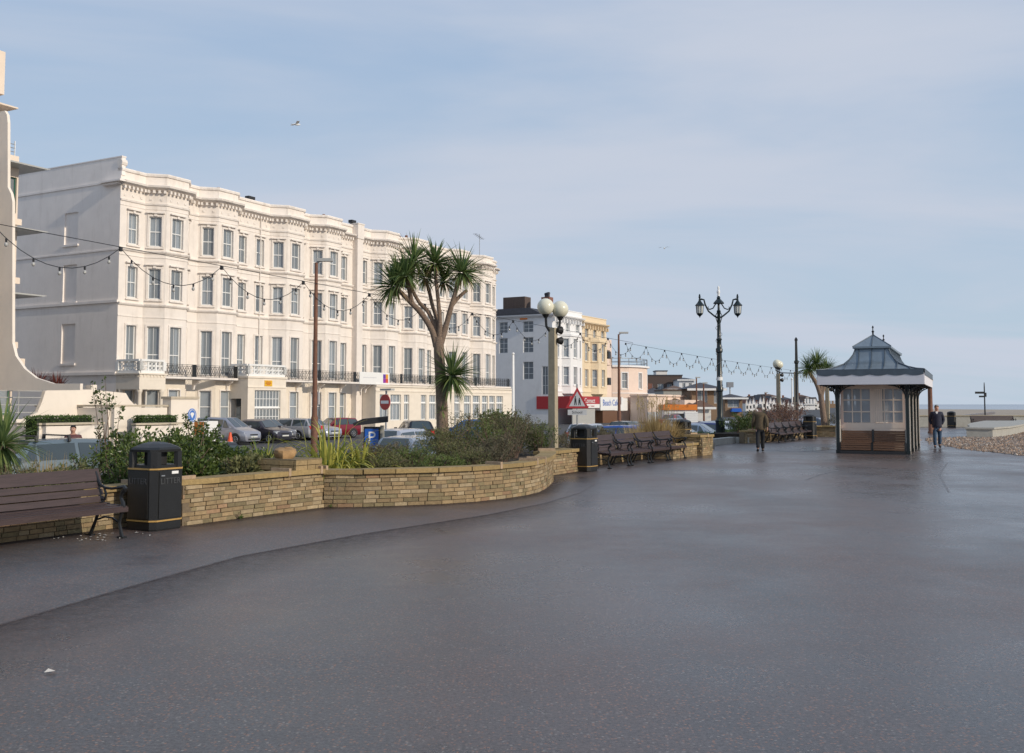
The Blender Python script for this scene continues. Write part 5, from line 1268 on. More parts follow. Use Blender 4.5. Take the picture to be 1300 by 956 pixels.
# upper hipped cap (cupola)
mb = MB(); q = 1.13; cap = [(x0r+q, -hw+q), (x0r+q, hw-q), (x1r-q, hw-q), (x1r-q, -hw+q)]; zc = 3.93; za_ = 4.40; rg = .62
a0, a1 = (x0r+q+.72, 0, za_), (x1r-q-.72, 0, za_)
mb.add([(x, y, zc) for x, y in cap]+[(x, y, zc-.07) for x, y in cap]+[a0, a1], [(1,0,8), (2,1,8,9), (3,2,9), (0,3,9,8), (0,1,5,4), (1,2,6,5), (2,3,7,6), (3,0,4,7), (4,5,6,7)])
cp = mb.build('roof_cap', 'lead', t)
mb = MB(); mb.tube([a0, a1], .03, 6); mb.tube([(cap[0][0], 0, zc+.02), a0], .018, 5)
for c in cap: mb.tube([(c[0], c[1], zc), a0 if c[0] < 3 else a1], .02, 5)
mb.build('ridge_roll', 'lead_dark', cp)
for a in (a0, a1):
    mb = MB(); mb.lathe([(.03, za_), (.03, za_+.08), (.055, za_+.12), (.02, za_+.16), (.018, za_+.24), (.04, za_+.28), (.01, za_+.34)], (a[0], 0), 8); mb.build('finial', 'iron', t, smooth=40)
# eaves: dark scalloped lead over a pale fascia
rect = [(x0r, -hw), (x0r, hw), (x1r, hw), (x1r, -hw), (x0r, -hw)]
sca, fas = MB(), MB()
for (ax_, ay), (bx_, by) in zip(rect[:-1], rect[1:]):
    A, B = Vector((ax_, ay, 0)), Vector((bx_, by, 0)); d = B-A; Ls = d.length; d /= Ls; no = Vector((-d.y, d.x, 0)); k = max(3, round(Ls/.62)); c = Ls/k
    for i in range(k):
        pts = []
        for j in range(9): u = j/8; pts.append((c*(i+u), 2.86-.05*math.sin(math.pi*u)+.0))
        vs = []
        for uu, zz in pts: vs += [tuple(A+d*uu+no*.035+Vector((0, 0, zz))), tuple(A+d*uu+no*.035+Vector((0, 0, 3.045)))]
        sca.add(vs, [(2*j, 2*j+2, 2*j+3, 2*j+1) for j in range(8)])
    sca.obox(A+d*Ls/2+no*.018+Vector((0, 0, 3.04)), d*(Ls/2+.035), no*.02, (0, 0, .01))
    fas.obox(A+d*(Ls/2)-no*.0+Vector((0, 0, 2.70)), d*(Ls/2+.0), no*.022, (0, 0, .20))
sca.build('scalloped_edge', 'lead_dark', t); fas.build('fascia', 'fascia', t)
mb = MB(); mb.box(x0r+.05, x1r-.05, -hw+.05, hw-.05, 2.88, 2.90); mb.build('ceiling', 'cream_wood', t)
# posts with iron spandrel brackets
py_ = 1.20
xs_ = [0.05, 2.55, 5.1, 7.65]
for x in xs_:
    for y in (-py_, py_):
        p = MB(); p.box(x-.055, x+.055, y-.055, y+.055, 0, 2.5); p.box(x-.075, x+.075, y-.075, y+.075, 0, .12); p.box(x-.07, x+.07, y-.07, y+.07, 2.0, 2.08); p.build('post', 'iron_green', t)
        p = MB(); p.box(x+.058, x+.15, y-.085, y+.085, .0, 2.48); p.build('white_post_strip', 'render_cream', t); p = MB(); p.box(x+.153, x+.19, y-.08, y+.08, .0, 2.48); p.build('red_stripe', 'red_paint', t)
        br = MB()
        for dx_, dy_ in ((0, 1), (0, -1), (1, 0), (-1, 0)):
            ext = .62
            v = Vector((dx_, dy_, 0)); o0 = Vector((x, y, 0))
            arc_ = [o0+v*(.06+(ext-.06)*(1-math.cos(a)))+Vector((0, 0, 2.05+.44*math.sin(a))) for a in [R(90)*k/8 for k in range(9)]]
            br.tube(arc_, .022, 5)
            for k in range(1, 8):
                p_ = arc_[k]; tz = 2.49; br.bar(p_, (p_.x, p_.y, tz), .016, .016)
                if tz-p_.z > .1:
                    m_ = Vector((p_.x, p_.y, (p_.z+tz)/2)); rr = .05
                    rr = .055
                    for qq in range(max(1, int((tz-p_.z)/.12))): c_ = Vector((p_.x, p_.y, tz-.06-.12*qq)); br.tube([c_+v*rr*math.cos(2*math.pi*j/6)+Vector((0, 0, rr*math.sin(2*math.pi*j/6))) for j in range(7)], .016, 4, cap=False)
            br.bar(o0+Vector((0, 0, 2.49)), o0+v*ext+Vector((0, 0, 2.49)), .05, .04)
        br.build('spandrel_bracket', 'iron', t)
# glazed cross screens and central spine
def screen(xc, along_x=False, ya=-1.12, yb=1.12, name='screen'):
    f, g, pn = MB(), MB(), MB()
    def bx(m, u0, u1, z0, z1, th=.035):
        if along_x: m.box(u0, u1, xc-th, xc+th, z0, z1)
        else: m.box(xc-th, xc+th, u0, u1, z0, z1)
    bx(f, ya, yb, .92, 1.12, .04); bx(f, ya, yb, 2.36, 2.50, .04); bx(f, ya, ya+.10, 1.121, 2.359, .04); bx(f, yb-.10, yb, 1.121, 2.359, .04)
    mid = (ya+yb)/2; bx(f, mid-.09, mid+.09, 1.121, 2.359, .04)
    for a, b in ((ya+.10, mid-.09), (mid+.09, yb-.10)):
        for k in (1, 2): bx(f, a+(b-a)*k/3-.02, a+(b-a)*k/3+.02, 1.121, 2.359, .03)
        for z in (1.52, 1.95): bx(f, a, b, z-.02, z+.02, .028)
        bx(g, a, b, 1.13, 2.35, .004)
    bx(pn, ya, yb, 0.0, .919, .03)
    fr = f.build(name, 'cream_wood', t); g.build('pane', 'frosted', fr); pn.build('lower_panel', 'cream_wood', fr)
M['frosted'] = glass_mat('old_glass', (.80, .83, .85), .55, .2, (.42, .45, .48))
screen(.38)
screen(7.4)
screen(0, True, .46, 7.32)
for a in (.8, 2.6, 4.4): pass
# vertical-boarded panel right of the middle of the front screen
mb = MB()
for i in range(5): mb.box(.30, .335, -.34+i*.062, -.285+i*.062, 1.13, 2.35)
mb.build('boarded_panel', 'cream_wood', t)
# built-in slatted benches on the front
for (ya, yb) in ((.02, 1.10), (-1.10, -.02)):
    b = MB()
    for k in range(5): b.box(.20-.012*k*-1-.02, .235+.012*k, ya+.02, yb-.02, .42+k*.085+.0, .42+k*.085+.07)
    for k in range(4): b.box(-.20+k*.105, -.115+k*.105, ya+.02, yb-.02, .385, .415)
    [b.box(-.215, -.19, ya+.02, yb-.02, .14+.085*k, .205+.085*k) for k in range(3)]
    bo = b.build('seat', 'wood_warm', t)
    e = MB()
    for y in (ya, yb-.0): e = MB(); e.slab([(-.22, 0), (.28, 0), (.30, .88), (.22, .88), (.18, .43), (-.22, .40)], y-.015, y+.015); e.build('seat_end', 'iron', bo)
mb = MB(); mb.box(-.24, .34, -1.1, 1.1, 0.0, .115); mb.build('plinth', 'black', t)
# apron slab around shelter (worn tarmac)
# ================================================================= FESTOON LIGHTS
M['bulb'] = mat('clear_bulb', (.42, .42, .40), .15, .05, 20)
def festoon(label, s0, s1, n, zf, step=5.0, nb=5, phase=0, sag=1.05):
    t = thing('festoon_lights', label, 'string lights', s0, n, 0, 0, 'festoon strings along the road')
    c = MB(); b_all = []
    P = lambda s: (s-s0, 0, zf(s))
    k = int(round((s1-s0)/step)); pts = [P(s0+step*i) for i in range(k+1)]
    c.tube([(x, y, z+.04) for x, y, z in pts], .013, 4)
    for i in range(k):
        A, B = Vector(pts[i]), Vector(pts[i+1]); q = []
        for j in range(11):
            u = j/10; p = A.lerp(B, u); p.z -= sag*4*u*(1-u); q.append(p)
        c.tube(q, .014, 4)
        c.box(A.x-.05, A.x+.05, -.05, .05, A.z-.12, A.z+.04)
        for j in range(nb):
            u = (j+.5)/nb; p = A.lerp(B, u); p.z -= sag*4*u*(1-u); b_all.append(p)
    c.build('cable', 'black', t)
    for p in b_all:
        b = MB(); b.lathe([(.035, p.z-.12), (.04, p.z-.02), (.02, p.z+.02)], (p.x, p.y), 6); h = b.build('lamp_holder', 'black', t)
        b = MB(); b.sphere((p.x, p.y, p.z-.20), .062, 8, 6, (1, 1, 1.25)); b.build('bulb', 'bulb', h, smooth=180)
zf = lambda s: 7.55-.0175*(s-20) if s < 95 else 7.55-.0175*75-.006*(s-95)
festoon('string of clear bulbs swagged at the upper left, before the terrace gable', 14.9, 34.9, 30.0, zf)
festoon('string of bulbs running from the near rust-brown lamp past the cabbage palm', 34.9, 74.1, 30.0, zf, step=4.9)
festoon('string of bulbs swagged right of the far rust-brown lamp', 74.1, 114.1, 30.6, zf, step=4.4)
festoon('far string of tiny bulbs fading out above the distant white houses', 114.1, 180, 30.6, zf, step=4.7, nb=4)
# gulls
for i, (px, py, Y, lb) in enumerate([(372, 150, 70, 'white gull gliding high above the terrace roof'), (845, 312, 110, 'tiny far gull in the sky above the rounded villa')]):
    t = thing('gull', lb, 'gull', (px-650)/1277*Y, Y, zat(py, Y)-0.2, R(30+40*i), world=True)
    mb = MB(); mb.tube([(-.28, 0, 0), (-.12, 0, .03), (.08, 0, .03), (.22, 0, .05), (.30, 0, .04)], [.02, .07, .08, .05, .015], 8)
    for sg in (-1, 1): mb.add([(.10, sg*.03, .06), (-.08, sg*.03, .05), (-.10, sg*.35, .16), (-.22, sg*.70, .08), (.02, sg*.62, .12), (.14, sg*.32, .17)], [(0, 1, 2, 5), (5, 2, 3, 4)])
    mb.add([(-.26, -.03, .0), (-.26, .03, .0), (-.42, .09, .0), (-.42, -.09, .0)], [(0,1,2,3)]); mb.build('body', 'white', t)
# ================================================================= CARS
def car(label, s, n, rot, col, style='hatch', rack=False, world=None, z=None, metal=.4, stripe=False):
    if z is None: z = gz(s, n)
    t = thing('parked_car', label, 'car', s, n, z, R(rot), 'cars parked between the promenade and the terrace')
    L_, H, W_ = {'hatch': (3.9, 1.44, .84), 'mpv': (4.25, 1.62, .88), 'mini': (3.65, 1.41, .84), 'estate': (4.6, 1.48, .88), 'saloon': (4.4, 1.42, .87)}[style]
    # stations along x (front +): (x fraction from the front, half width factor, belt height, top height, top half width)
    ws = {'hatch': (.27, .45, .93, .985), 'mpv': (.20, .40, .94, .985), 'mini': (.29, .43, .95, .985), 'estate': (.28, .44, .93, .985), 'saloon': (.30, .47, .76, .90)}[style]
    bh = .92 if style != 'mpv' else .98; hood = bh-.04
    def hoodz(f): return .60+(hood-.60)*min(1, (f/.14))**.5
    st = []
    for f in (0, .02, .07, .14, ws[0]-.01): st.append((f, [.80, .90, .97, 1, 1][len(st)], None, hoodz(f), None))
    body, glass = MB(), MB()
    X = lambda f: L_*(.5-f)
    secs = []
    zb = .20
    def sec(f, wf, belt, top, tw):
        w0 = W_*wf; x = X(f)
        return [(x, w0*.86, zb), (x, w0*.97, zb+.12), (x, w0, .50), (x, w0*.985, belt-.10), (x, w0*.94, belt), (x, tw*1.02, belt+(top-belt)*.86 if top-belt > .1 else belt+.015), (x, tw*.86, top), (x, 0, top+.02)]
    S = []
    for f, wf in ((0, .74), (.012, .86), (.04, .93), (.10, .985), (.18 if ws[0] > .2 else .15, 1.0)): b = hoodz(f)-.03; S.append(sec(f, wf, b, b+.035, W_*wf*.86))
    S.append(sec(ws[0], 1.0, bh, bh+.03, W_*.84))
    S.append(sec(ws[1], 1.0, bh+.01, H-.03, W_*.70)); S.append(sec((ws[1]+ws[2])/2, 1.0, bh+.02, H, W_*.72)); S.append(sec(ws[2]-.02 if style != 'saloon' else ws[2], .985, bh+.03, H-.04, W_*.69))
    if style == 'saloon': S.append(sec(ws[3], .96, bh+.02, bh+.05, W_*.80)); S.append(sec(.985, .92, bh, bh+.03, W_*.78)); S.append(sec(1, .80, bh-.2, bh-.17, W_*.7))
    else: S.append(sec(ws[3], .95, bh+.0, bh+.04, W_*.80)); S.append(sec(1, .86, .70, .73, W_*.72))
    m = len(S[0]); vs = []
    for q in S: vs += [(x, y, z_) for x, y, z_ in q]+[(x, -y, z_) for x, y, z_ in q[-2::-1]]
    k = 2*m-1; fs = []
    for i in range(len(S)-1):
        for j in range(k-1): fs.append((i*k+j, i*k+j+1, (i+1)*k+j+1, (i+1)*k+j))
        fs.append((i*k+k-1, i*k, (i+1)*k, (i+1)*k+k-1))
    fs.append(tuple(range(k))[::-1]); fs.append(tuple((len(S)-1)*k+j for j in range(k)))
    body.add(vs, fs)
    paint = M.setdefault('paint_%02d%02d%02d' % tuple(int(c*99) for c in col), mat('car_paint', col, .3, .05, 3, metal=metal, coat=.6))
    b = body.build('body', paint, t, smooth=32)
    def inset(q4, s_=.86, push=.012):
        c = sum((Vector(p) for p in q4), Vector())/4; nrm = (Vector(q4[1])-Vector(q4[0])).cross(Vector(q4[3])-Vector(q4[0])).normalized()
        if nrm.dot(c-Vector((0, 0, .7))) < 0: nrm = -nrm
        return [tuple(c+(Vector(p)-c)*s_+nrm*push) for p in q4]
    iw = 5
    def g4(i, j, s_=.86):
        a = lambda i_, j_, sg=1: (S[i_][j_][0], S[i_][j_][1]*sg, S[i_][j_][2])
        return a
    a = lambda i_, j_, sg=1: Vector((S[i_][j_][0], S[i_][j_][1]*sg, S[i_][j_][2]))
    # windscreen and rear screen
    for (i0, i1) in ((iw, iw+1), (iw+3, iw+4)):
        wl_ = MB(); lo_i, hi_i = (i0, i1) if i0 == iw else (i1, i0)
        q = [a(lo_i, 6, 1)+Vector((0, .06, 0)), a(lo_i, 6, -1)-Vector((0, .06, 0)), a(hi_i, 6, -1), a(hi_i, 6, 1)]
        q = inset([tuple(v) for v in q], .90, .016); wl_.quad(*q); wl_.build('windscreen' if i0 == iw else 'rear_window', 'car_dark', t)
    for sg in (-1, 1):
        g = MB()
        for i0 in (iw, iw+1, iw+2, iw+3):
            if style == 'saloon' and i0 == iw+3: continue
            q = [a(i0, 4, sg), a(i0+1, 4, sg), a(i0+1, 5, sg), a(i0, 5, sg)]
            if i0 == iw: q = [a(i0, 4, sg).lerp(a(i0+1, 4, sg), .45), a(i0+1, 4, sg), a(i0+1, 5, sg), a(i0, 5, sg).lerp(a(i0+1, 5, sg), .82)]
            if i0 == iw+3: q = [a(i0, 4, sg), a(i0+1, 4, sg).lerp(a(i0, 4, sg), .35), a(i0+1, 5, sg).lerp(a(i0, 5, sg), .6), a(i0, 5, sg)]
            c = sum(q, Vector())/4; q = [c+(p-c)*.90+Vector((0, .012*sg, .004)) for p in q]; g.quad(*[tuple(p) for p in q])
        g.build('side_window', 'car_dark', t)
        h = MB(); h.obox((X(.045), sg*W_*.70, .66), (.10, sg*-.03, 0), (0, .17, 0), (-.02, 0, .065)); h.build('headlight', 'headlight', t, smooth=40)
        h = MB(); h.obox((X(.985), sg*W_*.74, .84), (.05, 0, 0), (0, .10, 0), (.01, 0, .13)); h.build('tail_light', 'taillight', t)
        h = MB(); h.obox((X(ws[0]+.05), sg*(W_+.09), bh+.07), (.05, 0, 0), (0, .085, 0), (0, 0, .06)); h.build('wing_mirror', paint, t)
    for fx in (.17, .80):
        for sg in (-1, 1):
            x = X(fx); y = sg*(W_-.10); wr = .31; w_ = MB()
            ring = lambda r_, yy: [(x+r_*math.cos(2*math.pi*q/20), yy, wr+r_*math.sin(2*math.pi*q/20)) for q in range(20)]
            v = ring(wr-.03, y-.09*sg)+ring(wr, y-.05*sg)+ring(wr, y+.07*sg)+ring(wr-.04, y+.105*sg)+ring(.19, y+.10*sg)
            w_.add(v, [(i*20+q, i*20+(q+1) % 20, (i+1)*20+(q+1) % 20, (i+1)*20+q) for i in range(4) for q in range(20)]+[tuple(range(20))]); wh = w_.build('wheel', 'tyre', t, smooth=40)
            rm = MB(); rm.add([(x, y+.09*sg, wr)]+ring(.195, y+.085*sg), [(0, 1+q, 1+(q+1) % 20) for q in range(20)]); rm.build('hub', 'black', wh)
            rm = MB()
            for q in range(7):
                an = 2*math.pi*q/7; rm.bar((x, y+.105*sg, wr), (x+.19*math.cos(an), y+.10*sg, wr+.19*math.sin(an)), .045, .02)
            rm.tube([(x+.19*math.cos(2*math.pi*q/16), y+.10*sg, wr+.19*math.sin(2*math.pi*q/16)) for q in range(17)], .016, 4, cap=False); rm.build('rim', 'rim', wh)
            ar = MB(); ar.add([(x, sg*(W_+.003), wr+.02)]+[(x+.37*math.cos(R(a_)), sg*(W_+.003)-(sg*.012 if a_ in (0, 180) else 0), wr+.02+.37*math.sin(R(a_))) for a_ in range(-10, 191, 10)], [(0, 1+q, 2+q) for q in range(20)]); ar.build('wheel_arch', 'black', t)
    p = MB(); p.box(X(0)-.02, X(0)+.035, -.30, .30, .42, .50); p.build('number_plate', 'plate', t)
    p = MB(); p.box(X(1)-.03, X(1)+.02, -.26, .26, .60, .70); p.build('number_plate', 'plate', t)
    p = MB(); p.box(X(.0)-.03, X(0)+.02, -W_*.62, W_*.62, .26, .36); p.box(X(0)-.03, X(0)+.015, -.36, .36, .55, .62); p.build('grille', 'black', t)
    p = MB(); p.box(X(1)-.04, X(1)+.03, -W_*.78, W_*.78, .36, .50); p.build('bumper', paint if style != 'estate' else 'black', t)
    if stripe: p = MB(); p.box(X(1)-.035, X(1)+.03, -W_*.7, W_*.7, .72, .80); p.box(X(1)-.04, X(1)+.032, -W_*.7, W_*.7, .58, .595); p.build('red_stripe', 'red_sign', t)
    if rack:
        p = MB()
        for xx in (.25, -.65):
            p.bar((xx, -.64, H+.10), (xx, .64, H+.10), .07, .035)
            for sg in (-1, 1): p.bar((xx, sg*.63, H+.10), (xx, sg*.68, H-.06), .08, .06)
        p.build('roof_rack', 'black', t)
    return t
M['car_dark'] = mat('car_window', (.035, .05, .055), .06, .1, 2, spec=.9, coat=.5)
SIL = (.32, .33, .38)
car('silver people carrier parked nose out beside the plaque pier', 45.4, 45.0, -84, SIL, 'mpv')
car('dark grey compact with chrome trim parked between the silver people carrier and a grey hatchback', 48.2, 44.6, -88, (.045, .04, .055), 'mini')
car('pale grey hatchback parked right of the dark compact car', 50.6, 46.4, -92, (.20, .20, .22), 'hatch')
car('grey estate with red and white chevron stripe across its tail, backed toward the road', 52.6, 46.4, 96, (.40, .40, .42), 'estate', stripe=True)
car('light silver saloon parked behind the rust-brown lamp post', 54.6, 46.0, -96, (.36, .38, .44), 'saloon')
car('dark red hatchback parked right of the rust-brown lamp post', 57.2, 46.2, 168, (.22, .012, .025), 'hatch')
car('black estate car with a lit red tail light, left of the palm trunk', 49.3, 33.8, 45, (.016, .016, .024), 'estate')
car('bright blue hatchback just right of the palm trunk', 55.6, 34.0, 120, (.02, .14, .42), 'hatch')
car('white car mostly hidden by scrub beside the ticket machine', 32.6, 22.6, 8, (.48, .50, .55), 'estate')
car('silver car with dark windows behind the scrub at the foot of the cabbage palm', 26.6, 17.9, 4, (.34, .38, .44), 'hatch')
car('grey-green car with a black roof rack behind the near bench', 17.4, 24.2, 172, (.16, .20, .22), 'estate', rack=True)
car('black car beside the roof-rack car, partly hidden by the near bin and shrubs', 18.6, 20.3, 170, (.03, .03, .035), 'hatch')
car('white hatchback seen from behind above the second litter bin', 52.0, 23.6, 0, (.50, .51, .54), 'hatch')
car('dark green hatchback right of the white hatchback, behind the benches', 60.0, 24.6, 0, (.02, .035, .03), 'hatch')
car('silver saloon far behind the dry grass, near the grey hoarding', 72.0, 25.6, 0, (.35, .36, .38), 'saloon')
row = [('blue car with a pale windscreen, left end of the row behind the square end pier', (.03, .10, .38)), ('bright blue car in the promenade row, second from its left end', (.03, .16, .48)), ('silver car in the promenade row, just left of the ornate lamp', (.36, .40, .46)), ('pale blue-grey car in the promenade row, right behind the ornate lamp', (.30, .36, .44)),
       ('dark blue car in the promenade row, right of the ornate lamp', (.02, .03, .14)), ('white car near the right end of the promenade row', (.52, .53, .55)), ('red car at the right end of the promenade row', (.40, .02, .03)), ('dark blue car beyond the red one, beside the distant benches', (.03, .04, .12))]
for i, (lb, c) in enumerate(row): car(lb, 47.2+i*2.9, 19.0-.12*i, -90+rnd.uniform(-4, 4), c, ['hatch', 'hatch', 'saloon', 'hatch', 'hatch', 'estate', 'hatch', 'hatch'][i])
car('red car parked across the road in front of the orange-topped kiosk', 93, 33.5, 0, (.30, .03, .05), 'saloon')
# two more rows far off
for i, (s_, n_, c, lb) in enumerate([(78, 17.8, (.4, .4, .42), 'grey car just past the second globe lamp'), (84, 18.0, (.05, .06, .1), 'dark car far down the road past the second globe lamp'), (104, 15.8, (.04, .05, .09), 'dark parked car seen left of the shelter below the palm')]): car(lb, s_, n_, -90, c, 'hatch')
# ================================================================= PLANTS
M['leaf_green'] = leaf_mat('evergreen_leaf', (.014, .035, .010), (.13, .18, .04), .35)
M['leaf_mid'] = leaf_mat('mid_green_leaf', (.035, .06, .014), (.20, .25, .07), .5)
M['leaf_olive'] = leaf_mat('olive_leaf', (.045, .055, .02), (.22, .22, .09), .6)
M['leaf_grey'] = leaf_mat('grey_leaf', (.055, .05, .03), (.20, .18, .11), .7)
M['leaf_brown'] = leaf_mat('brown_leaf', (.09, .05, .04), (.28, .17, .13), .75)
M['leaf_red'] = leaf_mat('red_leaf', (.07, .02, .02), (.25, .07, .05), .55)
M['cord_leaf'] = leaf_mat('sword_leaf', (.04, .095, .028), (.29, .36, .13), .5, .35)
M['variegated'] = leaf_mat('variegated_leaf', (.09, .17, .03), (.68, .60, .14), .45, .35)
M['straw'] = leaf_mat('straw', (.28, .19, .08), (.62, .48, .24), .8, .4)
M['hedge'] = leaf_mat('hedge_leaf', (.03, .06, .012), (.11, .18, .03), .6)
def leaves(mb, r, c, rad, count, size, el=2.0, shell=.55, col0=.5, spread=.28, zmin=None):
    ph = [r.uniform(0, 6.28) for _ in range(6)]
    for _ in range(count):
        v = Vector((r.gauss(0, 1), r.gauss(0, 1), r.gauss(0, 1))).normalized()
        q = (shell+(1-shell)*r.random()**.6) if r.random() < .8 else r.random()
        bump = 1+.16*math.sin(4*v.x+ph[0])+.14*math.sin(5*v.y+ph[1])+.14*math.sin(6*v.z+ph[2])+.10*math.sin(9*v.x+7*v.y+ph[3])
        p = Vector((c[0]+v.x*rad[0]*q*bump, c[1]+v.y*rad[1]*q*bump, c[2]+v.z*rad[2]*q*bump))
        if zmin is not None and p.z < zmin: continue
        cl = math.sin(p.x*7+ph[4])*math.sin(p.y*6+ph[5])*math.sin(p.z*8+ph[0])
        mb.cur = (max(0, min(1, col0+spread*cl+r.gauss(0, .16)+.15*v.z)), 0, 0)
        d = (v*.6+Vector((r.gauss(0, .6), r.gauss(0, .6), r.gauss(.25, .6)))).normalized()
        a = d.cross(Vector((r.gauss(0, 1), r.gauss(0, 1), r.gauss(0, 1)))).normalized(); sz = size*r.uniform(.6, 1.3); w_ = sz/el
        nn_ = d.cross(a)*sz*.12
        mb.add([p, p+d*sz*.45+a*w_*.5+nn_, p+d*sz, p+d*sz*.45-a*w_*.5+nn_], [(0, 1, 2, 3)])
def shrub(label, s, n, rad, zc, count, size=.07, m='leaf_green', z=.4, name='shrub', cat='shrub', seed=None, el=2.0, twigs=14, tall=0, col0=.5, group='shrubs in the planted beds', blobs=None):
    r = random.Random(seed if seed is not None else int(s*131+n*17)); t = thing(name, label, cat, s, n, z, 0, group)
    mb = MB()
    bl = blobs or [(r.uniform(-.45, .45)*rad[0], r.uniform(-.45, .45)*rad[1], zc+r.uniform(-.2, .25)*rad[2], r.uniform(.45, .75)) for _ in range(5)]
    for bx_, by_, bz, q in bl: leaves(mb, r, (bx_, by_, bz), (rad[0]*q, rad[1]*q, rad[2]*q), count//len(bl), size, el, col0=col0+r.uniform(-.15, .15), zmin=.0)
    st = MB()
    for i in range(twigs):
        a = r.uniform(0, 6.28); q = r.uniform(.2, .95); p1 = Vector((math.cos(a)*rad[0]*q, math.sin(a)*rad[1]*q, zc+rad[2]*r.uniform(.2, .8)+(tall*r.random() if tall else 0)))
        p0 = Vector((p1.x*.25, p1.y*.25, 0)); mid = p0.lerp(p1, .5)+Vector((r.gauss(0, .06), r.gauss(0, .06), .05)); st.tube([p0, mid, p1], [.012, .008, .004], 4)
        if tall or i % 2 == 0:
            for _ in range(10 if tall else 5):
                u = r.uniform(.55, 1.02); p = mid.lerp(p1, u); leaves(mb, r, p, (.05, .05, .05), 3, size*.9, el, col0=col0)
    mb.build('foliage', m, t); st.build('stem', 'twig', t); return t
Gs = 'shrubs in the planted beds'
# big glossy evergreen mass behind the bin and straight wall
E_ = [(11.6, 13.3, .70, .50, 'glossy dark green evergreen right behind the near litter bin', 2200), (12.35, 13.2, .72, .60, 'glossy evergreen shrub right of the near bin, second in the mass', 2500), (13.1, 13.6, .7, .62, 'tallest glossy evergreen, with upright shoots below the plaque pier', 2600), (14.0, 14.0, .75, .40, 'glossy evergreen shrub in front of the traffic cone', 2200),
      (13.0, 12.5, .55, .36, 'low olive-green evergreen spilling toward the straight wall coping', 1700), (14.9, 13.9, .8, .32, 'lower glossy evergreen left of the square brick pier', 2000), (12.4, 14.6, .7, .62, 'rear glossy evergreen behind the near bin', 2000), (13.9, 14.9, .75, .55, 'rear glossy evergreen below the blue plaque', 2200), (12.0, 12.6, .5, .36, 'small glossy evergreen against the start of the straight wall', 1500)]
for i, (s_, n_, rr, hh, lb, ct) in enumerate(E_): shrub(lb, s_, n_, (rr, rr*.9, hh), hh*.72, ct, .085, ['leaf_green', 'leaf_green', 'leaf_green', 'leaf_green', 'leaf_olive', 'leaf_green', 'leaf_green', 'leaf_olive', 'leaf_green'][i], tall=.3 if i in (1, 2) else 0, twigs=14)
for i, (s_, n_, rr, hh, lb, mm) in enumerate([(8.6, 12.9, .6, .24, 'low grey-green shrub at the left edge above the bench back', 'leaf_grey'), (9.4, 13.0, .6, .22, 'low mixed olive shrub over the left half of the bench back', 'leaf_olive'), (10.2, 13.2, .6, .20, 'low leafy shrub in front of the roof-rack car', 'leaf_olive'), (10.75, 12.75, .5, .34, 'dark leafy shrub over the right end of the near bench', 'leaf_green'), (10.0, 14.3, .7, .22, 'rear olive shrub in front of the roof-rack car bonnet', 'leaf_olive'), (11.3, 14.4, .6, .26, 'rear dark shrub in front of the black car', 'leaf_green')]):
    shrub(lb, s_, n_, (rr, rr*.8, hh), hh*.7, 900, .055, mm, tall=.22)
shrub('tall thin twiggy shrub with sparse dark leaves rising left of the near bin', 12.0, 14.6, (.35, .35, .30), .5, 250, .075, 'leaf_green', tall=1.25, twigs=7)
# grey twiggy scrub in the bulge and around the palm
Sc = [(15.9, 11.6, .55, .20), (16.9, 11.0, .6, .20), (17.9, 10.9, .6, .22), (18.9, 11.2, .6, .27), (16.9, 12.6, .7, .22), (18.2, 12.5, .7, .25), (19.5, 12.4, .8, .34), (20.4, 11.6, .7, .42), (20.6, 13.2, .9, .52), (21.6, 12.4, .8, .60), (22.2, 13.6, .9, .74), (23.0, 12.7, .8, .70), (24.0, 13.6, .9, .80), (24.2, 12.5, .6, .55), (25.6, 13.9, .8, .60), (19.2, 13.9, .8, .28), (17.6, 13.9, .7, .22)]
pos = ['at the left end of the curved wall beside the yellow spiky plant', 'low behind the curved wall coping, left part', 'low behind the curved wall coping, below the palm', 'low on the curved wall, right of the palm foot', 'behind the yellow spiky plant, before the ticket machine', 'just left of the palm foot', 'just right of the palm foot', 'on the bulge of the curved wall', 'two strides right of the palm trunk', 'above the right shoulder of the curved wall', 'in the middle of the tall scrub left of the globe lamp', 'below the near globe lamp, front', 'at the foot of the near globe lamp', 'against the short wall by the second litter bin', 'right of the near globe lamp', 'behind the palm trunk on its right', 'behind the palm trunk on its left']
for i, (s_, n_, rr, hh) in enumerate(Sc): shrub('grey-brown twiggy scrub '+pos[i], s_, n_, (rr, rr, hh), hh*.8, 2600 if hh > .5 else 2000, .055, ['leaf_olive', 'leaf_mid', 'leaf_olive', 'leaf_grey'][i % 4] if i not in (10, 12) else 'leaf_olive', tall=.14, twigs=22, el=2.6)
shrub('dark green leafy shrub peaking at the foot of the near globe lamp', 25.0, 14.3, (.8, .8, .62), .75, 2200, .10, 'leaf_green')
# sword-leaved plants
def blade(mb, r, base, d, L_, w_, droop, c0, seg=5, fold=.25):
    d = d.normalized(); side = d.cross(Vector((0, 0, 1)))
    side = side.normalized() if side.length > .05 else Vector((1, 0, 0)); pts = []; p = Vector(base); dd = d.copy(); st = L_/seg
    for i in range(seg+1):
        u = i/seg; ww = w_*(.55+.9*u if u < .4 else (1-u)/.6*.91+.0); ww = max(ww, .002); pts.append((p.copy(), ww)); dd = (dd+Vector((0, 0, -droop*(.3+u)))).normalized(); p = p+dd*st
    mb.cur = (c0, 0, 0); vs = []
    for p, ww in pts: up = Vector((0, 0, 1)); vs += [p-side*ww/2+up*ww*fold, p, p+side*ww/2+up*ww*fold]
    fs = []
    for i in range(seg): fs += [(i*3, i*3+1, (i+1)*3+1, (i+1)*3), (i*3+1, i*3+2, (i+1)*3+2, (i+1)*3+1)]
    mb.add(vs, fs)
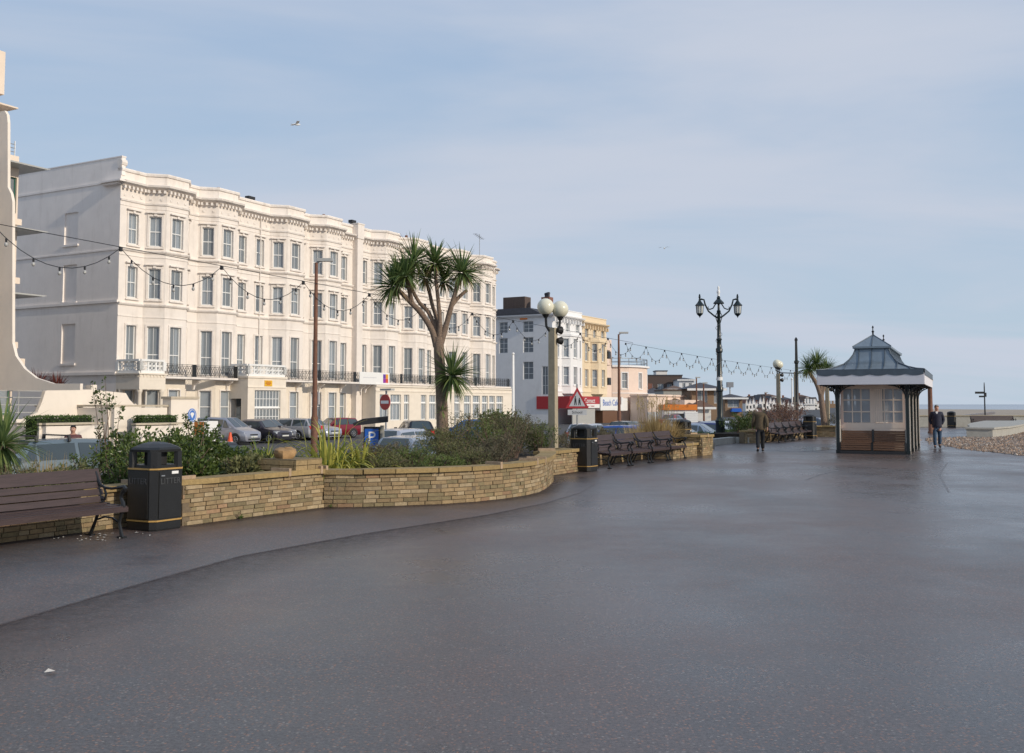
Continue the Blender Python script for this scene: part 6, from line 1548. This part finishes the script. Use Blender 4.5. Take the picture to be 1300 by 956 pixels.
def rosette(mb, r, c, ax, n, L_, w_, droop=.16, low=-.55, c0=.4):
    ax = Vector(ax).normalized(); u = ax.orthogonal().normalized(); v = ax.cross(u)
    for i in range(n):
        ct = r.uniform(low, 1)**1 if True else 0; a = r.uniform(0, 6.28); sn = math.sqrt(max(0, 1-ct*ct)); d = ax*ct+(u*math.cos(a)+v*math.sin(a))*sn
        old = ct < -.15; cc = c0+r.gauss(0, .2)+(.35 if old and r.random() < .6 else 0)
        blade(mb, r, Vector(c)+d*.05, d, L_*r.uniform(.75, 1.1)*(.85 if old else 1), w_, droop*(.5+1.2*(1-ct)*.5)*r.uniform(.6, 1.4), max(0, min(1, cc)))
def cordyline(label, X, Y, z, trunk, limbs, heads, L_=.75, group=None, lowhead=None, nl=95):
    """trunk: [(x,y,z,r)], limbs: lists of the same, heads: [(x,y,z, ax, n, len)] in metres local to the foot"""
    t = thing('cabbage_palm', label, 'tree', X, Y, z, 0, group, world=True); r = random.Random(int(X*10))
    mb = MB(); mb.tube([p[:3] for p in trunk], [p[3] for p in trunk], 14); mb.build('trunk', 'bark', t, smooth=60)
    for l in limbs:
        mb = MB(); P = [Vector(p[:3]) for p in l]; rr = [p[3] for p in l]; pts, rad = [], []
        for i in range(len(P)-1):                       # Catmull-Rom so limbs bend softly
            a, b, c, d = P[max(0, i-1)], P[i], P[i+1], P[min(len(P)-1, i+2)]
            for k in range(4): q = k/4; pts.append(.5*((2*b)+(c-a)*q+(2*a-5*b+4*c-d)*q*q+(3*b-a-3*c+d)*q**3)); rad.append(rr[i]*(1-q)+rr[i+1]*q)
        pts.append(P[-1]); rad.append(rr[-1]); mb.tube(pts, rad, 9); mb.build('limb', 'bark', t, smooth=60)
    for (x, y, zz, ax, n, ll) in heads:
        mb = MB(); rosette(mb, r, (x, y, zz), ax, n, ll, .055); mb.build('crown', 'cord_leaf', t)
        mb = MB()
        for i in range(n//7):
            a = r.uniform(0, 6.28); blade(mb, r, (x, y, zz-.05), Vector((math.cos(a), math.sin(a), -.35)), ll*r.uniform(.5, .85), .04, .55, r.uniform(.2, .8))
        mb.build('dead_leaves', 'straw', t)
    return t
k_ = 25.8/1277
def PX(px, py, y=0): return ((px-562)*k_, y, 1.8+(513-py)*k_-.4)
def Lm(*a): return [(*PX(px, py, y), r_*.78) for px, py, y, r_ in a]
cordyline('tall multi-headed cabbage palm with a bare trunk behind the curved brick wall', -1.77, 25.8, .4,
    Lm((563, 584, 0, .25), (562, 560, 0, .205), (561, 520, 0, .19), (559, 480, 0, .18), (557, 450, 0, .175), (556, 428, 0, .165)),
    [Lm((554, 440, 0, .13), (548, 420, -.05, .10), (536, 400, -.1, .095), (522, 385, -.15, .085), (512, 375, -.2, .075), (503, 366, -.2, .065)),
     Lm((523, 386, -.15, .08), (520, 372, -.2, .07), (517, 356, -.3, .06)),
     Lm((555, 435, 0, .11), (550, 412, .05, .075), (542, 395, .1, .065), (530, 382, .15, .06), (520, 360, .2, .055), (523, 335, .2, .05)),
     Lm((557, 435, 0, .11), (553, 405, .1, .07), (547, 385, .15, .065), (543, 368, .2, .06), (538, 352, .2, .05)),
     Lm((557, 432, 0, .12), (558, 410, -.05, .075), (556, 385, -.05, .065), (553, 360, 0, .06), (551, 340, 0, .055)),
     Lm((559, 435, 0, .12), (566, 412, 0, .095), (572, 390, -.05, .085), (578, 370, -.05, .07), (584, 352, -.05, .06)),
     Lm((573, 388, -.05, .07), (582, 376, .1, .06), (592, 367, .15, .055))],
    [(*PX(501, 364, -.2), (-.75, -.1, .65), 125, .84), (*PX(516, 352, -.3), (-.1, -.2, 1), 125, .82), (*PX(523, 330, .2), (-.15, .1, 1), 115, .78), (*PX(551, 334, 0), (.15, 0, 1), 120, .80),
     (*PX(586, 346, -.05), (.35, -.1, 1), 135, .86), (*PX(538, 350, .3), (0, .3, 1), 60, .62), (*PX(562, 356, .2), (.4, .3, .6), 60, .58), (*PX(505, 348, .1), (-.6, .2, .8), 55, .6)])
t2 = thing('cabbage_palm', 'short bushy side shoot of sword leaves halfway up beside the tall palm trunk', 'plant', -1.77, 25.8, .4, 0, None, world=True)
mb = MB(); r = random.Random(4); rosette(mb, r, PX(574, 478, -.25), (.25, -.25, 1), 210, .86, .055, .14, -.8); mb.build('crown', 'cord_leaf', t2)
mb = MB(); mb.tube([PX(562, 505, -.05), PX(568, 495, -.2), PX(574, 480, -.25)], [.07, .06, .07], 8); mb.build('limb', 'bark', t2)
mb = MB(); rosette(mb, r, PX(563, 449, -.18) if False else PX(562, 522, -.18), (0, -.8, .5), 24, .22, .03, .1, 0, .6); mb.build('sprout', 'cord_leaf', t2)
kk_ = 58/1277
def PY(px, py, y=0): return ((px-1037)*kk_, y, 1.8+(513-py)*kk_-.4)
def Lq(*a): return [(*PY(px, py, y), r_) for px, py, y, r_ in a]
cordyline('smaller cabbage palm with two heads, just left of the shelter roof', 17.6, 58, .4, Lq((1046, 548, 0, .22), (1044, 530, 0, .17), (1042, 512, 0, .16), (1041, 500, 0, .16)),
    [Lq((1041, 503, 0, .14), (1036, 488, 0, .12), (1029, 476, 0, .10), (1025, 470, 0, .10)), Lq((1041, 503, 0, .13), (1041, 488, 0, .10), (1038, 472, 0, .10)), Lq((1042, 503, 0, .12), (1046, 488, 0, .10), (1050, 474, 0, .09))],
    [(*PY(1026, 468), (-.5, 0, 1), 150, 1.0), (*PY(1037, 462), (0, 0, 1), 200, 1.05), (*PY(1050, 468), (.5, 0, 1), 140, .9)])
t = thing('cabbage_palm', 'low cabbage palm clump at the left edge above the bench', 'plant', 10.1, 14.8, .4)
mb = MB(); r = random.Random(9); rosette(mb, r, (0, 0, .75), (0, 0, 1), 200, .80, .05, .16, -.8, .5); mb.build('crown', 'cord_leaf', t); mb = MB(); mb.tube([(0, 0, 0), (0, 0, .75)], [.12, .09], 8); mb.build('trunk', 'bark', t)
def tuft(label, s, n, z, cnt, L_, w_, m, spread=.5, name='spiky_plant', cat='plant', droop=.2, c0=.5, rot=0, base=.12, upmin=.35):
    t = thing(name, label, cat, s, n, z); r = random.Random(int(s*57+n)); mb = MB()
    for i in range(cnt):
        a = r.uniform(0, 6.28); el = r.uniform(upmin, 1); d = Vector((math.cos(a)*(1-el)*spread*2.2, math.sin(a)*(1-el)*spread*2.2, .12+el*.9)); b0 = Vector((math.cos(a), math.sin(a), 0))*base*r.random()
        blade(mb, r, b0, d, L_*r.uniform(.6, 1.1), w_*r.uniform(.7, 1.2), droop*r.uniform(.5, 1.6), max(0, min(1, c0+r.gauss(0, .28))), 7)
    mb.build('leaves', m, t); return t
tuft('large yellow and green striped flax with arching sword leaves, right of the square pier', 15.1, 12.3, .4, 420, 1.35, .055, 'variegated', 1.3, droop=.50, base=.40, upmin=.08)
tuft('second striped flax clump leaning right, beside the large one', 15.7, 12.0, .4, 170, 1.1, .055, 'variegated', 1.4, droop=.5, base=.25, upmin=.08)
tuft('small yellow-green flax tuft behind the boulder', 14.0, 12.9, .4, 110, .85, .05, 'variegated', .9, droop=.26, c0=.35)
tuft('beige dry reeds at the left edge below the low cabbage palm', 10.3, 14.0, .4, 200, .62, .018, 'straw', .5, 'grass_clump', 'grass', .08, .4, base=.4)
t = tuft('tall golden dry grass clump with feathery stalks behind the benches', 34.0, 12.9, .4, 1500, 1.0, .028, 'straw', .55, 'grass_clump', 'grass', .10, .5, base=.7)
mb = MB(); r = random.Random(2)
for i in range(70):
    a = r.uniform(0, 6.28); b0 = Vector((math.cos(a), math.sin(a), 0))*.7*r.random(); d = Vector((math.cos(a)*.22*r.random(), math.sin(a)*.22*r.random(), 1)).normalized(); tp = b0+d*r.uniform(1.2, 1.75); mb.cur = (.6, 0, 0); mb.tube([b0, tp], [.006, .004], 3)
    for q in range(6): mb.cur = (r.uniform(.5, 1), 0, 0); p = tp-d*.05*q; mb.add([p, p+Vector((r.gauss(0, .03), r.gauss(0, .03), .05)), p+Vector((r.gauss(0, .03), r.gauss(0, .03), -.02))], [(0, 1, 2)])
mb.build('flower_stalks', 'straw', t)
tuft('thin dry grass tuft left of the golden clump', 32.6, 13.2, .4, 220, .8, .016, 'straw', .5, 'grass_clump', 'grass', .1, .6, base=.4)
for i, (s_, n_, lb) in enumerate([(26.6, 13.4, 'behind the nearest of the four benches'), (28.3, 13.6, 'behind the second of the four benches'), (30.2, 13.5, 'behind the third of the four benches'), (31.6, 13.8, 'behind the last of the four benches')]): shrub('low twiggy brown-green scrub '+lb, s_, n_, (.8, .7, .35), .25, 1000, .055, 'leaf_grey', tall=.15)
for i, (s_, n_, rr, hh, lb, mm) in enumerate([(47.6, 13.8, 1.0, .5, 'bright green low shrub right behind the walking man', 'leaf_green'), (49.6, 14.0, .9, .35, 'low green shrub over the far wall left of the benches', 'leaf_green'), (53.8, 14.2, 1.0, .7, 'brown twiggy shrub left of the far litter bin', 'leaf_brown'), (56.0, 13.6, 1.1, .9, 'pinkish brown scrub behind the far litter bin', 'leaf_brown'), (58.2, 13.9, 1.1, .85, 'brown scrub at the foot of the smaller palm', 'leaf_brown'), (59.0, 11.0, 1.0, .5, 'low tangled shrub right of the smaller palm', 'leaf_grey'), (51.6, 14.3, .9, .55, 'olive scrub behind the distant benches', 'leaf_olive')]): shrub(lb, s_, n_, (rr, rr, hh), hh*.8, 1300, .09, mm, tall=.3)
def hedge(label, s, n, lx, ly, h, z=0, m='hedge', count=2500, size=.05):
    t = thing('hedge', label, 'hedge', s, n, z); r = random.Random(int(s*7)); mb = MB()
    for _ in range(count):
        f = r.random(); x, y, zz = r.uniform(-lx, lx), r.uniform(-ly, ly), r.uniform(0, h)
        if f < .45: zz = h
        elif f < .75: y = -ly
        elif f < .9: x = -lx if r.random() < .6 else lx
        p = Vector((x+r.gauss(0, .03), y+r.gauss(0, .03), zz+r.gauss(0, .035))); mb.cur = (max(0, min(1, .5+r.gauss(0, .22))), 0, 0)
        d = Vector((r.gauss(0, 1), r.gauss(0, 1), r.gauss(.3, 1))).normalized()*size*r.uniform(.6, 1.3); a = d.orthogonal()*.35; mb.add([p, p+d*.5+a, p+d, p+d*.5-a], [(0, 1, 2, 3)])
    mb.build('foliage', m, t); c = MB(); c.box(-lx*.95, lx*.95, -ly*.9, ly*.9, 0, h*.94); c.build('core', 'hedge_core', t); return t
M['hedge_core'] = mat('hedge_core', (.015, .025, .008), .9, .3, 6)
hedge('low clipped dark hedge left of the ornate lamp foot', 43.5, 15.0, 2.4, .4, .55, -.1); hedge('low clipped dark hedge right of the ornate lamp foot', 50.6, 15.1, 2.0, .4, .55, -.1)
hedge('clipped green box hedge on the lowest cream wall at the left', 34.0, 45.2, 1.7, .45, 1.15, 0, count=2600, size=.09); hedge('clipped green box hedge between the cream walls, left of the plaque pier', 40.1, 45.1, 1.3, .35, 1.10, 0, count=2200, size=.09)
tuft('spiky dark red plant growing above the swept cream garden wall', 37.0, 51.2, 2.75, 130, 1.15, .07, 'leaf_red', .9, droop=.08, base=.3); tuft('second spiky dark red plant right of the first, above the garden wall', 38.4, 51.4, 2.75, 110, .95, .06, 'leaf_red', .9, droop=.08, base=.3)
shrub('thin twiggy shrub growing over the curved cream wall', 39.0, 49.2, (.9, .6, .5), .6, 260, .09, 'leaf_grey', 1.2, tall=.6, twigs=26)
tuft('small grassy plants at the foot of the curved cream wall', 38.6, 47.4, 1.5, 60, .7, .03, 'leaf_grey', .9, droop=.1, base=.8)
shrub('dark trailing plants in the corner porch planter', 46.3, 52.6, (.9, .25, .16), .12, 500, .08, 'leaf_brown', 1.1, twigs=6)
# small weeds where the wall meets the tarmac
for s_, n_, lb in ((13.95, 11.28, 'tiny green weed at the foot of the wall joint below the square pier'), (11.9, 11.42, 'tiny green weed at the foot of the straight wall')): shrub(lb, s_, n_, (.06, .04, .03), .02, 60, .03, 'hedge', 0, 'weed', 'weed', twigs=1, group=None)
# bare tree showing over the terrace roof
t = thing('bare_tree', 'leafless treetop showing above the terrace roof beside the palm head', 'tree', 84, 73, -1)
r = random.Random(8); tk = MB(); tw = MB()
def grow(p, d, L_, rad, lev):
    q = p+d*L_; (tk if lev < 2 else tw).tube([p, p.lerp(q, .5)+Vector((r.gauss(0, .05), r.gauss(0, .05), 0))*L_, q], [rad, rad*.8, rad*.6], 5)
    if lev < 5:
        for _ in range(3 if lev < 4 else 4): grow(q, (d+Vector((r.gauss(0, .35), r.gauss(0, .35), r.gauss(.1, .2)))).normalized(), L_*.72, rad*.6, lev+1)
grow(Vector((0, 0, 0)), Vector((0, 0, 1)), 8.0, .35, 0)
tk.build('trunk', 'twig', t); tw.build('crown', 'twig', t)
# ================================================================= PEOPLE
def skinmesh(name, verts, edges, radii, m, parent, root=0, sub=1):
    me = bpy.data.meshes.new(name); me.from_pydata([tuple(v) for v in verts], edges, []); o = bpy.data.objects.new(name, me); COL.objects.link(o)
    md = o.modifiers.new('Skin', 'SKIN'); md.use_smooth_shade = True
    for i, rr in enumerate(radii):
        sv = me.skin_vertices[0].data[i]; sv.radius = rr if hasattr(rr, '__len__') else (rr, rr); sv.use_root = (i == root)
    if sub: s2 = o.modifiers.new('Sub', 'SUBSURF'); s2.levels = sub; s2.render_levels = sub
    dg = bpy.context.evaluated_depsgraph_get(); nm = bpy.data.meshes.new_from_object(o.evaluated_get(dg)); bpy.data.objects.remove(o)
    nm.name = name; nm.materials.clear(); nm.materials.append(M[m]); nm.polygons.foreach_set('use_smooth', [True]*len(nm.polygons))
    q = bpy.data.objects.new(name, nm); COL.objects.link(q); q.parent = parent; return q
def person(label, X, Y, z, face, coat, trouser, hair, h=1.72, stride=.22, arms='swing', open_coat=False, bald=False, lean=.0):
    """local +y is where the person faces"""
    t = thing('person', label, 'person', X, Y, z, R(face), None, world=True); k = h/1.75; V = lambda x, y, zz: Vector((x*k, (y+lean*max(0, zz-.9))*k, zz*k))
    J = {}
    J['pel'] = V(0, 0, .94); J['sp'] = V(0, 0, 1.12); J['ch'] = V(0, .01, 1.32); J['nb'] = V(0, 0, 1.46); J['nk'] = V(0, .01, 1.52); J['h1'] = V(0, .025, 1.59); J['h2'] = V(0, .02, 1.66); J['h3'] = V(0, .01, 1.72)
    for sg, nm in ((1, 'r'), (-1, 'l')):
        f = stride*sg
        J['hip'+nm] = V(.09*sg, 0, .88); J['kn'+nm] = V(.10*sg, f*.55+.03, .49); J['an'+nm] = V(.10*sg, f-.0 if f > 0 else f-.05, .09 if f > 0 else .13); J['to'+nm] = V(.112*sg, f+.11 if f > 0 else f+.05, .045)
        J['sh'+nm] = V(.175*sg, 0, 1.42)
        if arms == 'back': J['el'+nm] = V(.27*sg, -.12, 1.15); J['wr'+nm] = V(.18*sg, -.06, .95)
        else: J['el'+nm] = V(.245*sg, -.06-f*.25, 1.14); J['wr'+nm] = V(.255*sg, .02-f*.7, .90)
    names = list(J); idx = {n_: i for i, n_ in enumerate(names)}; vs = [J[n_] for n_ in names]; R_ = {'pel': (.15, .11), 'sp': (.13, .10), 'ch': (.15, .11), 'nb': (.10, .08), 'nk': .056, 'h1': (.068, .08), 'h2': (.078, .095), 'h3': (.058, .07)}
    rad = []
    for n_ in names:
        if n_ in R_: rad.append(R_[n_])
        else: rad.append({'hip': .088, 'kn': .058, 'an': .038, 'to': (.036, .028), 'sh': .058, 'el': .042, 'wr': .028}[n_[:-1]])
    ed = [('pel', 'sp'), ('sp', 'ch'), ('ch', 'nb'), ('nb', 'nk'), ('nk', 'h1'), ('h1', 'h2'), ('h2', 'h3')]
    for q in 'rl': ed += [('pel', 'hip'+q), ('hip'+q, 'kn'+q), ('kn'+q, 'an'+q), ('an'+q, 'to'+q), ('nb', 'sh'+q), ('sh'+q, 'el'+q), ('el'+q, 'wr'+q)]
    E = [(idx[a], idx[b]) for a, b in ed]
    # hands: palm and five bent fingers grown from the wrist
    for sg, q in ((1, 'r'), (-1, 'l')):
        w_ = J['wr'+q]; d = (w_-J['el'+q]).normalized(); side = Vector((0, 1, 0)); pm = w_+d*.05; vs.append(pm); rad.append((.030, .018)); ip = len(vs)-1; E.append((idx['wr'+q], ip))
        for fi in range(5):
            off = side*(.030-.019*fi) if fi < 4 else side*.035
            base = pm+d*(.035 if fi < 4 else .0)+off; l = [.033, .037, .035, .028, .026][fi]; tip1 = base+d*l+Vector((-.012*sg, 0, 0)); tip2 = tip1+d*l*.7+Vector((-.022*sg, 0, 0))
            if fi == 4: tip1 = base+d*.03+side*.012; tip2 = tip1+d*.025
            j0 = len(vs); vs += [base, tip1, tip2]; rad += [.0105, .009, .007]; E += [(ip, j0), (j0, j0+1), (j0+1, j0+2)]
    # nose and ears as short stubs of the same body
    hd = J['h2']; j0 = len(vs); vs += [hd+Vector((0, .098, -.012))*k, ]; rad += [.014]; E.append((idx['h2'], j0))
    for sg in (-1, 1): j0 = len(vs); vs.append(hd+Vector((.085*sg, .0, -.01))*k); rad.append(.013); E.append((idx['h2'], j0))
    skinmesh('body', vs, E, rad, 'skin', t)
    # coat
    cn = ['hem', 'pel', 'sp', 'ch', 'nb', 'col']; CJ = {'hem': V(0, 0, .78), 'sp': V(0, 0, 1.08), 'ch': J['ch'], 'nb': J['nb'], 'col': V(0, .0, 1.50)}
    for q in 'rl':
        for n_ in ('sh', 'el', 'wr'): CJ[n_+q] = J[n_+q]
    cn = list(CJ); ci = {n_: i for i, n_ in enumerate(cn)}; cr_ = {'hem': (.225, .165), 'sp': (.205, .155), 'ch': (.205, .155), 'nb': (.17, .11), 'col': (.08, .075), 'sh': .092, 'el': .078, 'wr': .055}
    ce = [('sp', 'hem'), ('sp', 'ch'), ('ch', 'nb'), ('nb', 'col')]
    for q in 'rl': ce += [('nb', 'sh'+q), ('sh'+q, 'el'+q), ('el'+q, 'wr'+q)]
    skinmesh('jacket', [CJ[n_] for n_ in cn], [(ci[a], ci[b]) for a, b in ce], [cr_[n_ if n_ in cr_ else n_[:-1]] for n_ in cn], coat, t, root=1)
    tv = [V(0, 0, 1.04), V(0, 0, .93)]; tr_ = [(.145, .11), (.150, .115)]; te = [(0, 1)]
    for sg, q in ((1, 'r'), (-1, 'l')):
        j0 = len(tv); hp = V(.088*sg, 0, .76)*.8+J['kn'+q]*.2; tv += [hp, J['kn'+q], J['an'+q]+Vector((0, 0, .0))]; tr_ += [.100, .082, .074]; te += [(1, j0), (j0, j0+1), (j0+1, j0+2)]
    skinmesh('trousers', tv, te, tr_, trouser, t)
    for q in 'rl':
        a, b = J['an'+q], J['to'+q]; heel = a+Vector((0, -.05, -.04))*k; skinmesh('shoe', [heel, a+Vector((0, .02, -.03))*k, b, b+Vector((0, .09, -.012))], [(0, 1), (1, 2), (2, 3)], [(.052, .045), (.058, .055), (.054, .042), (.034, .025)], 'black', t)
    hm = MB(); c = J['h2']+Vector((0, -.012, .025))*k
    vs = []; fs = []; nu, nv = 14, 6
    for j in range(nv+1):
        th = math.pi*.56*j/nv
        for i in range(nu):
            a = 2*math.pi*i/nu; cut = 1.22 if math.sin(a) < -.1 else (1.0 if math.sin(a) < .3 else .62); th2 = th*cut; vs.append((c.x+.088*k*math.sin(th2)*math.cos(a), c.y+.108*k*math.sin(th2)*math.sin(a), c.z+.098*k*math.cos(th2)))
    for j in range(nv):
        for i in range(nu): fs.append((j*nu+i, (j+1)*nu+i, (j+1)*nu+(i+1) % nu, j*nu+(i+1) % nu))
    hm.add(vs, fs); hm.build('hair', hair, t, smooth=180)
    e = MB()
    for sg in (-1, 1): e.sphere(tuple(J['h2']+Vector((.03*sg, .086, .012))*k), .010, 6, 5)
    e.build('eyes', 'black', t); e = MB(); p = J['h1']+Vector((0, .078, .0))*k; e.bar(p-Vector((.022, 0, 0)), p+Vector((.022, 0, 0)), .008, .007); e.build('mouth', 'lips', t)
    if open_coat: e = MB(); e.add([tuple(V(-.05, .088, 1.50)), tuple(V(.05, .088, 1.50)), tuple(V(.0, .150, 1.30))], [(0, 1, 2)]); e.build('shirt', 'white', t)
    return t
M['coat_olive'] = mat('coat_tweed', (.10, .075, .045), .9, .25, 20, bump=.3); M['coat_navy'] = mat('coat_navy', (.018, .022, .045), .8, .15, 20, bump=.2); M['trouser_dark'] = mat('trouser_dark', (.012, .014, .018), .85, .1, 12)
M['jeans'] = mat('jeans', (.035, .075, .14), .85, .2, 20); M['hair_grey'] = mat('hair_grey', (.28, .26, .24), .8, .2, 40); M['hair_dark'] = mat('hair_dark', (.02, .015, .012), .6, .2, 40); M['lips'] = mat('lips', (.30, .10, .08), .5); M['coat_red'] = mat('coat_check', (.12, .05, .05), .85, .3, 20)
person('grey-haired man in an olive tweed jacket and black trousers walking away', 9.34, 38.0, .004, -10, 'coat_olive', 'trouser_dark', 'hair_grey', 1.76, .20)
person('elderly man in a dark navy coat and blue jeans walking toward the viewer', 17.39, 41.3, .006, 163, 'coat_navy', 'jeans', 'hair_grey', 1.74, .10, 'back', True)
person('dark-haired man standing behind the car with the roof rack', -13.3, 30.6, gz(18.5, 26.4), 190, 'coat_red', 'trouser_dark', 'hair_dark', 1.76, .05)
for i, (px, Y, f, lb, c, tr_) in enumerate([(596, 62, 100, 'person in dark clothes standing beside the bright blue hatchback', 'coat_navy', 'jeans'), (957, 120, 170, 'distant person in dark clothes on the far pavement by the white gabled houses', 'coat_navy', 'trouser_dark'), (951, 124, 10, 'distant person in an olive coat on the far pavement', 'coat_olive', 'trouser_dark')]):
    x_, y_ = SB(px, Y); s_, n_ = x_*SA+y_*CA, -x_*CA+y_*SA; person(lb, x_, y_, gz(s_, n_), f, c, tr_, 'hair_dark', 1.7, .15)
